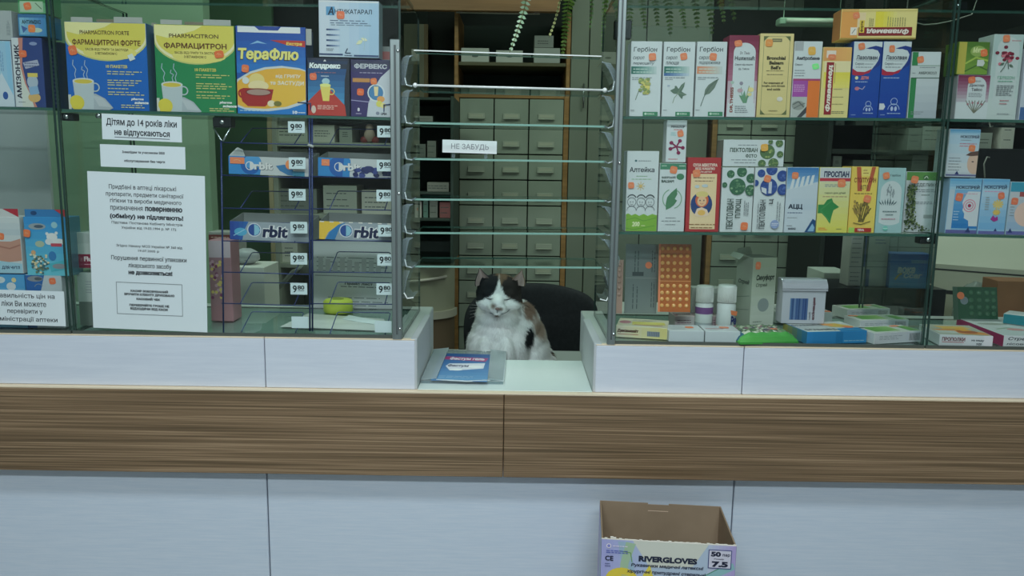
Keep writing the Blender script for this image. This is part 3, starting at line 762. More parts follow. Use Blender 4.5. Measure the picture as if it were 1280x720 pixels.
B(S_R1, (948.3, 41, 990.5, 146), frame=(942, 41, 979, 146), label='tall cream yellow bronchial balsam carton with a green ornamental frame', body=YB, art=
  [('g', 942, 41, 979, 146, (200, 190, 134), (190, 182, 126), 'y', 6)] + [('w', [(946, 45), (946, 142)], .5, (120, 120, 84)), ('w', [(975, 45), (975, 142)], .5, (120, 120, 84)), ('w', [(946, 44.5), (975, 44.5)], .5, (120, 120, 84)), ('w', [(946, 142.5), (975, 142.5)], .5, (120, 120, 84))] +
  [('p', [(945.5 if s < 0 else 975.5, yy), (945.5 - s * 6 if s < 0 else 975.5 - 6, yy), (945.5 + 3 if s < 0 else 975.5 - 3, yy + q * 3), (945.5 if s < 0 else 975.5, yy + q * 7)], (92, 104, 66)) for s in (-1, 1) for yy, q in ((44, 1), (143, -1))] +
  [('r', 955, 47, 966, 51, (104, 104, 78)), ('l', 956, 48, 965, 50, 1, (180, 176, 130)), ('t', 'Bronchial', 950, 69, 971, 73.5, (84, 82, 56), 0, .03), ('t', 'Balsam', 953, 75, 969, 79.5, (84, 82, 56), 0, .03), ('t', "Bell's", 955, 81, 966, 85.5, (84, 82, 56), 0, .03),
   ('l', 950, 86.5, 970, 88, 1, (120, 116, 80)), ('l', 951, 91, 969, 93, 1, (130, 124, 90)), ('t', 'For treatment of', 948, 101, 970, 104, (100, 98, 70), 0, .01), ('t', 'coughs, sore throats', 946, 105, 972, 108, (100, 98, 70), 0, .01), ('t', 'and colds', 952, 109, 967, 112, (100, 98, 70), 0, .01), ('e', 967, 123, 3.4, 3, (196, 198, 190)), ('l', 955, 137, 965, 139, 1, (120, 116, 80))],
  stick=[(951.5, 52.5, 4.0, (238, 140, 72), 'f', 4.6)], group=G_TOPR)
B(S_R1, (991.2, 50.5, 1026.3, 146), frame=(979.8, 50.5, 1009, 146), label='white and purple carton with an orange foot and two round stickers', body=W_, art=
  [('r', 980, 50, 989, 62, (150, 160, 166)), ('t', 'Амбробене', 982, 69, 1007, 74.5, (64, 72, 92), 0, .03), ('t', 'Сироп', 981, 78, 989, 81, GY, 0, .01), ('l', 981, 85, 994, 95, 3, GY), ('r', 979, 98, 996, 120, (146, 70, 156)), ('r', 996, 99, 1010, 147, (206, 112, 46)), ('r', 979, 97, 1010, 99.5, (150, 60, 110)), ('l', 981, 104, 993, 114, 4, (190, 150, 200)),
   ('r', 979, 120, 996, 146, (160, 172, 172)), ('e', 987, 131, 7, 6, (132, 142, 140)), ('w', [(981, 130), (987, 126), (993, 133)], 1.4, (88, 96, 98)), ('w', [(982, 135), (988, 131), (994, 128)], 1.2, (96, 104, 104)), ('p', [(986, 146), (996, 132), (996, 140), (991, 146)], (60, 66, 72))],
  stick=[(998, 62, 4.0, (240, 164, 74), 'f', 5.2), (1003, 81.5, 3.6, (118, 226, 140))], group=G_TOPR)
B(S_R1, (1027, 57, 1063, 145.5), 'yellow cough syrup carton standing, with an orange top and red vertical name bar', (202, 196, 132),
  [('g', 1027, 57, 1063, 74, (196, 148, 88), (214, 164, 96), 'x', 6), ('r', 1029, 74, 1063, 88, (206, 200, 158)), ('g', 1029, 88, 1063, 108, (204, 196, 70), (206, 202, 110), 'y', 5), ('r', 1032, 75.5, 1041.5, 142, (134, 34, 44)), ('t', 'Флавамед', 1033.4, 79, 1040.6, 138, (214, 208, 200), 90, .035, .15), ('r', 1043, 77, 1043.8, 102, (150, 140, 90)), ('l', 1043, 108, 1054, 111, 1, (150, 146, 100)), ('l', 1042, 118, 1056, 121, 1, (150, 146, 100)), ('l', 1042, 127, 1056, 130, 1, (150, 146, 100)), ('r', 1031, 61, 1043, 70, (208, 200, 190)), ('l', 1042, 137, 1060, 141, 2, (120, 124, 90))],
  [(1038, 69, 5, ORANGE, 'f', 3.4)], group=G_TOPR, d=.05)
def lazol(x, extra=()):
    return [('r', x - 1, 50, x + 39, 64, W_), ('p', [(x - 1, 60), (x - 1, 84), (x + 6, 90), (x + 16, 91), (x + 30, 82), (x + 37, 70), (x + 37, 50), (x - 1, 50)], W_),
            ('p', [(x - 1, 83), (x + 6, 87.5), (x + 16, 88), (x + 25, 84), (x + 22, 89), (x + 12, 92), (x + 3, 92), (x - 1, 91)], (160, 40, 62)),
            ('p', [(x + 12, 60), (x + 20, 57), (x + 28, 55), (x + 37, 57), (x + 38, 72), (x + 34, 80), (x + 24, 86), (x + 32, 74), (x + 34, 66), (x + 31, 61), (x + 24, 59)], (32, 54, 128)),
            ('e', x + 15, 72, 16.5, 13.5, W_), ('p', [(x - 1, 83), (x + 4, 87.5), (x + 14, 89), (x + 22, 86.5), (x + 14, 92), (x + 4, 92.5), (x - 1, 91)], (160, 40, 62)),
            ('t', 'Лазолван', x + 4, 67, x + 31, 72.5, (34, 46, 84), 0, .02), ('r', x + 4, 73.6, x + 30, 74.1, GY), ('t', 'Сироп', x + 3, 76, x + 14, 80, (80, 92, 116), 0, .0), ('l', x + 15, 77, x + 26, 79, 1, GY), ('l', x + 4, 81, x + 24, 83, 1, GY),
            ('l', x + 2, 141.5, x + 8, 143.5, 1, (120, 150, 200))] + list(extra)
def child_logo(cx, cy, s): return [('o', cx, cy - 4 * s, 3.4 * s, .7, (150, 176, 214)), ('o', cx, cy + 5 * s, 6 * s, .8, (150, 176, 214), 180, 360), ('e', cx - 2 * s, cy + 4 * s, 1.5 * s, 2.6 * s, (160, 180, 214)), ('e', cx + 2.2 * s, cy + 4 * s, 1.5 * s, 2.6 * s, (160, 180, 214)), ('l', cx - 7 * s, cy + 8 * s, cx + 8 * s, cy + 10.5 * s, 1, (140, 168, 210))]
def bluegrad(x): return [('g', x - 1, 50, x + 39, 147, (30, 78, 158), (20, 58, 150), 'y', 6)]
o1 = B(S_R1, (1064.5, 50, 1100.8, 146), 'blue and white childrens cough syrup carton, left of the two blue ones', (24, 68, 152),
  bluegrad(1064) + lazol(1064.5, [('t', 'ДІТИ', 1076, 93.5, 1086, 98, (206, 120, 110), 0, .04), ('e', 1070.5, 95.5, 2.2, 2.2, (206, 206, 160)), ('l', 1069, 99.5, 1085, 101.5, 1, (150, 176, 214)), ('e', 1072, 109, 3, 2.4, (176, 110, 130)), ('w', [(1074, 108), (1079, 110), (1082, 106)], .9, (160, 160, 190))] + child_logo(1088, 132, .9)), [(1074, 56, 4.2)], group=G_TOPR)
B(S_R1, (1101.3, 50, 1137, 146.3), 'blue and white cough syrup carton, right of two blue ones, with a white seal', (24, 68, 152),
  bluegrad(1101) + lazol(1101.3, [('l', 1104, 94.5, 1125, 96.5, 1, (150, 176, 214)), ('p', [(1100, 128), (1107, 128), (1109, 132), (1107, 136), (1100, 136)], (186, 196, 206))] + child_logo(1120, 130, 1.15)), [(1112, 59, 3.6, ORANGE, 'f', 4.4)], group=G_TOPR)
B(S_R1, (1137.6, 63.5, 1174, 147), 'plain white carton with a dark green stripe down its left side', W_,
  [('r', 1137, 63, 1145, 148, (46, 124, 74)), ('r', 1137, 80, 1174, 96.5, (172, 188, 192)), ('g', 1145, 96, 1174, 147, (176, 190, 198), (150, 166, 178), 'y', 5), ('r', 1137, 80, 1174, 80.7, (90, 130, 106)), ('r', 1137, 95.6, 1174, 96.6, (50, 80, 66)), ('l', 1148, 81.5, 1168, 84, 1, GY), ('t', 'АМБРОКСОЛ', 1147, 88, 1170, 91.5, (84, 104, 100), 0, .01), ('l', 1139, 89, 1143, 91, 1, GY), ('l', 1141, 138, 1158, 143, 2, GY)],
  [(1148, 73, 4.2)], group=G_TOPR, topc=(70, 120, 90))
# the carton lying on the two blue ones
zt = max(at(1085, 50, .022).z, at(1120, 50, .022).z)
xx = at(1098, 30, .022).x
lift_f = at(1100, 50.0, .022).z - S_R1.z(at(1100, 50, .022).x) + .0012
B(S_R1, (1052, 12, 1145, 50), 'yellow and orange syrup carton lying on top of the blue ones, its name upside down', (204, 196, 128),
  [('r', 1051, 11, 1073, 51, (204, 146, 74)), ('r', 1072, 16, 1082, 36, (208, 190, 150)), ('r', 1094, 15, 1104, 36, (206, 196, 60)), ('g', 1104, 15, 1120, 36, (206, 198, 70), (206, 200, 130), 'x', 4), ('r', 1074, 35, 1140, 46, (122, 30, 36)), ('t', 'Флавамед', 1084, 36.5, 1136, 44.5, (210, 204, 200), 180, .035, .15), ('r', 1075, 26, 1081, 42, (206, 184, 60)), ('t', 'форте', 1076, 27, 1080, 41, (110, 60, 40), 90, .03), ('r', 1064, 35, 1072, 45, (208, 204, 196)), ('w', [(1066, 43), (1070, 37)], 1, (120, 120, 120)), ('l', 1086, 22, 1092, 34, 3, (140, 140, 90), 'v'), ('l', 1108, 20, 1132, 34, 8, (140, 140, 90), 'v'), ('r', 1051, 48.6, 1146, 50, (150, 130, 60)), ('r', 1051, 13.6, 1146, 14.4, (190, 184, 110))],
  [(1070, 20, 4.0)], lift=lift_f, group=G_TOPR, d=.045, yaw=-4, inset=.006, topc=(206, 200, 140), sidec=(190, 136, 80))

# ---- middle right shelf
B(S_R2, (783, 188.5, 823, 289), 'white childrens syrup carton with three drawn faces over green grass', W_,
  [('t', 'Алтейка', 786, 208, 818, 214.5, (66, 76, 92), 0, .01), ('e', 794, 200.3, 1.6, 1.3, (60, 100, 110)), ('l', 797, 199.3, 813, 201.5, 1, GY), ('l', 795, 218.5, 809, 220.5, 1, (120, 160, 130)), ('l', 789, 222, 815, 224.5, 1, (140, 176, 150))] +
  [('w', [(801, 232), (801 + 5.5 * math.cos(a), 232 + 5.5 * math.sin(a))], .8, (184, 164, 96)) for a in [i * math.pi / 4 for i in range(8)]] + [('e', 801, 232, 2, 2, (190, 168, 110))] +
  sum([[('o', cx, 252, 5.2, .6, (84, 94, 102)), ('o', cx, 248.5, 5, 1.2, (60, 68, 76), 200, 340), ('e', cx - 1.6, 252, .6, .6, (60, 68, 76)), ('e', cx + 1.6, 252, .6, .6, (60, 68, 76)), ('o', cx, 253.5, 1.6, .4, (90, 96, 104), 20, 160), ('o', cx, 263, 5.6, .6, (90, 100, 108), 180, 360)] for cx in (790, 802, 813.5)], []) +
  [('p', [(782, 268), (786, 266.5), (790, 269), (795, 267), (800, 269.5), (806, 267), (811, 269.5), (817, 267), (824, 269), (824, 290), (782, 290)], (112, 164, 56)), ('w', [(783, 275), (795, 272), (806, 276), (822, 272)], .8, (80, 140, 50)), ('w', [(783, 285), (793, 287), (820, 282)], .8, (80, 140, 50)), ('t', '200', 791, 277, 801, 283, (196, 214, 170), 0, .03, .1), ('l', 803, 281, 808, 283, 1, (190, 210, 160))],
  [(788.5, 231, 3.9)], group=G_MIDR)
B(S_R2, (823.8, 203.5, 857, 289), 'white balsam carton with a large green leaf in a ring and a dark green top', W_,
  [('r', 823, 203, 858, 211, (62, 124, 98)), ('l', 826, 205, 832, 208, 1, (170, 200, 186)), ('l', 848, 205, 856, 208, 1, (170, 200, 186)), ('t', 'ФАВОРСЬКИЙ', 826, 219, 844, 222.5, (70, 110, 100), 0, .03), ('e', 850, 220, 5, 4, (62, 120, 90)), ('t', 'BALSAM', 826, 224, 842, 227.5, (70, 110, 100), 0, .03),
   ('o', 840.5, 248, 11.5, 1.3, (120, 160, 136), -70, 75), ('o', 840.5, 248, 11.5, 1.3, (120, 160, 136), 110, 250), ('p', [(846, 234), (839, 240), (834, 246), (832.5, 254), (833, 262), (839, 259), (843, 256), (847, 250), (844, 248), (847, 242)], (70, 122, 90)), ('l', 833, 271, 846, 273, 1, GY), ('l', 828, 275, 853, 277, 1, GY), ('l', 833, 279.5, 846, 281.5, 1, GY)],
  [(841, 211.5, 4.6)], group=G_MIDR, inset=.006)
hB = at(840, 203.5, .024).z - S_R2.z(at(840, 203.5, .024).x)
B(S_R2, (833, 150.5, 858.5, 203), 'small white carton with a maroon blossom, standing on the leaf balsam carton', W_,
  [('t', 'РИНАЛОР', 838, 156.5, 856, 160, (70, 84, 96), 0, .02), ('l', 842, 161, 853, 163, 1, RED), ('l', 838, 165, 846, 170, 3, (120, 176, 180)), ('l', 836, 198.5, 848, 200.5, 1, (180, 110, 120))] +
  [('w', [(846, 183.5), (846 + 8.4 * math.cos(math.radians(a)), 183.5 + 8.4 * math.sin(math.radians(a)))], 2.0, (120, 32, 76)) for a in (-60, 10, 70, 160, 215)] + [('e', 846 + 8.4 * math.cos(math.radians(a)), 183.5 + 8.4 * math.sin(math.radians(a)), 2.6, 2.3, (120, 32, 76)) for a in (-60, 10, 70, 160, 215)],
  [(850.5, 167, 4.0)], lift=hB + .0008, group=G_MIDR, inset=.008, d=.035)
B(S_R2, (858.5, 196, 900.5, 289), 'red framed cream carton of dry cough mixture with a drawn child on a blue disc', (158, 46, 50),
  [('r', 863, 216, 896, 286, (206, 190, 152)), ('t', 'СУХА МІКСТУРА', 865, 203, 896, 207, (220, 200, 190), 0, .03), ('t', 'ВІД КАШЛЮ', 868, 208, 893, 211.6, (220, 200, 190), 0, .03), ('t', 'ДЛЯ ДІТЕЙ', 872, 212.2, 889, 214.8, (220, 200, 190), 0, .03), ('l', 866, 220, 893, 222, 1, (130, 100, 80)), ('l', 868, 224, 891, 226, 1, (130, 100, 80)),
   ('e', 877.5, 254.5, 14, 15.5, (34, 62, 118)), ('e', 878, 249, 8.5, 9, (190, 96, 62)), ('e', 878, 242, 8, 4, (196, 186, 120)), ('e', 878, 250.5, 6, 6.3, (214, 176, 140)), ('e', 875.5, 249.5, .8, 1, (60, 50, 60)), ('e', 880.5, 249.5, .8, 1, (60, 50, 60)), ('o', 878, 252, 1.8, .5, (170, 70, 60), 20, 160), ('p', [(869, 268), (872, 260), (878, 258), (885, 261), (888, 268), (882, 270), (873, 270)], (206, 190, 170)), ('e', 878, 265, 5, 3.6, (208, 170, 90)), ('e', 871, 232, 3, 2, (170, 190, 200)), ('e', 881, 231, 4, 2, (170, 190, 200)),
   ('l', 863, 279, 896, 281, 1, (130, 100, 60)), ('l', 865, 283, 893, 285, 1, (130, 100, 60))],
  [(869.5, 215.5, 4.8)], group=G_MIDR, topc=(160, 50, 54))
def bubbles(cs, col0, col1):
    out = []
    r_ = random.Random(5)
    for cx, cy, r in cs:
        out.append(('e', cx, cy, r, r, col0))
        for _ in range(int(r * 1.6)):
            a = r_.uniform(0, 6.28); q = r_.uniform(0, r * .75)
            out.append(('e', cx + q * math.cos(a), cy + q * math.sin(a), r * .16, r * .12, mix(col0, col1, r_.random())))
    return out
B(S_R2, (901.5, 209, 941.5, 289.8), 'white ivy syrup carton with green leafy discs and a vertical green name', W_,
  bubbles([(912, 217, 5), (926, 214, 6.5), (938, 222, 6), (904.5, 230.5, 3.4), (921, 232.5, 10.5), (938, 237, 7)], (52, 98, 74), (130, 170, 130)) + [('t', 'ПЕКТОЛВАН', 908.5, 248, 917, 286, (70, 104, 92), 90, .0), ('t', 'ПЛЮЩ', 919.5, 248, 927.5, 272, (70, 104, 92), 90, .0), ('l', 930, 248, 937, 268, 3, GY, 'v')],
  [(932, 282.5, 4.6, (238, 112, 70), 'f', 5)], group=G_MIDR)
B(S_R2, (942.3, 209, 981.5, 290), 'white syrup carton with dark blue discs and a round blue stamp at its foot', W_,
  bubbles([(950, 216, 5), (963, 211, 7.2), (977, 219, 7), (943, 228, 4), (960, 233, 11), (978, 236, 7)], (42, 70, 140), (80, 110, 176)) + [('p', [(950, 233), (957, 235), (957, 242), (951, 239)], (184, 196, 206)), ('r', 959.5, 226, 963.5, 241, (176, 188, 204)), ('t', 'ПЕКТОЛВАН', 949.5, 249, 957, 286, (80, 94, 104), 90, .0), ('t', 'Ц', 961, 248, 967, 254, (80, 94, 104), 90, .0), ('l', 946, 252, 949, 286, 1, GY, 'v'), ('l', 971, 250, 977, 276, 2, GY, 'v'), ('e', 970, 280, 5.6, 5.6, (126, 148, 190)), ('l', 966, 278, 975, 282, 2, (190, 200, 216))],
  [(957.5, 222.5, 4.4)], group=G_MIDR)
B(S_R2, (982.2, 208.5, 1022, 290.2), 'pale blue and white carton with large white letters and a dark prism at the corner', (170, 190, 204),
  [('g', 982, 208, 1023, 236, (44, 104, 168), (150, 182, 206), 'y', 8), ('p', [(982, 236), (1000, 232), (1023, 226), (1023, 291), (982, 291)], (172, 190, 204)), ('g', 990, 240, 1023, 262, (172, 190, 204), (164, 184, 200), 'y', 3)] +
  [('p', [(986 + i * 6.2, 236 - i * 1.2), (989 + i * 6.2, 222 - i * .9), (992.4 + i * 6.2, 221 - i * .9), (990.4 + i * 6.2, 234.5 - i * 1.2)], (186, 200, 208)) for i in range(5)] +
  [('t', 'АЦЦ', 985.5, 254.5, 1004, 261.5, (40, 60, 96), 0, .03), ('l', 985, 264, 1004, 267, 1, (90, 110, 140)), ('l', 985, 271, 998, 272.5, 1, GY), ('l', 985, 281, 992, 283, 1, GY), ('t', 'SANDOZ', 987, 284.5, 997, 287, (60, 76, 100), 0, .03), ('p', [(1008, 290.5), (1018, 273), (1023, 276), (1023, 290.5)], (30, 70, 120)), ('p', [(1012, 289), (1018, 279), (1021, 284), (1020, 289)], (120, 166, 200))],
  [(992, 218.5, 4.2)], group=G_MIDR)
B(S_R2, (1022.8, 208.5, 1062, 290.4), 'pale green yellow syrup carton with a big green ivy leaf and red stripe', (190, 196, 120),
  [('r', 1022, 208, 1063, 226, (176, 188, 196)), ('r', 1022, 221.5, 1063, 225.5, (170, 52, 66)), ('g', 1022, 226, 1063, 291, (184, 194, 160), (196, 196, 84), 'y', 8), ('t', 'ПРОСПАН', 1028, 213, 1060, 220.4, (34, 56, 118), 0, .035), ('l', 1030, 229, 1058, 233, 2, GY), ('t', 'сироп для дітей', 1030, 239, 1057, 242, (110, 130, 84), 0, .01), ('l', 1028, 244, 1059, 246, 1, (150, 120, 100)),
   ('p', [(1022, 255), (1030, 255), (1034, 249), (1040, 247), (1042, 252), (1050, 258), (1043, 262), (1041, 270), (1039.5, 279.5), (1034, 272), (1028, 266), (1022, 266)], (44, 126, 68)), ('w', [(1026, 262), (1040, 250)], .5, (90, 160, 100)), ('w', [(1027, 263), (1039, 276)], .5, (90, 160, 100)), ('l', 1025, 284, 1037, 288, 2, (200, 110, 50)), ('l', 1048, 285, 1055, 287, 1, (120, 130, 80))],
  [(1051, 228, 5.0)], group=G_MIDR)
spr = [('w', [(1078 + 3 * math.sin(i), 277), (1078 + (i - 4.5) * 2.6, 252 + abs(i - 4.5) * 1.6)], 1.5, rn.choice([(110, 104, 50), (136, 122, 60), (90, 84, 44)])) for i in range(10)]
spr += [('e', 1078 + rn.uniform(-10, 9), 259 + rn.uniform(-9, 9), 1.5, 2.0, rn.choice([(130, 112, 60), (96, 88, 50), (150, 130, 70)])) for _ in range(26)]
B(S_R2, (1062.7, 207.5, 1096, 290.6), 'bright yellow carton with two red ribbons and a brown thyme bush drawing', (206, 186, 84),
  [('g', 1062, 207, 1097, 291, (204, 182, 84), (206, 190, 90), 'x', 3), ('p', [(1068, 207), (1073.5, 207), (1077, 238), (1071, 238)], (168, 84, 58)), ('p', [(1088, 207), (1093, 207), (1087, 238), (1082, 238)], (168, 84, 58)), ('r', 1075, 208, 1086, 219, (206, 196, 110)), ('l', 1077, 210, 1084, 217, 2, (140, 100, 60)), ('t', 'СТОПТУСИН', 1066, 221, 1094, 227, (196, 88, 66), 0, .02), ('t', 'ФІТО', 1074, 230, 1085, 236, (150, 128, 90), 0, .0), ('l', 1067, 240, 1090, 242, 1, (110, 96, 50))] + spr +
  [('w', [(1068, 278), (1078, 280), (1090, 276)], 1, (90, 84, 44)), ('r', 1062, 284, 1070, 291, (150, 196, 90)), ('r', 1070.5, 284.5, 1092, 289.5, (160, 44, 40)), ('t', 'TEVA', 1074, 285.5, 1083, 288.6, (220, 200, 200), 0, .04)],
  [(1084, 247.5, 4.6)], group=G_MIDR)
ar = [('p', [(1110 + k * 2.2, 256), (1110 + k * 3.0 - 1.2, 252 - abs(k) * -.5), (1110 + k * 3.9, 246 + abs(k) * 1.4), (1110 + k * 3.2 + 1, 253)], (74, 96, 104)) for k in (-3, -2, -1, 0, 1, 2, 3)] + [('e', 1112 + rn.uniform(-4, 5), 237 + rn.uniform(-7, 8), .8, 1.5, (130, 146, 154)) for _ in range(22)]
B(S_R2, (1096.7, 209, 1130.5, 290.8), 'pale turquoise carton with a rounded white panel and a dark plant drawing', (138, 178, 184),
  [arch(1100, 1127, 225, 278, (176, 194, 200)), ('e', 1113.5, 276, 13.4, 5, (176, 194, 200)), ('t', 'Гербіон', 1111, 216.5, 1124, 220, (100, 130, 136), 0, .0), ('w', [(1113, 256), (1113, 236)], .6, (110, 130, 134))] + ar + [('l', 1104, 262, 1122, 265, 1, (84, 110, 116)), ('l', 1108, 266, 1118, 269, 1, (84, 110, 116)), ('l', 1103, 272, 1121, 274, 1, (170, 120, 140)), ('e', 1109, 285, 3.4, 3, (100, 180, 170)), ('l', 1106, 284, 1112, 286, 1, (180, 210, 206))],
  [(1105, 218.5, 4.2)], group=G_MIDR)
lf = []
for _ in range(240):
    y = rn.uniform(221, 280); wmax = 3 + max(0, (y - 250)) * .18 + (5 if y > 268 else 0)
    x = 1132.5 + rn.uniform(0, 1) ** .8 * (7 + wmax * 1.0) if y < 268 else 1132.5 + rn.uniform(0, 1) * (12 + (y - 268) * 1.8)
    lf.append(('p', leafpts(x, y, 3.6, 1.9, rn.uniform(0, 180)), rn.choice([(54, 80, 44), (84, 104, 60), (110, 130, 84), (46, 66, 40)])))
B(S_R2, (1131.5, 205, 1175.5, 281), 'white drops carton with a green lid and dense ivy down its left edge', (178, 192, 200),
  [('r', 1131, 204, 1176, 215.5, (82, 134, 70)), ('e', 1156, 212, 3.6, 3.4, (60, 100, 66)), ('w', [(1154, 213), (1157, 210), (1159, 213)], 1, (180, 200, 180)), ('t', 'ГЕДЕЛИКС', 1142, 219, 1172, 224, (110, 126, 122), 0, .0), ('l', 1144, 226, 1171, 231, 2, GY), ('l', 1152, 232, 1163, 236, 1, (90, 104, 100)), ('l', 1145, 242, 1171, 246, 2, GY), ('r', 1157, 259, 1170, 263.5, (130, 142, 144))] + lf,
  [(1138.5, 214.5, 4.6)], group=G_MIDR, d=.055, lift=at(1150, 281, .022).z - S_R2.z(at(1150, 281, .022).x) if False else 0, inset=.03, topc=(90, 130, 84))
# the carton lying across two others
hP = at(930, 209, .022).z - S_R2.z(at(930, 209, .022).x)
B(S_R2, (904, 174.5, 980.5, 208), 'white carton lying on its side with green leafy discs, on top of the disc cartons', W_,
  [('t', 'ПЕКТОЛВАН', 912, 184.5, 947, 190, (74, 110, 84), 0, .02), ('t', 'ФІТО', 932, 192.5, 946.5, 197, (74, 110, 84), 0, .02), ('l', 922, 180, 946, 182, 1, GY), ('l', 914, 199, 946, 201, 1, GY), ('l', 918, 202.5, 945, 204.5, 1, GY)] +
  bubbles([(959.5, 189.5, 9.5), (974, 178.5, 4.8), (975.5, 192.5, 4.2), (953, 204.5, 5), (967.5, 204, 6.5), (962.5, 176.5, 3)], (76, 108, 70), (160, 180, 110)),
  [(955, 184, 4.6, (236, 160, 72))], lift=hP + .001, group=G_MIDR, sidec=(120, 136, 130))

# ---- far right cabinet
B(S_FR1, (1195, 94, 1236, 149.5), 'short maroon and white carton with a sprig, under the green one, far right shelf', (150, 160, 168),
  [('g', 1195, 93, 1236, 128, (110, 32, 70), (170, 176, 186), 'y', 8), ('r', 1195, 128, 1236, 150, W_), arch(1208, 1232, 96, 150, W_), ('t', 'Сироп', 1214, 100, 1224, 103, GY, 0, 0), ('t', 'Доктор', 1210, 105, 1229, 109, (90, 84, 96), 0, .02), ('t', 'Тайсс', 1213, 110, 1227, 114, (90, 84, 96), 0, .02), ('l', 1210, 116, 1230, 122, 3, GY)] +
  [('w', [(1219, 142), (1219 + a, 128 + abs(a) * .4), (1219 + a * 1.3, 126)], 1.0, (106, 110, 96)) for a in (-9, -6, -3, 0, 4, 7, 10)] + [('e', 1219 + a, 128 + abs(a) * .3, 1.5, 1.4, (150, 110, 120)) for a in (-9, -3, 4, 9)],
  [(1212, 100, 4.6, (236, 110, 74), 'f', 4.2)], group='cartons on the far right shelf', d=.045)
hF = at(1215, 94, .022).z - S_FR1.z(at(1215, 94, .022).x)
B(S_FR1, (1197, 52.5, 1236, 93.5), 'small green and yellow carton stacked on the maroon one, far right', (92, 128, 50),
  [('r', 1197, 52, 1207, 94, (170, 166, 74)), ('g', 1207, 52, 1236, 94, (70, 110, 40), (110, 150, 60), 'y', 6), ('e', 1222, 64, 10, 7, (130, 160, 84)), ('t', 'Мята', 1215, 59, 1230, 66, (190, 206, 150), 0, .03, .2), ('w', [(1207, 80), (1220, 72), (1236, 76)], 2.2, (150, 180, 80)), ('w', [(1207, 90), (1222, 82), (1236, 88)], 1.6, (60, 96, 40)), ('p', [(1222, 75), (1230, 75), (1232, 79), (1230, 83), (1222, 83)], (184, 196, 196))],
  [(1229.5, 66, 4.4, (238, 110, 66), 'f', 4.6)], lift=hF + .0008, group='cartons on the far right shelf', d=.045)
pe = [('e', 1257 + rn.gauss(0, 5), 69 + rn.gauss(0, 4), 2.6, 2.0, rn.choice([(130, 36, 60), (160, 60, 86), (110, 30, 52), (186, 110, 126)])) for _ in range(26)] + [('w', [(1257, 74), (1253, 84), (1249, 90)], 1, (70, 96, 84)), ('w', [(1257, 76), (1259, 86)], 1, (70, 96, 84)), ('p', leafpts(1250, 80, 7, 3, 150), (80, 104, 90)), ('p', leafpts(1262, 82, 7, 3, 30), (80, 104, 90))]
B(S_FR1, (1237.5, 43, 1275, 150), 'tall white carton with a dark red peony at the top, far right shelf', (166, 190, 190),
  [('g', 1237, 43, 1276, 150, (156, 184, 186), (178, 196, 198), 'y', 4), arch(1243, 1271, 46, 136, (176, 194, 198)), ('l', 1260, 49, 1272, 52, 1, (170, 110, 120))] + pe + [('t', 'ГЕРБІОН', 1246, 95, 1268, 98.5, (110, 170, 150), 0, .0), ('l', 1247, 100, 1266, 103, 1, (110, 170, 150)), ('l', 1246, 106, 1268, 120, 6, GY), ('l', 1252, 124, 1265, 132, 2, (170, 110, 120)), ('l', 1250, 142, 1266, 144, 1, GY)],
  [(1252, 48, 4.4)], group='cartons on the far right shelf', d=.05)
B(S_FR1, (1278, 60, 1312, 150), 'white and blue carton cut by the right edge of the photo, upper shelf', (170, 184, 200), [('r', 1278, 134, 1312, 150, (60, 96, 150)), ('l', 1280, 70, 1308, 90, 4, GY)], group='cartons on the far right shelf')
def noks(x0, x1, tone):
    return [('g', x0, 221, x1, 292, (60, 130, 190), (150, 186, 214), 'y', 3), ('r', x0, 221, x1, 233, (70, 140, 190))]
B(S_FR2, (1184, 222.5, 1224, 291.5), 'blue and white nose spray carton with a white face profile and pink rings', (120, 170, 206),
  [('g', 1184, 222, 1225, 236, (80, 150, 196), (150, 186, 208), 'y', 4), ('r', 1184, 236, 1191, 292, (160, 184, 200)), ('g', 1191, 236, 1225, 285, (110, 164, 204), (30, 110, 180), 'y', 8), ('t', 'НОКСПРЕЙ', 1192, 230, 1222, 235, (40, 66, 120), 0, .03), ('p', [(1208, 238), (1204, 246), (1202, 252), (1204, 258), (1203, 262), (1206, 266), (1206, 272), (1212, 275), (1213, 282), (1225, 282), (1225, 238)], (184, 198, 208)), ('o', 1211.5, 256, 7, 1.2, (196, 130, 150)), ('o', 1211.5, 256, 4.2, 1.0, (190, 100, 130)), ('e', 1211.5, 256, 2.2, 2.2, (150, 40, 80)), ('l', 1193, 240, 1220, 242, 1, (190, 150, 170)), ('l', 1192, 262, 1200, 276, 4, (160, 190, 214)), ('r', 1184, 287, 1225, 291.6, (86, 90, 150)), ('p', [(1209, 290), (1213, 283), (1216, 290)], (34, 50, 110))],
  [(1197, 245.5, 4.6, (240, 110, 80), 'f', 5)], group='nose spray cartons', sidec=(120, 160, 190))
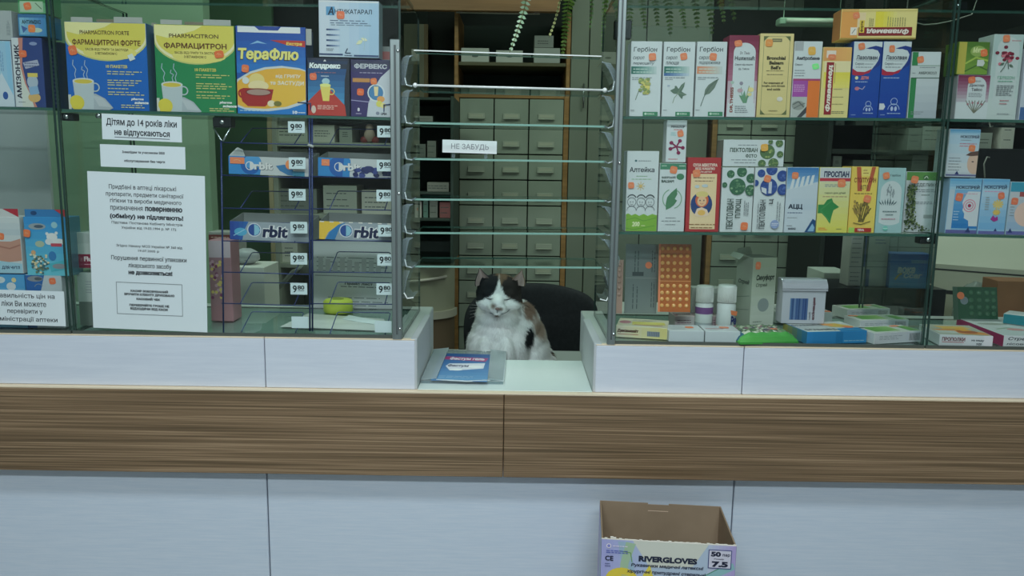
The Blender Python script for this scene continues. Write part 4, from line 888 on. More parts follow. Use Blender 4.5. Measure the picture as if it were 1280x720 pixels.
B(S_FR2, (1225, 222.5, 1259, 292), 'light blue nose spray carton with yellow flowers and a magenta bloom', (130, 176, 210),
  [('g', 1225, 222, 1260, 236, (80, 150, 200), (150, 186, 208), 'y', 4), ('g', 1225, 236, 1260, 286, (160, 190, 210), (100, 160, 206), 'y', 6), ('t', 'НОКСПРЕЙ', 1227, 229, 1256, 234.5, (40, 80, 140), 0, .03), ('l', 1228, 237, 1252, 239, 1, (190, 130, 170))] +
  [('w', [(1247, 254), (1247 + 7 * math.cos(a), 254 + 6 * math.sin(a))], 2.2, (196, 180, 110)) for a in [i * math.pi / 5 for i in range(10)]] + [('w', [(1246, 264), (1246 + 5 * math.cos(a), 264 + 4 * math.sin(a))], 2, (200, 176, 90)) for a in [i * math.pi / 4 for i in range(8)]] +
  [('p', [(1239, 273), (1242, 268), (1245, 271), (1248, 269), (1249, 274), (1244, 276)], (150, 40, 130)), ('l', 1230, 244, 1236, 262, 6, (140, 150, 150)), ('p', [(1244, 290), (1247, 284), (1250, 290)], (34, 50, 110)), ('r', 1225, 288, 1260, 292, (90, 96, 160))],
  [(1249.5, 243, 4.2, (240, 110, 80))], group='nose spray cartons')
B(S_FR2, (1260, 226, 1302, 292.5), 'teal topped nose spray carton cut by the right edge of the photo', (150, 180, 196),
  [('r', 1260, 226, 1302, 238, (50, 140, 170)), ('g', 1260, 238, 1302, 286, (176, 184, 192), (130, 164, 196), 'y', 5), ('e', 1284, 266, 16, 16, (200, 176, 166)), ('r', 1272, 238, 1302, 244, (150, 70, 70)), ('l', 1262, 252, 1268, 270, 5, GY), ('r', 1260, 288, 1302, 293, (90, 96, 160)), ('p', [(1262, 290), (1265, 284), (1268, 290)], (34, 50, 110))],
  [(1266.5, 250, 4.4, (240, 110, 80))], group='nose spray cartons')
hN = at(1205, 222.5, .022).z - S_FR2.z(at(1205, 222.5, .022).x)
B(S_FR2, (1184, 161.5, 1223, 221.8), 'white and pale blue nose spray carton with a childs face, standing on another', (168, 184, 196),
  [('g', 1184, 161, 1224, 168, (60, 130, 180), (150, 186, 208), 'y', 3), ('g', 1184, 168, 1224, 216, (150, 184, 206), (182, 194, 202), 'y', 4), ('t', 'НОКСПРЕЙ', 1198, 168, 1222, 172.5, (50, 70, 110), 0, .03), ('l', 1199, 174, 1212, 176, 1, GY), ('l', 1198, 178, 1222, 184, 2, (170, 110, 130)), ('e', 1220, 204, 10, 14, (190, 166, 150)), ('p', [(1207, 194), (1213, 190), (1224, 188), (1224, 194), (1214, 195)], (90, 70, 64)), ('e', 1217, 202, 1.6, .8, (70, 60, 66)), ('l', 1186, 196, 1204, 215, 5, GY), ('p', [(1195, 219), (1198, 214), (1201, 219)], (34, 50, 110)), ('r', 1184, 218.5, 1224, 220.5, (90, 96, 140))],
  [(1214, 185, 4.2)], lift=hN + .0008, group='nose spray cartons', inset=.006)

# ---- far left cabinet, upper shelf
B(S_FL, (-24, 50.5, 15.5, 133), 'white and pale blue carton cut by the left edge, upper shelf', (160, 186, 204),
  [('g', -24, 50, 16, 134, (176, 194, 204), (120, 176, 210), 'x', 6), ('p', [(2, 90), (16, 120), (16, 134), (-4, 134), (-4, 100)], (176, 196, 210)), ('e', 5, 119, 3.4, 5, (40, 80, 150)), ('l', 1, 60, 6, 88, 2, (100, 140, 180), 'v')], group='cartons on the far left shelf')
hX = at(0, 50.5, .022).z - S_FL.z(at(0, 50.5, .022).x)
B(S_FL, (-24, 13, 15, 50), 'plain greyish white carton stacked highest at the left edge', (150, 164, 168), [('l', 8, 24, 13, 44, 4, (110, 124, 130), 'v')], lift=hX + .0008, group='cartons on the far left shelf', inset=.008)
B(S_FL, (16.2, 46, 54.5, 133.2), 'white and navy carton with a vertical dark name, on the far left shelf', (40, 62, 122),
  [('r', 16, 46, 27, 134, (182, 196, 204)), ('t', 'АМІЗОНЧИК', 18.8, 54, 25.6, 123, (38, 44, 84), 90, .02), ('p', [(25, 46), (31, 46), (28, 80), (32, 104), (38, 120), (44, 134), (26, 134)], (176, 120, 110)), ('p', [(25, 80), (30, 104), (36, 118), (40, 134), (25, 134)], (184, 196, 190)), ('p', [(29, 77), (48, 73), (50, 80), (32, 85)], (150, 160, 184)), ('l', 31, 76, 48, 83, 2, (70, 80, 120)), ('e', 44, 53, 5, 2.2, (120, 140, 180)), ('l', 20, 126, 29, 128, 1, GY),
   ('e', 40, 101, 7, 9, (150, 170, 188)), ('r', 34, 90, 47, 95, (196, 184, 90)), ('e', 41, 121, 8, 6, (190, 160, 100)), ('p', [(34, 108), (46, 106), (48, 116), (36, 118)], (120, 160, 196))],
  [(30, 66, 5, (240, 104, 66), 'f', 4.4)], group='cartons on the far left shelf', sidec=(30, 46, 96), d=.07, right=[('l', .3, .1, .7, .95, 14, (90, 100, 140))])
B(S_FL, (56.5, 48, 78, 133.4), 'second navy carton standing deeper, shade put into its darker colours, beside the navy one', (26, 38, 72),  # same kind of carton as its neighbour, colours darkened for the shade
  [('r', 57, 62, 79, 90, (30, 44, 92)), ('e', 72, 80, 5, 7, (90, 100, 116)), ('e', 72, 100, 5, 10, (110, 108, 80)), ('l', 66, 112, 76, 126, 4, (70, 80, 110))], group='cartons on the far left shelf', inset=.085)
hY = at(35, 46, .022).z - S_FL.z(at(35, 46, .022).x)
B(S_FL, (22.5, 18, 57.5, 45.5), 'small blue carton with a fish shaped picture, stacked on the navy carton', (60, 130, 180),
  [('r', 22, 18, 58, 22, (50, 100, 150)), ('g', 24, 22, 55, 44, (120, 176, 200), (60, 120, 180), 'x', 5), ('t', 'АНТИМІКС', 27, 25, 52, 30, (40, 80, 90), 0, .03), ('e', 46, 38, 7, 3, (160, 186, 170)), ('p', [(26, 32), (34, 36), (28, 42)], (60, 90, 150))],
  [(39.5, 36, 4.6, (238, 120, 66), 'f', 5)], lift=hY + .0008, group='cartons on the far left shelf', d=.05)
hY2 = at(35, 18, .022).z - S_FL.z(at(35, 18, .022).x)
B(S_FL, (22, -8, 57, 17.4), 'green and white carton topping the stack of small cartons on the left', (90, 160, 116),
  [('r', 22, -8, 58, 4, (50, 130, 70)), ('r', 24, 2, 54, 16, (150, 184, 160)), ('w', [(44, 4), (52, 12)], 1.2, (80, 110, 84))],
  [(34, 8.5, 4.8, (238, 110, 66))], lift=hY2 + .0014, group='cartons on the far left shelf', d=.05)

# ---- upper left shelf
def pharma(x, y, c, c2, name1, name2):
    d = 0
    ops = [('r', x - 3, y + 6, x + 104, y + 120, c)]
    cx = x + 51
    def bowl(rx, ry, yc, col): return ('p', [(cx - rx, y - 2), (cx - rx, yc)] + [(cx - rx * math.cos(math.pi * i / 18), yc + ry * math.sin(math.pi * i / 18)) for i in range(1, 18)] + [(cx + rx, yc), (cx + rx, y - 2)], col)
    ops += [bowl(53, 31.5, y + 23, (176, 184, 110)), bowl(51.5, 30, y + 22.5, (204, 206, 168)), bowl(49.5, 27, y + 21.5, (194, 190, 84))]
    ops += [('p', [(x - 3, y + 6), (x + 60, y + 6), (x + 50, y + 12), (x + 16, y + 22), (x - 1, y + 18)], (206, 208, 150)), ('e', cx + 4, y + 44, 34, 9, (202, 198, 110))]
    ops += [('t', name1, x + 18, y + 16.5, x + 80, y + 21.5, (140, 110, 66), 0, .01), ('t', name2, x + (8 if len(name2) > 12 else 11), y + 27.5, x + (94 if len(name2) > 12 else 90), y + 36, (150, 96, 50), 0, .02), ('t', 'ЗАСІБ ВІД ГРИПУ ТА ЗАСТУДИ', x + 24, y + 38.5, x + 78, y + 42, (130, 110, 50), 0, .01), ('t', 'З ВІТАМІНОМ С', x + 36, y + 43.5, x + 64, y + 46.5, (130, 110, 50), 0, .01)]
    ops += [('t', '10 ПАКЕТІВ', x + 49, y + 59, x + 76, y + 63, c2, 0, .03)]
    for k, (yy, n) in enumerate(((y + 66, 2), (y + 77, 3), (y + 87.5, 1), (y + 92, 2))): ops += [('l', x + 50, yy, x + 96 - (20 if k == 2 else 0), yy + n * 3.0, n, mix(c2, (190, 200, 200), .2))]
    ops += [('t', 'pharma', x + 79, y + 100, x + 95, y + 104, (206, 214, 216), 0, .04, .15), ('t', 'science', x + 83, y + 104.5, x + 101, y + 108, (206, 214, 216), 0, .04, .15), ('l', x + 66, y + 108.5, x + 101, y + 114, 2, mix(c2, (190, 200, 200), .3))]
    for sx in (8, 19, 23): ops += [('w', [(x + sx, y + 54 + (8 if sx == 19 else 0)), (x + sx - 1, y + 60 + (6 if sx == 19 else 0)), (x + sx + 3, y + 66 + (2 if sx == 19 else 0)), (x + sx + 1, y + 72), (x + sx + 2, y + 77)], .9, (150, 176, 196))]
    ops += [('p', [(x + 20, y + 100), (x + 34, y + 96), (x + 46, y + 102), (x + 56, y + 114), (x + 50, y + 117), (x + 4, y + 117)], (150, 166, 176)), ('p', [(x + 30, y + 98), (x + 42, y + 101), (x + 54, y + 113), (x + 38, y + 112)], (166, 180, 188))]
    ops += [('o', x + 34, y + 88, 4.4, 1.6, (160, 180, 188)), ('p', [(x + 6, y + 80), (x + 33, y + 80), (x + 31, y + 116), (x + 9, y + 116)], (164, 182, 190)), ('e', x + 19.5, y + 80.5, 13.6, 4, (182, 196, 200)), ('e', x + 19.5, y + 81, 11.6, 2.8, (190, 176, 70)), ('e', x + 10, y + 108, 9.5, 9.5, (196, 188, 64)), ('r', x - 4, y + 98, x + 3, y + 117, (180, 190, 186)), ('e', x + 9, y + 107, 7.8, 8, (198, 190, 66))]
    return ops
def pharmalid(mb, w, h, d):     # torn open lid: flaps of grey board standing up, top tucked back
    X = w / 2; g = (150, 160, 158); y0 = .001
    for a, c, hh in ((-X + .012, -X + .050, .008), (-X + .088, X - .006, .010)):
        mb.box(min(a, X - .02), min(c, X), y0, y0 + .0006, h, h + hh, g)
    mb.box(-X + .045, X - .045, d * .5, d * .5 + .0006, h, h + .009, (112, 112, 98))
    mb.box(X - .003, X + .006, d * .6, d * .6 + .0006, h - .012, h + .006, (130, 138, 130))
B(S_L, (82.5, 27.5, 184, 137.5), 'large blue and yellow cold remedy carton with a steaming cup and lemon', (24, 92, 172),
  pharma(83, 21, (22, 92, 178), (190, 186, 110), 'PHARMACITRON FORTE', 'ФАРМАЦИТРОН ФОРТЕ') + [('p', [(160, 68), (166, 65), (170, 72), (163, 75)], (190, 206, 206))], [(91.5, 63, 5.2, (240, 108, 66), 'f', 6)], d=.05, sidec=(70, 110, 140), topc=(150, 150, 130), group=G_TOPL, extra=pharmalid)
B(S_L, (193.5, 30.5, 293.5, 140), 'large green and yellow cold remedy carton with a steaming cup and lemon', (30, 122, 74),
  pharma(194, 25, (32, 124, 76), (186, 186, 90), 'PHARMACITRON', 'ФАРМАЦИТРОН'), [(274.5, 66, 5.8, (240, 104, 56), 'f', 4.6)], d=.05, sidec=(60, 110, 90), topc=(150, 150, 130), group=G_TOPL, extra=pharmalid)
def therlid(mb, w, h, d):
    mb.box(w / 2 - .002, w / 2 + .010, .003, .0036, h - .03, h - .002, (150, 158, 158))
    mb.box(-.02, .008, d * .4, d * .4 + .0006, h, h + .004, (140, 146, 146))
B(S_L, (295, 33.5, 382, 143.5), 'large blue and orange hot drink powder carton with a red cup', (24, 76, 160),
  [('g', 294, 33, 383, 90, (30, 64, 150), (34, 110, 186), 'y', 6), ('r', 297, 33.5, 376, 41, (196, 206, 210)), ('p', [(318, 33), (352, 33), (348, 38), (324, 38)], (36, 62, 140)), ('p', [(338, 50), (382, 50), (382, 58), (360, 56)], (170, 50, 44)), ('t', 'Екстра', 358, 52, 378, 57, (220, 190, 90), 0, .03, .1), ('p', [(312, 56), (322, 51), (334, 55), (322, 54)], (120, 170, 210)),
   ('t', 'ТераФлю', 296.5, 60.5, 373, 78.5, (90, 70, 40), 0, .06, .08), ('t', 'ТераФлю', 297, 60, 373.5, 78, (224, 206, 120), 0, .035, .08),
   ('e', 352, 126, 70, 44, (176, 190, 196)), ('e', 354, 126, 70, 41.5, (206, 160, 54)), ('g', 294, 88, 300, 92, (30, 110, 186), (34, 110, 186), 'x', 1), ('e', 358, 118, 34, 22, (208, 170, 60)),
   ('p', [(294, 132), (304, 136), (330, 137), (356, 134), (383, 124), (383, 145), (294, 145)], (178, 192, 200)), ('p', [(294, 135), (306, 139), (334, 140), (360, 136), (383, 128), (383, 145), (294, 145)], (30, 112, 190)),
   ('e', 320, 101, 10, 9, (204, 190, 120)), ('e', 322, 108, 13, 7, (206, 196, 150)), ('p', [(298, 113), (303, 111), (341, 112), (338, 126), (330, 134), (308, 134), (301, 128)], (150, 36, 34)), ('o', 302, 118, 4, 2.2, (150, 36, 34)), ('e', 322, 116, 17, 5, (120, 30, 30)), ('e', 322, 116, 15, 3.8, (150, 130, 120)), ('e', 338, 130, 5, 4, (206, 200, 170)), ('e', 346, 130, 5, 3.4, (110, 110, 50)),
   ('t', 'від ГРИПУ', 344, 92.5, 376, 98, (214, 206, 190), 0, .02, .1), ('t', 'та ЗАСТУДИ', 337, 101, 380, 107, (214, 206, 190), 0, .02, .1), ('e', 306, 101.5, 4.4, 4.4, (190, 200, 200)), ('t', '10', 365, 138.5, 371, 142.5, (206, 214, 220), 0, .04), ('l', 372, 139.5, 381, 142, 1, (206, 214, 220)), ('l', 298, 138.5, 330, 141, 1, (150, 190, 214))],
  [(306, 86.5, 4.6, (240, 108, 66), 'f', 4.8)], d=.055, sidec=(40, 70, 120), topc=(120, 130, 130), group=G_TOPL, extra=therlid)
cold = [('g', 383, 72, 437, 80, (38, 40, 56), (30, 50, 90), 'y', 2), ('g', 383, 86, 437, 132, (30, 66, 118), (60, 140, 190), 'y', 6), ('p', [(436, 72), (437.5, 72), (437.5, 147), (430, 147), (431, 100)], (30, 30, 44)),
        ('p', [(384, 147), (384, 128), (406, 106), (431, 132), (433, 147)], (170, 52, 44)), ('t', 'Колдрекс', 386, 79, 426, 87.5, (214, 220, 224), 0, .05, .08), ('p', [(404, 77), (406, 74.5), (408, 77)], (200, 206, 210)), ('l', 392, 90, 420, 92, 1, (130, 90, 100)), ('l', 401, 94.5, 411, 96.5, 1, (190, 206, 214)), ('e', 407, 102, 5, 4, (150, 190, 204)), ('p', [(399.5, 107), (413, 107), (411, 127), (403, 127)], (206, 196, 96)), ('e', 406.3, 107, 7, 2.2, (222, 214, 130)), ('o', 414, 115, 3, 1.3, (206, 196, 96)), ('l', 396, 132, 424, 138, 3, (214, 170, 160)), ('e', 391, 138, 3, 5, (190, 180, 170))]
B(S_L, (384, 73, 437, 145.5), 'dark navy and red cold remedy carton with a yellow mug in a red peak', (36, 42, 62), cold, [(391, 96.5, 4.4, (238, 104, 70))], d=.05, group=G_TOPL)
B(S_L, (438, 75, 489, 146.5), 'purple and white cold remedy carton with a round blue emblem', (48, 36, 96),
  [('g', 438, 75, 489, 90, (46, 44, 70), (48, 40, 96), 'y', 2), ('p', [(489, 84), (476, 96), (466, 112), (460, 130), (458, 147), (489, 147)], (176, 188, 200)), ('t', 'ФЕРВЕКС', 442, 79.5, 484, 86, (170, 180, 190), 0, .04), ('l', 449, 90, 478, 92, 1, (150, 150, 176)), ('r', 440, 98, 462, 103, (176, 126, 66)), ('o', 470, 116, 9.6, 1.6, (190, 206, 214)), ('e', 470, 116, 9, 9.4, (60, 120, 170)), ('p', [(467, 108), (473, 108), (472, 120), (468, 120)], (206, 196, 150)), ('e', 476, 124, 5, 4, (206, 150, 80)), ('e', 474, 130, 4, 4, (196, 196, 90)), ('e', 479, 132, 3.4, 3.4, (206, 200, 130)), ('w', [(438, 126), (462, 128)], 1, (150, 150, 190)),
   ('t', '8', 446, 135.5, 449, 140, (206, 210, 220), 0, .04), ('l', 444, 142, 451, 144, 1, (170, 170, 200)), ('e', 472, 142, 2.4, 2.2, (120, 130, 150)), ('t', 'UPSA', 476, 141, 484, 144, (80, 90, 110), 0, .03)],
  [(467, 101.5, 4.0, (240, 112, 60)), (450, 115.5, 4.4, (236, 96, 50))], d=.05, group=G_TOPL)
hA = max(at(437, 73, .022).z - S_L.z(at(437, 73, .022).x), at(437, 74.5, .022).z - S_L.z(at(437, 75, .022).x))
B(S_L, (398, 2, 473.5, 73), 'pale blue and white carton with four dark bars, lying across the navy and purple cartons', (160, 184, 208),
  [('g', 398, 2, 474, 74, (182, 196, 210), (140, 176, 206), 'x', 6), ('r', 398, 2, 474, 4, (190, 200, 208)), ('r', 407, 9.5, 418, 20.5, (80, 140, 186)), ('t', 'А', 409, 10, 417, 20, (30, 50, 90), 0, .02, .15), ('t', 'НТИКАТАРАЛ', 418, 12.5, 465, 18.2, (54, 80, 116), 0, .01), ('l', 412, 25.5, 464, 31.5, 2, (80, 100, 130)), ('l', 413, 31.5, 464, 33.5, 1, (100, 120, 140))] +
  [('g', 407, 37.5 + i * 6.8, 424, 39.5 + i * 6.8, (28, 50, 96), (150, 176, 204), 'x', 6) for i in range(4)] +
  [('p', leafpts(449, 54, 10, 5, 150), (196, 206, 170)), ('p', leafpts(455, 50, 9, 4, 200), (204, 210, 180)), ('w', [(455, 64), (456, 52), (454, 45)], .8, (150, 180, 190)), ('r', 398, 69, 428, 71, (44, 62, 106)), ('r', 442, 70, 474, 72, (44, 62, 106)), ('w', [(434, 62), (431, 68), (438, 68)], 1.2, (30, 44, 80)), ('l', 407, 62, 418, 66, 2, GY), ('l', 430, 70, 440, 72, 1, (30, 44, 80))],
  [(425.5, 20, 5, (240, 104, 66))], lift=hA + .0012, group=G_TOPL, d=.04, inset=.003, sidec=(120, 150, 160))
hA2 = 0
B(S_L, (475, 56, 495, 147), 'plain pale carton standing behind the purple carton beside the post', (120, 134, 134), [('r', 475, 62, 492, 72, (150, 90, 90)), ('l', 476, 76, 490, 90, 4, (90, 100, 104))], group=G_TOPL, inset=.07)

# ---- lower left: plaster packs in the far left cabinet
class Flat:      # a level glass floor as a shelf
    def __init__(s, z, Y, ang=None): s.zz, s.Y = z, Y; s.s = 0; s.ang = 0
    def z(s, x): return s.zz
    place = Shelf.place
FLL = Flat(zL + .0034, .03)
def hang_tab(mb, w, h, d):
    X = w / 2
    mb.box(-X * .92, X * .92, .001, .0016, h, h + .014, (40, 110, 170)); 
    f = Face(mb, (-X * .92, .001, h), (X * 1.84, 0, 0), (0, 0, .014), (0, 0, 100, 14)); f.draw([('e', 22, 7, 8, 4, (20, 60, 110)), ('p', [(74, 0), (100, 0), (100, 14)], (176, 44, 56))])
def hang_tab_w(mb, w, h, d):
    X = w / 2
    mb.box(-X * .96, X * .96, .001, .0016, h, h + .015, (176, 186, 190))
    f = Face(mb, (-X * .96, .001, h), (X * 1.92, 0, 0), (0, 0, .015), (0, 0, 100, 14)); f.draw([('p', [(60, 0), (100, 0), (100, 14)], (160, 34, 52)), ('e', 30, 8, 16, 3.4, (120, 126, 130))])
o_a = B(FLL, (34, 345.5, 79, 412), 'lower white and blue plaster carton, mostly behind the taped notice', (165, 180, 190),
  [('p', [(34, 345), (58, 345), (52, 366), (44, 412), (34, 412)], (34, 90, 160)), ('e', 46, 350, 10, 3.6, (120, 130, 140)), ('e', 50, 350, 5, 2, (70, 80, 90)), ('o', 50, 362, 5, 1, (110, 130, 150), 200, 330)], [(68, 352.5, 4.2, (240, 104, 66), 'f', 4)], group='plaster cartons')
B(FLL, (-24, 345.5, 33, 412), 'lower blue plaster carton at the left edge, mostly behind the taped notice', (50, 130, 190),
  [('g', -24, 345, 34, 412, (60, 140, 196), (120, 176, 206), 'y', 4), ('e', 3, 352, 6, 4, (180, 196, 204)), ('e', 16, 360, 6, 5, (190, 200, 206)), ('e', 20, 352, 3, 3, (200, 190, 140))], group='plaster cartons')
hP1 = at(56, 345.5, .034).z - FLL.zz
dots = [('e', 49 + rn.uniform(-11, 11), 330 + rn.uniform(-12, 12), 1.6, 1.3, rn.choice([(190, 200, 190), (96, 110, 80), (196, 190, 150), (60, 100, 110)])) for _ in range(60)]
B(FLL, (31.5, 271.5, 86, 345), 'bright blue plaster pack with a white bear shape and a hanging tab', (46, 140, 196),
  [('g', 31, 271, 87, 345, (40, 128, 196), (90, 180, 200), 'y', 8), ('e', 48, 283, 11, 4, (130, 146, 156)), ('e', 50, 283, 6, 2, (60, 80, 100)), ('e', 70, 281, 4, 4, (130, 180, 196)), ('e', 66, 296, 7, 5, (196, 206, 210)), ('e', 74, 302, 8, 4, (196, 206, 210)), ('e', 62, 302, 5, 4, (190, 200, 206)), ('e', 60, 292, 2, 2, (196, 206, 210)), ('e', 72, 291, 2, 2, (196, 206, 210)), ('r', 64, 304, 78, 308, (170, 60, 80)), ('e', 50, 305, 6, 4, (150, 170, 150)), ('e', 41, 316, 3, 3, (190, 150, 110)), ('e', 65, 320, 5, 6, (40, 110, 170)), ('p', [(60, 330), (84, 324), (84, 336), (62, 340)], (60, 160, 180)), ('e', 73, 333, 9, 3.4, (120, 130, 140))] + dots,
  [(35.5, 291.5, 4.6, (240, 110, 66), 'f', 4.8)], lift=hP1 + .0008, group='plaster cartons', sidec=(60, 130, 160), extra=hang_tab)
B(FLL, (-24, 269.5, 26.5, 340), 'white plaster pack with a skin coloured photo, cut by the left edge', (176, 190, 196),
  [('g', -24, 269, 27, 292, (182, 194, 200), (160, 180, 190), 'y', 3), ('p', [(-24, 295), (0, 300), (14, 300), (27, 296), (27, 324), (10, 326), (-24, 324)], (170, 130, 116)), ('w', [(-2, 306), (12, 309), (26, 304)], 2, (150, 104, 92)), ('p', [(-24, 322), (27, 328), (27, 341), (-24, 341)], (140, 184, 204)), ('t', 'ДЛЯ ЧУТЛ', 0, 331, 23, 335.5, (40, 70, 130), 0, .03)],
  [(2, 293.5, 4.2, (240, 110, 66))], lift=hP1 + .0045, group='plaster cartons', extra=hang_tab_w)
# ---- left cabinet floor things
FL2 = Flat(zL + .0034, .06)
B(FL2, (97.5, 336, 128, 402), 'white carton at the bottom of a pair, beside the large rules sheet', (150, 166, 166), [('l', 108, 345, 117, 362, 5, GY), ('r', 97, 372, 128, 402, (90, 104, 100))], group='cartons behind the rules sheet', d=.06)
hQ = at(112, 336, .064).z - FL2.zz
B(FL2, (97, 291, 127, 335.5), 'white carton with a maroon name band, stacked at the left of the large rules sheet', (160, 176, 178),
  [('r', 97, 318, 127, 336, (120, 30, 58)), ('t', 'Flu', 104, 321, 114, 327, (206, 200, 206), 0, .03), ('l', 104, 330, 116, 332, 1, (190, 150, 170)), ('g', 97, 291, 127, 318, (140, 156, 156), (160, 176, 176), 'y', 2)], lift=hQ + .0008, group='cartons behind the rules sheet', d=.05)
FL3 = Flat(zL + .0034, .12)
B(FL3, (262, 301, 290, 402), 'tall pink carton with a faded floral print, right of the rules sheet', (160, 120, 134),
  [('r', 262, 301, 290, 322, (176, 170, 184)), ('g', 262, 322, 290, 402, (146, 116, 128), (150, 114, 124), 'y', 4)] + [('e', 272 + rn.uniform(-8, 8), 350 + rn.uniform(-24, 24), 2, 2, rn.choice([(120, 60, 100), (196, 186, 110), (180, 150, 170)])) for _ in range(40)], group=None, d=.05)
# ================================================================= blue wire rack with gum displays
rk = empty('wire_price_rack', tuple(at(389, 420, .03)), 'blue wire display rack of two columns hanging in the left glass cabinet, with price tags', 'display rack')
RT = Matrix.Translation(-Vector(rk.location))
YR = .026
def wire(pts, r=.0011, name='wire', m=None):
    b = MB(); b.tube([RT @ Vector(p) for p in pts], r, m or M_BLUEWIRE, 6); return b.build(name, rk)
def bend(name, pts, r=.0010): return wire(pts, r, name)
wire([at(276.5, 176, YR), at(279.5, 418, YR)], .0016, 'side_upright')
for dx in (-1.6, 1.6): wire([at(388.5 + dx, 125, YR), at(389 + dx, 414, YR)], .0017, 'middle_upright')
wire([at(498, 150, YR), at(498, 418, YR)], .0016, 'side_upright')
rowsL = [(178, 181), (219, 222.5), (260, 262.5), (301, 303.5), (340, 343), (379, 382.5), (417, 419.5)]
rowsR = [(180, 182), (220.5, 223.5), (261, 263), (300.5, 301.5), (340, 341), (379.5, 380.5), (418.5, 419)]
for (a, c), (d, e) in zip(rowsL, rowsR):
    wire([at(277, a, YR), at(388, c, YR)], .0011, 'crossbar'); wire([at(388, d, YR), at(498, e, YR)], .0011, 'crossbar')
def pocket(x0, x1, y):
    A, Bp = at(x0, y, YR), at(x1, y + 1, YR)
    up = Vector((0, .072, .030))
    bend('pocket_wire', [A, A + up * .96, A + up + Vector((.003, 0, 0)), Bp + up - Vector((.003, 0, 0)), Bp + up * .96, Bp])
for y, _ in (rowsL[0], rowsL[2], rowsL[4], rowsL[5], rowsL[6]): pocket(300, 368, y + 1)
for y, _ in (rowsR[0], rowsR[2], rowsR[4], rowsR[5], rowsR[6]): pocket(412, 481, y)
for y, _ in rowsL[1:4:2]: pocket(300, 368, y + 1)
for x, y in ((372, 128), (492, 130)):
    bend('shelf_hook', [at(x, y, .022), at(x + 16 if x < 400 else x - 12, y + 1, .020), at(x + 17 if x < 400 else x - 12, y + 20, .026)], .0013)
b = MB(); b.tube([RT @ at(385, 181, YR - .002), RT @ at(392, 183.5, YR - .002)], .0028, mat('white_tie', C((150, 160, 160)), .4), 6); b.build('cable_tie', rk)
def ptag(cx, cy, blank=False, w=21, h=14.5):
    Y = .0145; r = (cx - w / 2, cy - h / 2, cx + w / 2, cy + h / 2)
    A, Bp = at(r[0], cy, Y), at(r[2], cy, Y); W = Bp.x - A.x; H = at(cx, r[1], Y).z - at(cx, r[3], Y).z; c = RT @ at(cx, cy, Y)
    b = MB(); b.box(-W / 2, W / 2, 0, .0006, -H / 2, H / 2, M_PAPER, bev=.0001)
    if not blank:
        k = (30, 36, 44)
        Face(b, (-W / 2, 0, -H / 2), (W, 0, 0), (0, 0, H), r).draw([('t', '9', cx - 7.6, cy - 4.2, cx - 2.4, cy + 4.8, k, 0, .015), ('t', '80', cx - 1.6, cy - 4.2, cx + 7, cy + 1.0, k, 0, .02), ('w', [(cx - 1, cy + 2.6), (cx + 6.6, cy + 2.4)], .6, k)])
    o = b.build('price_tag', rk, ); o.matrix_basis = Matrix.Translation(c)
    o['label'] = 'blank white price tag' if blank else 'white price tag with handwritten figures'
for cx, cy in ((370.5, 159), (371.5, 204), (371.5, 243.5), (373.5, 284.5), (373.5, 323.5), (373.5, 361), (482, 164.5), (481.5, 207), (481, 244.5), (483, 288.5), (482, 325), (481, 361.5)): ptag(cx, cy)
ptag(375, 403, True); ptag(479, 408.5, True)

def gum(rect, label, ops, stick=(), col=(60, 130, 196), flap=False):
    x0, y0, x1, y1 = rect; Y = YR + .004; ym = (y0 + y1) / 2; xm = (x0 + x1) / 2
    A, Bp = at(x0, ym, Y), at(x1, ym, Y); w = Bp.x - A.x; h = at(xm, y0, Y).z - at(xm, y1, Y).z; P = at(xm, y1, Y)
    d = .075; t = .0008; X = w / 2; hb = h + .011
    g = mat('grey_board', C((118, 130, 132)), .7)
    b = MB()
    b.box(-X, X, 0, t, 0, h, (150, 170, 184)); b.box(-X, X, t, d, 0, t, g); b.box(-X, X, d, d + t, 0, hb, g)
    for s in (-1, 1):
        x = s * X; xi = x - s * t
        q = [(xi, t, 0), (xi, d, 0), (xi, d, hb), (xi, t, h)]; q2 = [(x, t, 0), (x, d, 0), (x, d, hb), (x, t, h)]
        b.geo(q + q2, [(0, 1, 2, 3), (4, 7, 6, 5), (3, 2, 6, 7), (0, 3, 7, 4), (1, 5, 6, 2)], g)
    if flap:
        q = [(-X, .001, h), (-X + .03, .001, h - .001), (-X + .022, .012, h + .012), (-X + .012, .012, h + .016)]
        b.geo(q, [(0, 1, 2, 3)], (140, 152, 154)); b.geo([(a, c + .0006, e) for a, c, e in q], [(3, 2, 1, 0)], g)
    Face(b, (-X, 0, 0), (w, 0, 0), (0, 0, h), rect).draw(ops)
    k = Face(b, (-X, 0, 0), (w, 0, 0), (0, 0, h), rect)
    o = b.build('gum_display_box', M=Matrix.Translation(P) @ Matrix.Rotation(math.radians(1.3), 4, 'Y'))
    tag(o, label, 'display box', 'gum display boxes in the blue rack')
    for cx, cy, rx, ry in stick:
        sm = MB(); f = Face(sm, (-X, 0, 0), (w, 0, 0), (0, 0, h), rect); f.k = 22
        f.draw([('r', cx - rx, cy - ry, cx + rx, cy + ry, ORANGE), ('w', [(cx - rx * .5, cy), (cx, cy - ry * .3), (cx + rx * .5, cy + ry * .2)], .7, (250, 160, 120))])
        tag(sm.build('price_sticker', o), 'orange price sticker')
def orbit(x, y, sc, c, oc, name='rbit'):
    return [('e', x, y, 6.6 * sc, 6.6 * sc, oc), ('e', x, y, 5.2 * sc, 5.2 * sc, c), ('p', [(x, y - 5.2 * sc), (x + 3.4 * sc, y - 4 * sc), (x + 5.2 * sc, y), (x + 3.4 * sc, y + 4 * sc), (x, y + 5.2 * sc)], oc if sc < .9 else (150, 190, 206))]
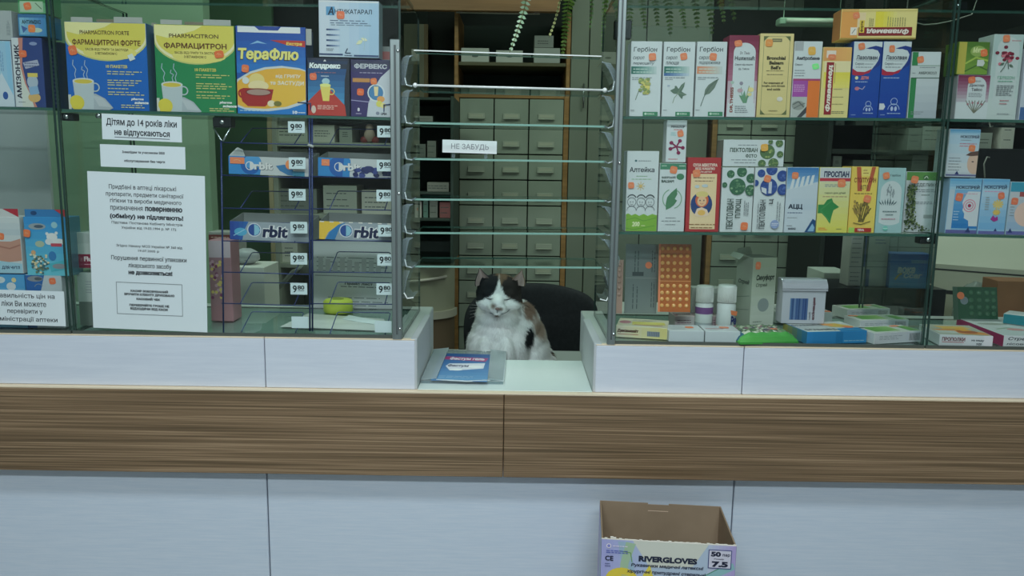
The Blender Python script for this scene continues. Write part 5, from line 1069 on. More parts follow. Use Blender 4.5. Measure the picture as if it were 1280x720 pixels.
gum((286, 196.5, 387, 219), 'blue and white gum display box with a mint leaf, left column, upper one', [('r', 286, 196, 322, 220, (46, 124, 190)), ('r', 322, 196, 388, 220, (168, 180, 184)), ('p', [(322, 196), (327, 205), (325, 220), (318, 220), (318, 196)], (46, 124, 190)), ('e', 313, 207, 12, 12, (30, 86, 160)), ('e', 316, 203, 11, 9, (70, 140, 196)), ('o', 312.5, 208, 4.6, 1, (190, 200, 206)), ('p', [(312.5, 203.2), (317, 205), (317, 211), (312.5, 212.8)], (186, 196, 200)),
     ('t', 'rbit', 318.5, 203.5, 341.5, 213, (90, 110, 130), 0, .05), ('t', 'rbit', 318, 203, 341, 212.5, (190, 198, 202), 0, .03), ('p', [(345, 207), (356, 205), (366, 211), (370, 219), (360, 218), (350, 213)], (50, 110, 160)), ('e', 362, 205, 5, 6, (220, 130, 80)), ('r', 366, 213, 386, 219, (60, 140, 176)), ('r', 381, 198, 386, 219, (180, 190, 196))], [(297, 202, 9, 4)], flap=True)
gum((397.5, 198.5, 497, 221.5), 'blue and white gum display box with dark berries, right column, upper one', [('r', 397, 198, 440, 222, (40, 120, 184)), ('r', 437, 198, 498, 222, (166, 178, 184)), ('e', 424, 209, 13, 13, (30, 84, 160)), ('p', [(430, 198), (438, 200), (439, 212), (434, 222), (428, 222)], (40, 120, 184)), ('o', 423.5, 209.5, 4.8, 1, (190, 200, 206)), ('p', [(423.5, 204.5), (428.6, 207), (428.6, 212), (423.5, 214.5)], (186, 196, 200)),
     ('t', 'rbit', 429.5, 205, 451.5, 214.5, (80, 100, 124), 0, .05), ('t', 'rbit', 429, 204.5, 451, 214, (190, 198, 202), 0, .03)] + [('e', 446 + rn.uniform(-4, 46), 216 + rn.uniform(-5, 4), 3.4, 2.6, rn.choice([(34, 44, 100), (50, 64, 130), (30, 36, 84)])) for _ in range(26)] + [('e', 461, 211, 7, 4, (36, 44, 96)), ('r', 478, 219, 490, 220.4, (180, 190, 200))], [(407, 204.5, 5, 4)])
gum((287.5, 278, 387, 301), 'silver and blue gum display box, left column, lower one', [('g', 287, 278, 322, 302, (34, 60, 140), (40, 110, 170), 'x', 6), ('p', [(311, 278), (388, 278), (388, 302), (303, 302), (305, 290)], (132, 148, 160)), ('e', 301, 291, 8, 5, (70, 150, 190)), ('w', [(292, 296), (306, 288)], 1, (130, 180, 206))] + [('e', 318, 288, 8.8, 8.6, (180, 194, 206)), ('e', 318, 288, 7.6, 7.4, (36, 70, 140)), ('p', [(318, 280.8), (323, 283), (325.4, 288), (323, 293), (318, 295.2)], (120, 176, 200)),
     ('t', 'rbit', 327.5, 281.5, 360.5, 297.5, (196, 206, 212), 0, .12, .1), ('t', 'rbit', 328, 282, 360, 297, (36, 50, 110), 0, .03, .1), ('l', 345, 297.5, 359, 299.5, 1, (180, 190, 200))], ())
gum((399, 278, 497, 300.5), 'silver and yellow gum display box, right column, lower one', [('r', 399, 277, 498, 302, (132, 148, 160)), ('p', [(399, 277), (432, 277), (422, 282), (410, 292), (405, 302), (399, 302)], (206, 176, 60)), ('p', [(432, 279), (424, 287), (418, 302), (406, 302), (412, 291), (423, 282)], (40, 110, 170)), ('e', 432.5, 289, 8.6, 8.4, (180, 194, 206)), ('e', 432.5, 289, 7.4, 7.2, (36, 70, 140)), ('p', [(432.5, 282), (437, 284), (439.6, 289), (437, 294), (432.5, 296)], (120, 176, 200)),
     ('t', 'rbit', 441.5, 282.5, 474.5, 298, (196, 206, 212), 0, .12, .1), ('t', 'rbit', 442, 283, 474, 297.5, (36, 50, 110), 0, .03, .1)] + [('r', 400 + i * 12, 277.6, 405 + i * 12, 279.2, (206, 210, 206)) for i in range(8)], ())

# ================================================================= floor of the right cabinet
ZF = zR + .0036
def lying(A, Bp, h, d, label, body, front=(), top=(), stick=(), z=None, group=None, left=(), sidec=None, topc=None, name='medicine_box', extra=None, ff=(0, 0, 100, 20), tf=(0, 0, 100, 60)):
    zz = ZF if z is None else z
    a, c = onz(*A, zz), onz(*Bp, zz); w = (c - a).length - .0006; m = (a + c) / 2; yaw = math.atan2(c.y - a.y, c.x - a.x)
    M = Matrix.Translation(m) @ Matrix.Rotation(yaw, 4, 'Z')
    return carton(M, w, h, d, body, label, front, ff, [(x, y, r, ORANGE, 't', ry) for x, y, r, ry in stick], top=top, tframe=tf, left=left, sidec=sidec, topc=topc, group=group, name=name, extra=extra)
GF = 'flat cartons on the cabinet floor'
lying((769.5, 421), (834, 425), .0225, .078, 'cream and yellow vitamin carton lying nearest the right post', (184, 190, 170),
      [('g', 0, 0, 100, 20, (190, 192, 180), (190, 188, 120), 'x', 6), ('t', 'Декамевіт', 2, 5, 44, 12, (110, 60, 40), 0, .05), ('r', 3, 14, 44, 15, (140, 70, 60)), ('r', 61, 7, 86, 16, (130, 146, 160))] + [('r', 62 + i * 2.4, 7, 63.2 + i * 2.4, 16, (84, 96, 112)) for i in range(10)],
      [('e', 14, 30, 12, 12, (170, 120, 130)), ('p', [(28, 24), (92, 20), (96, 40), (30, 50)], (190, 190, 100)), ('l', 28, 6, 80, 18, 2, (110, 110, 90)), ('r', 34, 46, 90, 49, (150, 70, 70))], group=GF)
lying((835.5, 427), (880, 427.6), .021, .056, 'white carton lying flat, left of a matching pair by the green packet', (176, 192, 202), [], [('t', 'ТАБЛЕТКИ', 10, 38, 50, 46, (130, 150, 160), 0, .0), ('w', [(4, 34), (60, 30)], 2, (140, 160, 160)), ('l', 12, 14, 50, 20, 1, GY)], [(68, 26, 12, 9)], group=GF)
lying((881, 427.6), (925, 428.4), .021, .056, 'white carton lying flat, right of a matching pair by the green packet', (176, 192, 202), [], [('w', [(6, 36), (60, 34)], 5, (150, 60, 70)), ('l', 10, 46, 40, 50, 1, GY), ('l', 12, 14, 70, 20, 1, GY)], [(66, 22, 14, 9)], group=GF)
lying((843, 411.5), (869, 411.5), .0265, .05, 'pinkish printed carton lying in the second row before the left pill bottle', (156, 150, 156), [('g', 0, 0, 100, 20, (150, 140, 150), (170, 176, 180), 'x', 4), ('l', 10, 4, 90, 16, 3, (90, 50, 70))], [('t', 'Пастилки', 6, 20, 90, 40, (110, 50, 76), 0, .04), ('e', 10, 46, 10, 8, (120, 70, 80))], group=GF)
lying((870, 411.5), (900, 411.5), .0265, .05, 'pinkish printed carton lying in the second row before the right pill bottle', (156, 150, 156), [('g', 0, 0, 100, 20, (170, 176, 180), (150, 130, 144), 'x', 4), ('l', 10, 4, 90, 16, 3, (90, 50, 70))], [('t', 'Пастилки', 8, 16, 80, 36, (110, 50, 76), 0, .04), ('e', 88, 20, 10, 8, (110, 60, 84))], group=GF)

# blister sheets standing against each other
def blister(rect, Y, label, body, cols, rowsy, rr, pocketm, ops=(), stick=(), lean=8, name='blister_pack', bm=None):
    x0, y0, x1, y1 = rect; ym, xm = (y0 + y1) / 2, (x0 + x1) / 2
    A, Bp = at(x0, ym, Y), at(x1, ym, Y); w = Bp.x - A.x; h = at(xm, y0, Y).z - at(xm, y1, Y).z; P = at(xm, y1, Y)
    P.z = max(P.z, ZF + .0008)
    b = MB(); b.box(-w / 2, w / 2, 0, .0008, 0, h, bm or ink(body), bev=.0002)
    Face(b, (-w / 2, 0, 0), (w, 0, 0), (0, 0, h), rect).draw(ops)
    o = b.build(name, M=Matrix.Translation(P) @ Matrix.Rotation(math.radians(-lean), 4, 'X')); tag(o, label, 'blister pack')
    if cols:
        pm = MB()
        for cx in cols:
            for cy in rowsy:
                c = Vector((-w / 2 + (cx - x0) / (x1 - x0) * w, 0, (1 - (cy - y0) / (y1 - y0)) * h)); q = w / (x1 - x0)
                pm.lathe([(rr * q, 0), (rr * q * .92, .0012), (rr * q * .6, .0022), (0, .0026)], pocketm, c=c, n=10, M=Matrix.Rotation(math.radians(90), 4, 'X'))
        pp = pm.build('tablet_pockets', o); pp['kind'] = 'stuff'
    for cx, cy, r in stick:
        sm = MB(); f = Face(sm, (-w / 2, 0, 0), (w, 0, 0), (0, 0, h), rect); f.k = 20; f.draw([('e', cx, cy, r, r, ORANGE)]); tag(sm.build('price_sticker', o), 'orange price sticker')
    return o
M_AMBER = mat('amber_blister', C((146, 84, 40)), .2, coat=.4)
blister((822, 305.5, 863, 390), .085, 'tall shiny orange blister sheet of round tablets in the right cabinet', (180, 96, 40), [827, 834, 842, 850, 858], [311, 320, 329, 337.5, 346, 357.5, 366, 374, 382], 2.6, mat('amber_dome', C((196, 150, 92)), .14, coat=.5),
        [('r', 822, 305, 824.5, 391, (200, 120, 84)), ('w', [(823, 351.5), (863, 351.5)], .8, (200, 140, 80))], bm=M_AMBER)
bg = [('l', 790, 308, 798, 340, 2, (60, 76, 80), 'v'), ('l', 788, 352, 798, 386, 2, (60, 76, 80), 'v'), ('l', 812, 310, 818, 340, 2, (70, 84, 88), 'v'), ('l', 812, 352, 818, 384, 2, (70, 84, 88), 'v'), ('r', 789, 340, 803, 345, (60, 74, 78)), ('r', 780, 347, 821, 348, (130, 146, 146))]
M_FOIL = mat('grey_foil', C((104, 120, 122)), .3, .3)
blister((780, 305.5, 820.5, 392), .11, 'grey foil sheet with vertical print standing behind the vitamin carton', (110, 124, 126), [], [], 1, None, bg, [(809, 331.5, 4.2)], bm=M_FOIL, lean=4)
M_PEACH = mat('peach_blister', C((150, 130, 122)), .3)
blister((768.5, 325, 777.5, 392), .10, 'narrow peach coloured tablet strip standing just inside the right post', (150, 130, 120), [773], [331, 338, 345, 352, 360, 368], 2.4, M_PEACH, bm=M_PEACH, lean=2)
# pill bottles
def bottle(cx, ytop, ybot, r, Y, label, ringc, ops):
    P = at(cx, ybot, Y); P.z = ZF + .0004; top = at(cx, ytop, Y).z - P.z; q = r
    t = empty('pill_bottle', tuple(P), label, 'bottle')
    m = mat('white_bottle', C((168, 184, 188)), .3)
    b = MB(); hb = top * .62; b.lathe([(0, 0), (q * .93, 0), (q, .002), (q, hb - .004), (q * .9, hb), (q * .9, hb + .001), (0, hb + .001)], m, n=28)
    for k, (z0, z1, col) in enumerate(ops): b.lathe([(q + .0003, hb * z0), (q + .0003, hb * z1)], col, n=28)
    b.build('bottle_body', t)
    b = MB(); b.lathe([(q * .88, hb + .0012), (q * .97, hb + .0012), (q * .97, top - .003), (q * .9, top), (0, top)], mat('white_cap', C((176, 190, 192)), .4), n=28)
    for i in range(36):
        a = i * math.pi / 18; b.box(-.0004, .0004, -.0004, .0004, hb + .002, top - .003, mat('white_cap', C((176, 190, 192))), M=Matrix.Translation((q * .97 * math.cos(a), q * .97 * math.sin(a), 0)))
    c = b.build('screw_cap', t)
    return t, hb, q
t_, hb, q = bottle(879.5, 357, 398, .0175, .13, 'white pill bottle with a purple ring under its cap', None, [(.0, .3, (140, 156, 164)), (.62, .86, (96, 64, 122))])
t_, hb, q = bottle(906.5, 356, 408, .0185, .115, 'white pill bottle with a partly seen printed label, beside the open carton', None, [(.05, .25, (176, 150, 140))])
b = MB(); f = Face(b, (.002, -q - .001, hb * .3), (.016, .003, 0), (0, 0, hb * .5), (0, 0, 10, 10)); f.draw([('p', [(1, 0), (10, 1), (9, 4), (2, 3)], (190, 110, 70)), ('t', 'Ре', 2, 4, 9, 10, (40, 60, 150), 0, .05)]); b.build('printed_label', t_)
B(Flat(ZF, .17), (865, 345, 904, 392), 'plain white card box standing behind the two pill bottles', (150, 168, 166), [('w', [(868, 352), (900, 352)], .6, (120, 140, 140))], d=.03)
# open carton turned, with raised flaps
P = onz(954, 405, ZF); P.y = .115; Mx = Matrix.Translation((at(952, 400, .10).x, .10, ZF)) @ Matrix.Rotation(math.radians(20), 4, 'Z')
hO = at(950, 321, .11).z - ZF
SG = (140, 158, 146)
def flaps(mb, w, h, d):
    X = w / 2; t = .0006; m = ink((148, 166, 158))
    # back flap upright with folded tip, left flap leaning out
    mb.geo([(-X, d, h), (X * .3, d, h), (X * .2, d + .006, h + .016), (-X * .9, d + .006, h + .012)], [(0, 1, 2, 3), (3, 2, 1, 0)], m)
    mb.geo([(-X, .006, h), (-X, d - .004, h), (-X - .014, d - .006, h + .008), (-X - .014, .01, h + .006)], [(0, 1, 2, 3), (3, 2, 1, 0)], m)
    mb.geo([(-X - .014, d - .006, h + .008), (-X - .014, .01, h + .006), (-X - .024, .012, h - .004), (-X - .022, d - .006, h + .000)], [(0, 1, 2, 3), (3, 2, 1, 0)], m)
carton(Mx, .056, hO, .052, SG, 'pale green open carton with a grey disc and raised flaps in the right cabinet', [('g', 0, 0, 50, 100, (140, 160, 140), (168, 184, 182), 'y', 8), ('t', 'Синуфорт', 8, 22, 47, 31, (36, 60, 44), 0, .04, .2), ('t', 'Спрей', 8, 33, 32, 39, (60, 84, 70), 0, .01, .2), ('e', 26, 62, 12, 9, (116, 134, 136)), ('l', 6, 82, 30, 90, 2, (90, 110, 100))], (0, 0, 50, 100), [(10, 10, 5.5, ORANGE, 'f', 5)],
       left=[('t', 'Спрей', .15, .3, .85, .37, (70, 90, 80), 0, .03, .2), ('w', [(.1, .55), (.9, .5)], .012, (100, 120, 110)), ('w', [(.1, .72), (.9, .68)], .012, (100, 120, 110))], sidec=(128, 146, 136), topc=(60, 70, 62), extra=flaps)
b_ = MB(); Pq = at(908, 368, .16)
b_.geo([(0, 0, 0), (.03, 0, 0), (.03, 0, .034), (.014, .002, .046), (-.002, 0, .028)], [(0, 1, 2, 3, 4), (4, 3, 2, 1, 0)], (128, 146, 138))
# silver lidded pack on a white flat carton
lying((969, 404), (1040, 404.5), .024, .075, 'white flat carton under the silver pack', (160, 176, 180), [('l', 6, 6, 90, 14, 2, (120, 136, 140))], [('t', 'ПРОПОЛІС', 8, 24, 92, 36, (120, 140, 136), 0, .0), ('w', [(4, 46), (96, 46)], 2, (130, 146, 146))], [(92, 50, 9, 6), (98, 22, 8, 6)], group=GF)
zS = ZF + .0248
Ms = Matrix.Translation((at(1000, 380, .105).x, .085, zS))
ws = .084; hs = .086
def silverlid(mb, w, h, d):
    X = w / 2; m = mat('silver_film', C((166, 176, 190)), .22, .35)
    n = 8; vs = []
    for i in range(n + 1):
        a = math.pi / 2 * i / n * 1.3
        for x in (-X - .002, X + .002): vs.append((x, -.003 + .016 * (1 - math.cos(a)), h - .018 + .018 * math.sin(a) + .001))
    mb.geo(vs, [(2 * i, 2 * i + 1, 2 * i + 3, 2 * i + 2) for i in range(n)], m, True)
    mb.box(-X - .002, X + .002, -.0035, -.002, h - .021, h - .018, m)
carton(Ms, ws, hs, .035, (160, 172, 186), 'silver and white pack with a blue picture panel and vertical red name', [('r', 18, 42, 60, 92, (60, 92, 140))] + [('r', 18 + i * 5, 42, 20.5 + i * 5, 92, c) for i, c in enumerate([(80, 116, 160), (40, 70, 120), (100, 130, 170), (46, 76, 130), (30, 60, 110), (84, 110, 150), (44, 70, 130), (30, 50, 110)])] + [('t', 'ехінацея', 70, 40, 78, 92, (130, 50, 76), 90, .03), ('t', 'чай', 63, 74, 67, 92, (70, 80, 100), 90, .0), ('t', 'ехінацея', 18, 16, 64, 24, (140, 146, 160), 0, .0)], (0, 0, 100, 100), extra=silverlid)
# green wet wipe packet: soft pillow
def pillow_pack():
    a, c = onz(925, 431, ZF), onz(998, 429.5, ZF); w = (c - a).length; d = .085; yaw = math.atan2(c.y - a.y, c.x - a.x)
    b = MB(); nx, ny = 28, 20; vs = []
    def hgt(u, v): 
        e = min(1, 6 * min(u, 1 - u)) * min(1, 5 * min(v, 1 - v)); return .004 + .018 * e ** .5 + .0012 * math.sin(u * 31 + v * 9) * e
    G0, G1 = ink((58, 138, 62)), ink((44, 96, 66)); 
    for j in range(ny + 1):
        for i in range(nx + 1): vs.append((-w / 2 + w * i / nx + .0015 * math.sin(j * 2.3), d * j / ny, hgt(i / nx, j / ny)))
    r_ = random.Random(11)
    cols = [(84, 118, 84), (108, 130, 104), (150, 166, 150), (70, 96, 70), (60, 60, 90), (126, 90, 110), (60, 110, 70), (176, 190, 176)]
    for j in range(ny):
        for i in range(nx):
            m = ink((64, 150, 66)) if j < 3 else (ink((40, 90, 120)) if i < 3 and j < 9 else ink(r_.choice(cols)))
            k = j * (nx + 1) + i; b.geo([vs[k], vs[k + 1], vs[k + nx + 2], vs[k + nx + 1]], [(0, 1, 2, 3)], m, True)
    bord = [(i, 0) for i in range(nx + 1)] + [(nx, j) for j in range(1, ny + 1)] + [(i, ny) for i in range(nx - 1, -1, -1)] + [(0, j) for j in range(ny - 1, 0, -1)]
    for p, q_ in zip(bord, bord[1:] + bord[:1]):
        A, Bq = vs[p[1] * (nx + 1) + p[0]], vs[q_[1] * (nx + 1) + q_[0]]
        b.geo([(A[0], A[1], 0), (Bq[0], Bq[1], 0), Bq, A], [(0, 1, 2, 3)], ink((52, 140, 58)), False)
    o = b.build('wet_wipe_packet', M=Matrix.Translation((a + c) / 2 + Vector((0, 0, .0004))) @ Matrix.Rotation(yaw, 4, 'Z'))
    tag(o, 'soft green patterned packet lying between the white and the blue flat cartons', 'packet')
    s_ = MB(); f = Face(s_, (.012, .018, .0235), (.014, 0, 0), (0, .012, 0), (0, 0, 1, 1)); f.draw([('e', .5, .5, .5, .5, ORANGE)]); tag(s_.build('price_sticker', o), 'orange price sticker')
pillow_pack()
lying((1008, 430.5), (1083, 428.5), .0235, .09, 'white topped flat carton with bright blue front and yellow picture', (30, 116, 176), [('r', 48, 0, 60, 20, (20, 104, 160)), ('l', 62, 14, 96, 18, 1, (130, 180, 206))],
      [('p', [(0, 0), (100, 0), (66, 60), (0, 60)], (170, 186, 190)), ('r', 0, 0, 100, 40, (170, 186, 190)), ('p', [(60, 44), (100, 40), (100, 60), (56, 60)], (30, 116, 176)), ('t', 'ФЛАВАМЕД', 4, 43, 58, 54, (50, 60, 80), 0, .03), ('t', 'ФЛАВАМЕД', 0, 16, 52, 26, (80, 90, 104), 0, .02), ('p', [(52, 16), (80, 12), (98, 32), (92, 40), (60, 34)], (190, 166, 80)), ('e', 62, 20, 10, 7, (206, 150, 90)), ('e', 86, 36, 9, 6, (206, 120, 84))], group=GF, left=[('g', 0, 0, 1, 1, (150, 150, 60), (30, 110, 170), 'x', 5)])
gr = [('r', 0, 0, 100, 60, (172, 186, 184)), ('g', 10, 8, 62, 50, (80, 140, 66), (130, 172, 110), 'x', 6), ('g', 78, 12, 98, 56, (70, 134, 64), (120, 160, 100), 'x', 3), ('e', 8, 10, 7, 5, (70, 80, 80))]
bc = [('g', 0, 0, 100, 20, (176, 186, 196), (168, 178, 192), 'x', 3), ('l', 10, 5, 60, 14, 3, (130, 140, 150)), ('r', 72, 3, 96, 17, (160, 168, 176))] + [('r', 73 + i * 2.2, 3, 74 + i * 2.2, 17, (84, 92, 104)) for i in range(10)]
lying((1092, 430.5), (1152.5, 427), .0215, .058, 'white and green flat carton with a barcode, frontmost of three in the corner', (176, 188, 192), bc, gr, [(78, 10, 9, 6)], group=GF)
lying((1074, 413.5), (1135, 412), .0215, .056, 'white and green flat carton, middle one of three in the cabinet corner', (176, 188, 192), bc, gr, [(12, 10, 9, 6)], group=GF)
lying((1058, 399), (1112, 397.5), .0215, .056, 'white and green flat carton, rearmost of three in the cabinet corner', (160, 176, 176), bc, gr, [(76, 14, 9, 6)], group=GF)
# far right cabinet floor
lying((1173.5, 432), (1240.5, 434.5), .0215, .10, 'white flat carton with a red word on its front and honey picture on top', (176, 190, 198), [('t', 'ПРОПОЛКИ', 4, 4, 48, 11, (156, 40, 62), 0, .03), ('r', 4, 12.5, 46, 13.6, (156, 40, 62)), ('t', 'на меду', 60, 7, 84, 11, (90, 100, 120), 0, .02), ('t', 'N20', 70, 13, 80, 17, (90, 100, 120), 0, .03)],
      [('r', 0, 0, 100, 60, (150, 160, 150)), ('p', [(4, 30), (40, 24), (98, 42), (98, 56), (50, 54)], (186, 130, 70)), ('r', 6, 36, 44, 50, (166, 178, 176)), ('e', 66, 40, 20, 9, (150, 84, 50)), ('p', [(20, 10), (80, 8), (90, 22), (30, 26)], (190, 160, 80)), ('p', [(50, 24), (70, 18), (80, 34), (60, 38)], (200, 150, 60))], group='flat cartons in the far right cabinet')
lying((1253.5, 434), (1338, 436), .0225, .175, 'large flat white carton with a magenta side, cut by the right edge', (172, 188, 194), [('t', 'Стрепсілс', 6, 2, 62, 9, (60, 74, 84), 0, .01, .2), ('t', 'лісові ягоди', 4, 12, 62, 17, (90, 104, 112), 0, .01)],
      [('r', 0, 0, 100, 60, (166, 182, 186)), ('w', [(14, 40), (40, 34), (60, 44)], 2, (120, 150, 130)), ('e', 30, 22, 24, 4, (130, 144, 140)), ('e', 44, 40, 14, 4, (176, 130, 130)), ('w', [(10, 12), (60, 10)], 2, (110, 124, 124))], group='flat cartons in the far right cabinet', sidec=(144, 40, 90))
blister((1192, 359, 1248, 400), .17, 'dark green semi clear tablet sheet leaning behind the flat cartons, far right', (46, 84, 66), [1215, 1225, 1235, 1243], [366, 375, 384, 392], 3.2, mat('green_dome', C((60, 100, 78)), .15, coat=.5), [('e', 1206, 376, 5, 5, (110, 130, 140)), ('r', 1192, 359, 1198, 400, (60, 90, 76))], [(1201.5, 370, 4.6)], bm=mat('green_blister', C((44, 80, 62)), .2, coat=.4), lean=14)
lying((1253, 404), (1300, 410), .020, .05, 'small white carton with a teal edge lying on the magenta sided one', (166, 184, 188), [('r', 0, 0, 100, 20, (16, 110, 126))], [('l', 10, 20, 80, 40, 2, GY)], z=ZF + .0235, sidec=(16, 110, 126))

# ================================================================= behind the cabinets
def bgbox(name, label, cat, rect, Y, d, m, ops=(), group=None, base=None, bev=.001, yaw=0.):
    x0, y0, x1, y1 = rect; ym, xm = (y0 + y1) / 2, (x0 + x1) / 2
    A, Bp = at(x0, ym, Y), at(x1, ym, Y); w = Bp.x - A.x; zt = at(xm, y0, Y).z; zb = at(xm, y1, Y).z if base is None else base
    b = MB(); b.box(-w / 2, w / 2, 0, d, 0, zt - zb, m, bev=bev)
    if ops: Face(b, (-w / 2, 0, 0), (w, 0, 0), (0, 0, zt - zb), rect).draw(ops)
    o = b.build(name, M=Matrix.Translation(((A.x + Bp.x) / 2, Y, zb)) @ Matrix.Rotation(math.radians(yaw), 4, 'Z'))
    return tag(o, label, cat, group)
M_SIDE = noisy('side_worktop', C((150, 166, 164)), C((160, 176, 174)), (5, 5, 5), 3, .45)
def worktop(x0, x1, y0, y1, z, label, leg=True):
    t = empty('worktop_table', ((x0 + x1) / 2, (y0 + y1) / 2, 0), label, 'table')
    X, Y = (x1 - x0) / 2, (y1 - y0) / 2
    b = MB(); b.box(-X, X, -Y, Y, z - .025, z, M_SIDE, bev=.002); b.build('table_top', t)
    for sx in (-1, 1):
        b = MB(); b.box(sx * (X - .02) - .01, sx * (X - .02) + .01, -Y + .01, Y - .01, 0, z - .0255, M_SIDE); b.build('side_panel', t)
ZW = 1.0
worktop(at(95, 400, .37).x, -.245, .36, .78, ZW, 'pale work table behind the left glass cabinet with papers on it')
worktop(.245, HX1 - .3, .36, 1.15, ZW, 'pale work table behind the right glass cabinets with boxes on it')
# grey board behind the far left cabinet and green partition
def panel(name, label, cat, px0, px1, py0, py1, Y, m, th=.02, floor=False):
    a, c = at(px0, (py0 + py1) / 2, Y), at(px1, (py0 + py1) / 2, Y); zt = at((px0 + px1) / 2, py0, Y).z; zb = 0.0 if floor else at((px0 + px1) / 2, py1, Y).z
    b = MB(); b.box(a.x, c.x, Y, Y + th, zb, zt, m, bev=.001); o = b.build(name); return tag(o, label, cat)
panel('partition_board', 'pale grey board behind the far left cabinet', 'board', -120, 66, 136, 410, .345, noisy('grey_board_back', C((132, 148, 152)), C((144, 160, 162)), (3, 3, 3), 3, .6), .01, floor=True)
GRN = noisy('green_wall', C((112, 148, 124)), C((124, 160, 136)), (2, 2, 1), 2, .55)
b = MB(); a_, c_ = at(-60, 200, .95), at(262, 200, .95); b.box(HX0, c_.x, .95, 1.0, 0, 2.5, GRN); struct('wall_partition', b)
b = MB(); a_, c_ = at(255, 200, 2.3), at(345, 200, 2.3); b.box(a_.x, c_.x, 2.3, 2.33, 0, 2.5, noisy('green_wall_rear', C((76, 120, 86)), C((88, 132, 98)), (2, 2, 1), 2, .55)); struct('wall_partition.001', b)
panel('pale_pole', 'thin pale vertical pole in the passage seen between the gum boxes', 'pole', 336, 341, 130, 340, 1.5, mat('pole_cream', C((150, 150, 120)), .5), .012, floor=True)
# white open shelf unit left rear
def shelf_unit(name, label, px0, px1, pyt, Y, levels, m, depth=.35, backm=None, th=.018):
    a, c = at(px0, 240, Y), at(px1, 240, Y); zt = at((px0 + px1) / 2, pyt, Y).z; cx = (a.x + c.x) / 2; X = (c.x - a.x) / 2
    t = empty(name, (cx, Y, 0), label, 'shelf unit')
    b = MB(); b.box(-X, X, depth, depth + .01, 0, zt, backm or m); b.build('back_panel', t)
    for s in (-1, 1): b = MB(); b.box(min(s * X, s * (X - th)), max(s * X, s * (X - th)), 0, depth - .0005, 0, zt, m, bev=.001); b.build('side_panel', t)
    zs = []
    for py in levels:
        z = at((px0 + px1) / 2, py, Y).z; zs.append(z)
        b = MB(); b.box(-X + th + .0005, X - th - .0005, .001, depth - .001, z - th, z, m, bev=.001); b.build('shelf_board', t)
    return t, zs
u1, z1 = shelf_unit('shelf_unit', 'pale open shelf unit far behind the gum display boxes', 342, 498, 100, 1.7, [105, 143, 178, 214, 268, 330], mat('unit_grey', C((150, 166, 156)), .6), backm=mat('unit_back', C((104, 122, 108)), .7))
bxm = [mat('carton_pale%d' % i, C(c), .6) for i, c in enumerate([(160, 176, 170), (138, 154, 150), (180, 192, 188), (112, 126, 122)])]
R5 = random.Random(21)
def fill_level(unit_label, px0, px1, Y, z, pymax_h, n, group, labelf, where):
    xs_ = sorted(R5.uniform(px0, px1) for _ in range(n))
for k, (p0, p1, pt_, pb, m, lb) in enumerate([(345, 384, 152, 177, 0, 'pale carton at the left end of the shelf behind the upper price tags'), (389, 418, 156, 177, 2, 'pale carton in the middle of the shelf behind the upper price tags'), (424, 440, 158, 177, 1, 'narrow pale box beside the round ornament on the rear shelf'),
        (350, 384, 186, 213, 1, 'pale carton on the rear shelf just behind the mint leaf gum box'), (404, 446, 232, 267, 0, 'wide pale carton on the rear shelf under the berry gum box'), (452, 490, 238, 267, 2, 'pale carton on the rear shelf near the post, under the berry gum box'), (346, 396, 236, 267, 3, 'grey carton on the rear shelf left of the centre uprights'), (420, 470, 298, 329, 1, 'low carton on the lowest visible rear shelf'), (352, 372, 302, 329, 2, 'small pale box on the lowest visible rear shelf, left end')]):
    zb = min(z1, key=lambda z: abs(z - at((p0 + p1) / 2, pb, 1.72).z))
    bgbox('storage_carton', lb, 'carton', (p0, pt_, p1, pb), 1.73, .16, bxm[m], [('l', p0 + 4, pt_ + 6, p1 - 4, pb - 6, 3, (84, 98, 96))], 'cartons on the rear left shelf unit', base=zb + .0006)
# little round ornament
P = at(462, 177, 1.74); zb = min(z1, key=lambda z: abs(z - P.z))
b = MB(); b.ball((0, 0, .03), (.022, .02, .026), mat('orn_white', C((170, 160, 150)), .5)); b.ball((-.02, 0, .012), (.016, .014, .014), mat('orn_red', C((120, 50, 50)), .5)); b.ball((.022, 0, .012), (.016, .014, .014), mat('orn_red', C((120, 50, 50)), .5)); b.ball((0, 0, .06), (.015, .014, .014), mat('orn_white', C((170, 160, 150)), .5))
o = b.build('shelf_ornament', M=Matrix.Translation((P.x, P.y, zb - .0))); tag(o, 'small red and white round ornament on the rear left shelf', 'ornament')
# things on the left work table
bgbox('cardboard_box', 'plain pale box standing on the left work table behind the empty rack pockets', 'box', (279, 334, 331, 404), .44, .12, mat('pale_box', C((178, 192, 190)), .6), base=ZW + .0005)
zb_ = at(300, 334, .44).z
def sack():
    P = Vector((at(303, 334, .47).x, .50, zb_)); b = MB()
    b.ball((0, 0, .019), (.034, .028, .020), mat('clear_sack', C((150, 164, 172)), .35)); r_ = random.Random(2)
    o = b.build('small_sack', M=Matrix.Translation(P)); 
    for v in o.data.vertices: v.co += Vector((r_.uniform(-1, 1), r_.uniform(-1, 1), r_.uniform(-.6, .6))) * .0018 if v.co.z > .003 else Vector()
    f = MB(); fc = Face(f, (-.03, -.026, .008), (.052, 0, 0), (0, .006, .02), (0, 0, 10, 4)); fc.draw([('w', [(1, 2), (3, 1), (4, 3), (6, 1.4), (9, 2.4)], .4, (70, 84, 120)), ('w', [(2, 3.2), (5, 2.8), (8, 3.4)], .3, (90, 100, 130))]); f.build('scribbled_print', o)
    tag(o, 'crumpled pale sack with blue print lying on the plain box at left', 'sack')
sack()
bgbox('flat_red_box', 'flat dark red carton seen behind the left rack, above the crumpled sack', 'box', (290, 311, 322, 317.5), .62, .05, ink((120, 34, 44)), [('e', 306, 314, 6, 2, (190, 190, 190))], base=None) if False else None
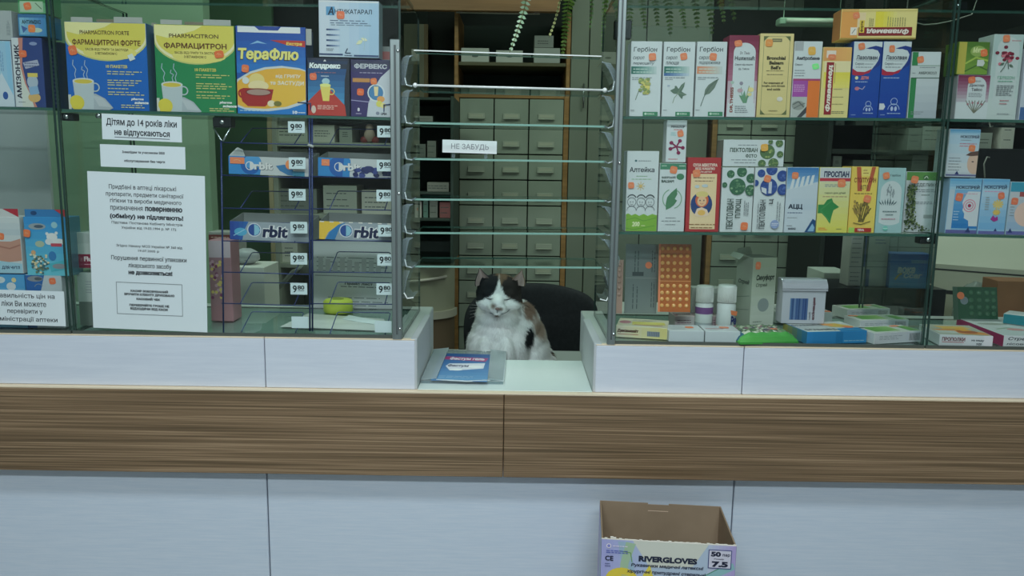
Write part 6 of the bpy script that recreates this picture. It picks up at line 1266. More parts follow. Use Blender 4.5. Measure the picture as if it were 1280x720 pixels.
bgbox('storage_carton', 'pale carton with dark red bands standing behind the left rack', 'carton', (263, 290, 300, 402), .56, .06, ink((140, 150, 148)), [('r', 262, 293, 301, 302, (110, 50, 48)), ('r', 262, 306, 301, 310, (150, 60, 60)), ('l', 266, 294, 292, 301, 2, (170, 150, 140))], base=ZW + .0005)
# clear folder with printed sheet leaning behind right column of the rack
def folder():
    Y = .30; rect = (392, 302, 492, 402)
    facing_card('document_sleeve', 'large grey document sleeve with rows of small print standing behind the right rack column', 'document', rect, Y,
        [('r', 392, 302, 492, 402, (190, 206, 214)), ('l', 396, 320, 488, 342, 4, (108, 124, 130)), ('r', 394, 345, 490, 346, (110, 124, 130)), ('t', 'Прайс лист', 431, 353, 466, 357, (90, 104, 112), 0, .03), ('l', 426, 357, 470, 360, 1, (90, 104, 112)), ('l', 410, 370, 488, 394, 5, (116, 130, 136))] + [('r', 398 + i * 9, 322 + (i % 3) * 3, 404 + i * 9, 341, (168, 182, 190)) for i in range(9)], mat('sleeve', C((168, 182, 188)), .35), .0015, 1.0)
folder()
P = at(423, 398, .24)
b = MB(); q = [(.0, 0), (.028, 0), (.031, .003), (.031, .024), (.027, .028), (.008, .029), (.0, .029)]
b.lathe(q, mat('lime_plastic', C((172, 196, 70)), .4), n=32); b.lathe([(0, .0295), (.012, .0295), (.014, .0275)], mat('lime_dark', C((120, 140, 40)), .4), n=24)
o = b.build('lime_round_box', M=Matrix.Translation((P.x, .24, zL + .0036))); tag(o, 'round lime green box on the floor of the left glass cabinet', 'box')
def sheet(A, Bp, Cc, D, z, label, m, name='paper_sheet'):
    pts = [onz(*p, z) for p in (A, Bp, Cc, D)]; b = MB(); th = Vector((0, 0, .0006))
    b.geo(pts + [p + th for p in pts], [(3, 2, 1, 0), (4, 5, 6, 7), (0, 1, 5, 4), (1, 2, 6, 5), (2, 3, 7, 6), (3, 0, 4, 7)], m); return tag(b.build(name), label, 'paper')
sheet((350, 408.5), (487, 414), (480, 399), (385, 392), zL + .0038, 'pale sheet lying on the floor of the left glass cabinet', mat('sheet_pale', C((164, 180, 182)), .4))
sheet((428, 399), (484, 408.5), (489, 404), (436, 394), zL + .0048, 'small white slip lying askew on the pale sheet', M_PAPER)
# dark diagonal arm of a lamp
b = MB(); b.tube([at(332, 374, .62), at(352, 356, .62), at(366, 340, .62), at(388, 331, .62)], .006, mat('grey_arm', C((84, 94, 90)), .5)); b.tube([at(332, 374, .62), Vector((at(332, 374, .62).x, .62, ZW + .012))], .006, mat('grey_arm', C((84, 94, 90)), .5)); b.lathe([(0, .012), (.045, .010), (.05, 0), (0, 0)], mat('grey_arm', C((84, 94, 90)), .5), c=(at(332, 374, .62).x, .62, ZW + .0005)); b.lathe([(.012, .015), (.035, -.02), (.033, -.02), (.0, .012)], mat('grey_arm', C((84, 94, 90)), .5), c=tuple(at(390, 332, .62)), n=20)
tag(b.build('desk_lamp'), 'grey desk lamp arm slanting behind the lower left rack pockets', 'lamp')

# ---- drawer cabinets in the middle and right
YD = 2.0
M_DR = noisy('drawer_grey', C((122, 142, 130)), C((130, 150, 138)), (4, 4, 4), 2, .5)
M_DR2 = mat('label_holder_grey', C((140, 158, 146)), .4)
M_WOODF = noisy('ochre_frame', C((120, 96, 56)), C((142, 116, 72)), (3, 3, 40), 3, .5)
def drawer_bank(label, xl, xr, ncol, yrows, Y, refy, hand=True, seed=1, ztop=None):
    a, c = at(xl, refy, Y), at(xr, refy, Y); cx, X = (a.x + c.x) / 2, (c.x - a.x) / 2; W = 2 * X / ncol
    t = empty('drawer_cabinet', (cx, Y, 0), label, 'cabinet'); xm_ = (xl + xr) / 2
    zs = [at(xm_, y, Y).z for y in yrows]
    z_top = zs[0]; pitch = zs[-2] - zs[-1]
    b = MB(); b.box(-X, X, .012, .4, 0.02, z_top, mat('cabinet_gap', (.012, .015, .013), .8)); b.build('carcass', t)
    fr = .021
    for s in (-1, 1): b = MB(); b.box(min(s * X, s * (X + fr)), max(s * X, s * (X + fr)), -.004, .4, 0, z_top + .02, M_WOODF, bev=.001); b.build('frame_side', t)
    b = MB(); b.box(-X + .0005, X - .0005, -.004, .4, z_top + .0005, z_top + .02, M_WOODF, bev=.001); b.build('frame_top', t)
    r_ = random.Random(seed)
    while zs[-1] > .7: zs.append(zs[-1] - pitch)
    for i, (zt, zb) in enumerate(zip(zs, zs[1:])):
        for k in range(ncol):
            pull = r_.choice([0, 0, 0, .004, .008]); g = .0025
            b = MB(); x0 = -X + k * W + g; x1 = -X + (k + 1) * W - g
            b.box(x0, x1, -pull, .0115, zb + g, zt - g, M_DR, bev=.0015)
            b.box(x0 + .01, x1 - .01, .0116, .02, zb + g + .004, zt - g - .006, M_DR)
            d = b.build('drawer', t)
            lw = W * .24; lz = zb + (zt - zb) * .42; lx = (x0 + x1) / 2
            b = MB(); b.box(lx - lw, lx + lw, -pull - .006, -pull - .0003, lz - .012, lz + .010, M_DR2, bev=.001)
            b.box(lx - lw, lx + lw, -pull - .013, -pull - .0063, lz - .014, lz - .010, M_DR2, bev=.001)
            if r_.random() < .7: b.box(lx - lw * .8, lx + lw * .8, -pull - .0065, -pull - .0061, lz - .006, lz + .006, mat('drawer_card', C(r_.choice([(150, 166, 150), (160, 160, 120)])), .6))
            b.build('label_holder', d)
    return t, zs, X, cx
bank, zs1, X1, cx1 = drawer_bank('grey drawer cabinet with ochre frame right behind the cat', 573.5, 702, 3, [123, 161, 193, 225, 257, 289, 320, 351, 380, 409], YD, 260)
bank2, zs2, X2, cx2 = drawer_bank('grey drawer cabinet behind the cartons of the right cabinet', 893, 1020, 3, [72, 104, 137, 169.5, 203, 236, 269, 303, 334.5, 366, 397], YD, 230, seed=4)
# tall cupboard between them
def cupboard():
    xs_ = [at(x, 260, YD).x for x in (708.5, 731, 800, 880)]; zt = at(790, 0, YD).z + .06
    t = empty('tall_cupboard', ((xs_[0] + xs_[-1]) / 2, YD, 0), 'plain grey green tall cupboard right of the drawer cabinet behind the cat', 'cupboard')
    cx = t.location.x; m = noisy('cupboard_grey', C((98, 114, 102)), C((106, 122, 110)), (3, 3, 1), 2, .5)
    b = MB(); b.box(xs_[0] - cx, xs_[-1] - cx, .02, .4, 0, zt, mat('cabinet_gap', (.01, .01, .01))); b.build('carcass', t)
    zsm = at(745, 252, YD).z
    for a, c in zip(xs_, xs_[1:]):
        for z0, z1_ in ((.05, zsm - .002), (zsm + .002, zt)):
            b = MB(); b.box(a - cx + .002, c - cx - .002, 0, .0195, z0, z1_, m, bev=.0015); d = b.build('cupboard_door', t)
            b = MB(); b.tube([(c - cx - .02, -.014, z1_ - .5), (c - cx - .02, -.014, z1_ - .4)], .004, M_STEEL, 8); b.box(c - cx - .022, c - cx - .018, -.014, .0, z1_ - .498, z1_ - .494, M_STEEL); b.box(c - cx - .022, c - cx - .018, -.014, .0, z1_ - .406, z1_ - .402, M_STEEL); b.build('bar_handle', d)
cupboard()
# open wall shelf above the drawer cabinet
def hutch():
    zb = zs1[0] + .021; zt = at(637, 14, YD).z
    t = empty('wall_shelf', (cx1, YD, zb), 'dark open shelf with ochre sides standing on the drawer cabinet', 'shelf')
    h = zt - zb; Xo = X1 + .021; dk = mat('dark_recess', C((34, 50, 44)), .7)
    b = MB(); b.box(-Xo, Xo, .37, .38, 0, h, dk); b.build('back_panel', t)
    for s in (-1, 1): b = MB(); b.box(min(s * Xo, s * (Xo - .016)), max(s * Xo, s * (Xo - .016)), -.004, .369, 0.0003, h, M_WOODF, bev=.001); b.build('side_panel', t)
    zsft = at(637, 78, YD).z - zb
    b = MB(); b.box(-Xo + .0165, Xo - .0165, 0, .369, zsft - .014, zsft, mat('olive_board', C((84, 88, 66)), .6), bev=.001); b.build('shelf_board', t)
    return zb + zsft
zh = hutch()
for r_, m, lb in (((576.5, 60, 611, 77), 0, 'white carton at the left end of the shelf above the drawers'), ((620, 63, 653.5, 77), 0, 'white carton in the middle of the shelf above the drawers'), ((667.5, 60, 700, 77), 1, 'white carton at the right end of the shelf above the drawers')):
    bgbox('storage_carton', lb, 'carton', r_, YD + .01, .12, bxm[m], [('e', (r_[0] + r_[2]) / 2, 70, 4, 1.2, (90, 104, 100))], 'cartons on the shelf above the drawers', base=zh + .0006)
bgbox('storage_carton', 'grey carton stacked on the right hand white one above the drawers', 'carton', (668, 44.5, 692, 60), YD + .01, .12, bxm[3], [('l', 672, 50, 688, 56, 2, (70, 80, 76))], 'cartons on the shelf above the drawers', base=at(684, 60, YD + .01).z + .001)
# folded dark bundle lower shelf
bgbox('green_folder_row', 'low dark green box lying under the open shelf, on the drawer cabinet', 'box', (575, 112, 700, 121), YD + .03, .2, mat('dkgreen', C((44, 72, 62)), .5), [('r', 592, 113, 616, 119, (24, 40, 36)), ('r', 648, 113, 660, 119, (24, 40, 36))], base=zs1[0] + .0212)
# wooden beam and strip light fitting above
zA, zB = at(600, 13, 1.9).z, at(600, -40, 1.9).z
b = MB(); b.box(at(508, 5, 1.9).x, at(700, 5, 1.9).x, 1.90, 1.94, zA, zB, noisy('beam_wood', C((120, 96, 66)), C((140, 114, 80)), (2, 2, 30), 3, .5)); tag(b.build('wooden_pelmet'), 'brown wooden pelmet board across the top behind the counter opening', 'board')
b = MB(); b.tube([at(570, 15.5, 1.93), at(675, 17.5, 1.93)], .003, mat('strip_metal', C((150, 160, 150)), .3)); b.box(at(572, 10, 1.93).x, at(576, 10, 1.93).x, 1.928, 1.932, at(570, 16, 1.93).z, zA, M_STEEL); b.box(at(668, 10, 1.93).x, at(672, 10, 1.93).x, 1.928, 1.932, at(670, 17, 1.93).z, zA, M_STEEL)
tag(b.build('curtain_rail'), 'thin pale metal rail just under the wooden pelmet', 'rail')
# left of the drawers: doorway board, dark cabinet with small packs, curved pale cabinet
bgbox('door_leaf', 'pale door leaf with an ochre edge left of the ochre framed drawers', 'door', (505, 30, 535, 128), 2.25, .03, mat('door_pale', C((128, 136, 116)), .6), [('r', 530, 30, 535, 128, (124, 110, 70))], base=0.0)
b = MB(); b.box(at(535, 200, 2.3).x, at(569, 200, 2.3).x, 2.3, 2.33, 0, 2.3, mat('passage_dark', C((26, 32, 28)), .8)); struct('wall_passage', b)
def dark_cab():
    Y = 1.55; a, c = at(490, 220, Y), at(567, 220, Y); cx, X = (a.x + c.x) / 2, (c.x - a.x) / 2
    zt, zb = at(540, 120, Y).z, at(540, 329, Y).z
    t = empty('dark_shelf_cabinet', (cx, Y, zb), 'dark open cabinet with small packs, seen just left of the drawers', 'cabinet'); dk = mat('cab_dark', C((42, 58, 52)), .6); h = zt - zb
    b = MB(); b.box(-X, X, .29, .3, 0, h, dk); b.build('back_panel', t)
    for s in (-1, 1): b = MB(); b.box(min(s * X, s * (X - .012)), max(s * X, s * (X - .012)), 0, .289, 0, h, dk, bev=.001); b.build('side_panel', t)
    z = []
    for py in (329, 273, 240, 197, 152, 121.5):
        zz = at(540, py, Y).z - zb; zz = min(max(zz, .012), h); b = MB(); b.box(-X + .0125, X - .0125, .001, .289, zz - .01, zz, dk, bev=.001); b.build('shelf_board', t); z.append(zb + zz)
    return z, zb
zdc, zdcb = dark_cab()
for r_, c_, lb, k in (((518.5, 252, 527, 273), (176, 186, 180), 'slim white pack with an orange dot in the dark cabinet', 1), ((529, 248, 535, 273), (90, 130, 120), 'slim teal pack in the dark cabinet', 1), ((537, 251, 547, 273), (120, 132, 126), 'grey pack in the middle of the dark cabinet', 1), ((549.5, 253, 563, 273), (140, 90, 90), 'pinkish red pack at the right of the dark cabinet', 1),
        ((534, 228, 561, 240), (120, 130, 122), 'wide grey green pack on the middle level of the dark cabinet', 2), ((520, 180, 532, 197), (96, 110, 104), 'dim pack on an upper level of the dark cabinet, left', 3), ((534, 176, 545, 197), (110, 122, 116), 'dim pack on an upper level of the dark cabinet, right', 3), ((519, 145, 541, 152), (120, 130, 126), 'flat pale pack high in the dark cabinet', 4)):
    bgbox('medicine_pack', lb, 'pack', r_, 1.58, .08, ink(c_), ([('e', (r_[0] + r_[2]) / 2, 262, 2, 2, ORANGE)] if 'orange dot' in lb else [('l', r_[0] + 1, r_[1] + 3, r_[2] - 1, r_[3] - 3, 2, (70, 84, 80))]), 'packs in the dark cabinet', base=zdc[k] + .0005, bev=.0005)
def curved_cab():
    Y = 1.5; cx = at(508, 380, Y).x; zt, zb = zdcb - .0008, at(530, 395, Y).z
    t = empty('curved_cabinet', (cx, Y + .2, 0), 'pale cabinet with a rounded corner front and bar handle, left of the cat', 'cabinet'); m = mat('curved_pale', C((132, 142, 126)), .45)
    R = at(566, 380, Y + .1).x - cx
    prof = [(R * math.cos(a), -R * .8 * math.sin(a)) for a in [math.pi * i / 24 for i in range(0, 25)]]
    def wall(z0, z1_, k, mm, cap=True):
        b = MB(); n = len(prof); P = [(x * k, y * k) for x, y in prof]
        vs = [(x, y, z0) for x, y in P] + [(x, y, z1_) for x, y in P]
        b.geo(vs, [(i + 1, i, n + i, n + i + 1) for i in range(n - 1)], mm, True)
        b.geo(vs, [tuple(range(n))[::-1] if False else tuple(range(n)), tuple(range(n, 2 * n))[::-1], (0, n - 1, 2 * n - 1, n)], mm)
        return b
    wall(zb, zt, 1, m).build('curved_front', t)
    wall(zb - .03, zb - .0005, 1.06, mat('curved_shelf', C((150, 158, 146)), .4)).build('curved_shelf', t)
    wall(.0, zb - .0305, 1.0, mat('curved_plinth', C((84, 76, 60)), .6)).build('plinth', t)
    b = MB(); hz = at(545, 355, Y).z; b.tube([(R * 1.04 * math.cos(a), -R * .8 * 1.04 * math.sin(a), hz + .016 * (math.pi * .45 - a)) for a in [math.pi * (.2 + .3 * i / 8) for i in range(9)]], .006, mat('pale_handle', C((176, 184, 176)), .3)); b.build('bar_handle', t)
curved_cab()

# ---- behind the right cabinets
def on_right(name, label, cat, rect, Y, d, m, ops=(), yaw=0, group=None): return bgbox(name, label, cat, rect, Y, d, m, ops, group, base=ZW + .0005, yaw=yaw)
on_right('black_stand', 'low black stand on the right work table carrying cartons', 'stand', (1030, 361, 1180, 430), .40, .16, M_BLACKPL)
zBS = at(1105, 361, .40).z
bgbox('medicine_box', 'blue carton with a white wordmark standing on the black stand at right', 'box', (1113, 317.5, 1163, 360.5), .41, .05, ink((46, 94, 160)), [('g', 1113, 317, 1163, 361, (40, 82, 156), (90, 146, 186), 'y', 6), ('t', 'вока', 1122, 334, 1144, 342, (150, 166, 170), 0, .04, .15), ('t', 'Ссаг', 1130, 341, 1153, 348, (150, 166, 170), 0, .04, .15), ('w', [(1120, 350), (1124, 344), (1128, 342)], 2.4, (150, 140, 80)), ('r', 1138, 325, 1158, 329, (90, 130, 160)), ('l', 1120, 354, 1136, 356, 1, (110, 140, 170))], None, base=zBS + .0006, yaw=-3)
bgbox('storage_carton', 'tall grey white carton with a dark blue stripe on the black stand', 'carton', (1062, 292, 1110, 360.5), .43, .05, ink((156, 170, 168)), [('r', 1079, 292, 1084, 335, (50, 76, 130)), ('r', 1083, 338, 1088, 361, (50, 76, 130)), ('l', 1064, 296, 1076, 332, 6, (96, 110, 114)), ('r', 1062, 334.5, 1110, 335.4, (90, 104, 104)), ('l', 1064, 340, 1078, 356, 3, (96, 110, 114)), ('l', 1092, 298, 1106, 306, 2, (70, 90, 130))], None, base=zBS + .0006)
bgbox('storage_carton', 'wide grey green carton behind the blue one on the black stand', 'carton', (1100, 294, 1168, 360.5), .49, .04, ink((130, 150, 140)), [('r', 1100, 310, 1168, 311, (84, 100, 94)), ('r', 1120, 294, 1121, 361, (88, 104, 98))], None, base=zBS + .0006)
on_right('card_tray', 'white card tray on the right work table behind the silver pack', 'tray', (1027, 341, 1063, 430), .60, .12, mat('tray_w', C((140, 158, 152)), .5), [('w', [(1028, 352), (1050, 360)], 1.6, (180, 190, 186))])
# printer
def printer():
    a = at(1165, 330, .62); t = empty('printer', (a.x + .19, .80, ZW + .0006), 'beige office printer with dark slots on the right work table', 'printer')
    m = noisy('printer_beige', C((138, 148, 134)), C((146, 156, 142)), (3, 3, 3), 2, .5); t.rotation_euler.z = math.radians(-34)
    h = at(1190, 300, .62).z - ZW
    b = MB(); X = .21; D = .14
    b.geo([(-X, -D, 0), (X, -D, 0), (X, D, 0), (-X, D, 0), (-X, -D, h * .72), (X, -D, h * .72), (X, D, h), (-X, D, h), (-X, -D * .4, h), (X, -D * .4, h)],
          [(3, 2, 1, 0), (0, 1, 5, 4), (4, 5, 9, 8), (8, 9, 6, 7), (2, 3, 7, 6), (1, 2, 6, 9, 5), (0, 4, 8, 7, 3)], m)
    b.build('printer_body', t)
    b = MB(); b.box(-X + .02, X - .02, -D - .001, -D + .01, h * .42, h * .46, mat('slot_dark', (.02, .02, .02), .6)); b.build('paper_slot', t)
    b = MB(); b.box(-X + .01, X - .01, -D - .0015, -D - .0003, h * .66, h * .675, mat('slot_dark', (.02, .02, .02), .6)); b.build('lid_seam', t)
    b = MB(); b.box(-X + .03, X - .03, -D - .05, -D - .0005, h * .16, h * .18, m, bev=.001); b.build('output_tray', t)
printer()
# clear plastic bag, brown carton
def bag():
    c = at(1224, 392, .50); b = MB(); b.ball((0, 0, .088), (.066, .04, .088), glass('bag_film', (.8, .86, .84), 1.45, .10, .40, (.6, .66, .62)), 28, 18)
    o = b.build('clear_plastic_bag', M=Matrix.Translation((c.x, .50, ZW + .0006)))
    for v in o.data.vertices:
        n_ = noise.noise(v.co * 45); v.co += v.co.normalized() * .010 * n_; v.co.z = max(v.co.z, .0); 
        if v.co.z > .12: v.co.x *= .7; v.co.x -= .012
    tag(o, 'crumpled clear plastic bag on the right work table at the right edge', 'bag')
bag()
on_right('brown_carton', 'brown cardboard carton on the work table, cut by the right edge', 'carton', (1245, 352, 1330, 430), .37, .07, noisy('brown_card', C((116, 84, 56)), C((128, 94, 64)), (5, 5, 5), 3, .7), yaw=-4)
# dark storage shelves at the far right
u2, z2 = shelf_unit('shelf_unit', 'dark open shelf unit at the right rear with pale packs', 1030, 1300, 18, 1.6, [60, 130, 188, 214, 262], mat('unit_dark', C((30, 40, 36)), .7), .35)
for r_, m, lb, yb in (((1041, 195, 1052, 209), 1, 'small grey box alone on the dark shelves, left end', 214), ((1066, 200, 1092, 214), 3, 'flat grey pack on the dark shelves near the small grey box', 214), ((1135, 160, 1152, 188), 3, 'narrow grey carton left in a row on the dark shelves', 188), ((1153, 152, 1181, 188), 1, 'pale carton in a row on the dark shelves', 188), ((1222, 166, 1240, 188), 1, 'pale carton behind the upper nose spray box', 188), ((1252, 150, 1268, 188), 2, 'tall white carton on the dark shelves near the right edge', 188),
        ((1140, 192, 1160, 214), 3, 'dim carton on the dark shelves above the ivy drops carton', 214), ((1100, 240, 1128, 262), 3, 'dim low carton on the bottom level of the dark shelves', 262)):
    zb = min(z2, key=lambda z: abs(z - at((r_[0] + r_[2]) / 2, yb, 1.62).z))
    zt2 = at((r_[0] + r_[2]) / 2, r_[1], 1.63).z
    bgbox('storage_carton', lb, 'carton', (r_[0], r_[1], r_[2], yb), 1.63, .14, bxm[m], [('l', r_[0] + 3, r_[1] + 6, r_[2] - 3, yb - 8, 2, (84, 98, 96))], 'cartons on the dark shelves', base=zb + .0006)
# dark monitor on the right worktable
def monitor():
    a, c = at(1222, 200, 1.04), at(1300, 200, 1.04); X = (c.x - a.x) / 2; zt, zb = at(1250, 186, 1.04).z, at(1250, 262, 1.04).z
    t = empty('computer_monitor', ((a.x + c.x) / 2, 1.04, ZW + .0006), 'black monitor seen from behind at the right edge above the nose spray cartons', 'monitor')
    b = MB(); b.box(-X, X, 0, .03, zb - ZW, zt - ZW, M_BLACKPL, bev=.004); b.build('screen_housing', t)
    b = MB(); b.box(-.02, .02, .031, .045, .01, zb - ZW + .05, M_BLACKPL, bev=.002); b.build('stand', t)
    b = MB(); b.box(-.09, .09, -.04, .1, 0, .0095, M_BLACKPL, bev=.002); b.build('foot', t)
    b = MB(); b.tube([at(1231, 222, 1.02) - Vector(t.location), at(1230, 205, 1.02) - Vector(t.location), at(1234, 196, 1.02) - Vector(t.location), at(1237, 197, 1.02) - Vector(t.location)], .0022, mat('cable_grey', C((120, 130, 126)), .5)); b.build('cable', t)
monitor()
# clear stand plate behind the first cartons
pl = pane('clear_backing_plate', at(788, 90, .10).x, at(885, 90, .10).x, .0975, .10, S_R1.z(at(830, 146, .1).x) + .001, at(840, 33.5, .10).z, em=M_EDGEB)
tag(pl, 'clear plate standing upright behind the three white herbal syrup cartons', 'plate')

# pale strip standing in for a tube light reflection, behind the right cartons
b = MB(); A_, B_ = at(975, 26, 1.45), at(1060, 27, 1.45); b.box(A_.x, B_.x, 1.45, 1.50, at(1010, 31, 1.45).z, at(1010, 22, 1.45).z, mat('reflection_strip', C((120, 160, 140)), .4), bev=.004); b.tube([Vector((A_.x + .02, 1.44, at(1010, 27, 1.45).z)), Vector((B_.x - .02, 1.44, at(1010, 27, 1.45).z))], .008, mat('reflection_tube', C((150, 176, 160)), .3), 10)
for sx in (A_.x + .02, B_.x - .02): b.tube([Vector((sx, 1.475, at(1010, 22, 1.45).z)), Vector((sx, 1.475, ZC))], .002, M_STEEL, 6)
tag(b.build('tube_reflection_strip'), 'pale strip standing in for a tube light reflection behind the tall yellow balsam carton', 'lamp')
b = MB(); b.tube([Vector((at(1134, 20, .9).x, .9, ZC)), at(1134, 10, .9), at(1140, 27, .9), at(1155, 31, .9), at(1170, 30, .9), at(1190, 26, .9), at(1215, 18, .9), at(1228, -20, .9), Vector((at(1228, -20, .9).x, .9, ZC))], .0016, mat('white_cable', C((150, 162, 156)), .5), 6); tag(b.build('white_cable'), 'thin white cable hanging in a loop high at the right', 'cable')
# ================================================================= office chair behind the cat
def chair():
    Yc = .80
    t = empty('office_chair', (at(665, 400, Yc).x, Yc - .1, 0), 'black fabric office chair with a wide curved back behind the cat', 'chair')
    T = Matrix.Translation(-Vector(t.location))
    m = noisy('black_fabric', (.006, .007, .008), (.012, .014, .015), (90, 90, 90), 3, .85, .15, .001)
    # backrest outline seen from the counter
    out = [(578, 430), (578, 400), (583, 384), (597, 370), (625, 360), (655, 357.5), (685, 358), (712, 362), (735, 369), (746, 378), (750, 392), (750, 412), (745, 450), (738, 490), (700, 505), (630, 503), (590, 488), (582, 455)]
    P = [at(x, y, Yc) for x, y in out]; c = sum(P, Vector()) / len(P)
    b = MB(); rings = []
    def yb(x): return .05 * (1 - ((x - c.x) / .2) ** 2)
    for k, (sc, dy) in enumerate(((.0, -.006), (.5, -.006), (.88, -.002), (.97, .006), (1.0, .02), (.98, .036), (.9, .046), (.5, .05), (.0, .05))):
        rings.append([Vector((c.x + (p.x - c.x) * sc, 0, c.z + (p.z - c.z) * sc)) + Vector((0, Yc + dy + yb(c.x + (p.x - c.x) * sc), 0)) for p in P])
    n = len(P); vs = [T @ v for r in rings for v in r]
    b.geo(vs, [(i * n + j, i * n + (j + 1) % n, (i + 1) * n + (j + 1) % n, (i + 1) * n + j) for i in range(len(rings) - 1) for j in range(n)], m, True)
    o = b.build('backrest', t); sb = o.modifiers.new('smooth', 'SUBSURF'); sb.levels = 1; sb.render_levels = 2
    zs = .50
    b = MB(); cx = 0
    b.ball((0, -.17, zs), (.25, .24, .045), m, 28, 12); b.build('seat', t)
    b = MB(); b.box(-.04, .04, .10, .125, zs - .02, c.z - .05, M_BLACKPL, bev=.004); b.box(-.04, .04, -.1, .125, zs - .055, zs - .03, M_BLACKPL, bev=.004); b.build('back_bracket', t)
    b = MB(); b.tube([(0, -.17, .09), (0, -.17, zs - .03)], .025, M_STEEL, 16); b.build('gas_column', t)
    for k in range(5):
        a = k * 2 * math.pi / 5 + .3; e = Vector((.27 * math.cos(a), -.17 + .27 * math.sin(a), .065))
        b = MB(); b.tube([(0, -.17, .10), tuple(e)], [.024, .014], M_BLACKPL, 10); l = b.build('base_leg', t)
        b = MB(); b.lathe([(0, -.012), (.028, -.012), (.030, 0), (.028, .012), (0, .012)], M_BLACKPL, c=(e.x, e.y, .031), M=Matrix.Rotation(math.radians(90), 4, 'X'), n=16); b.build('castor', l)
    for s in (-1, 1):
        b = MB(); b.tube([(s * .22, -.1, zs), (s * .27, -.1, zs + .02), (s * .275, -.1, .70)], .013, M_BLACKPL, 10); b.box(s * .275 - .03, s * .275 + .03, -.27, .02, .70, .725, M_BLACKPL, bev=.006); b.build('armrest', t)
chair()

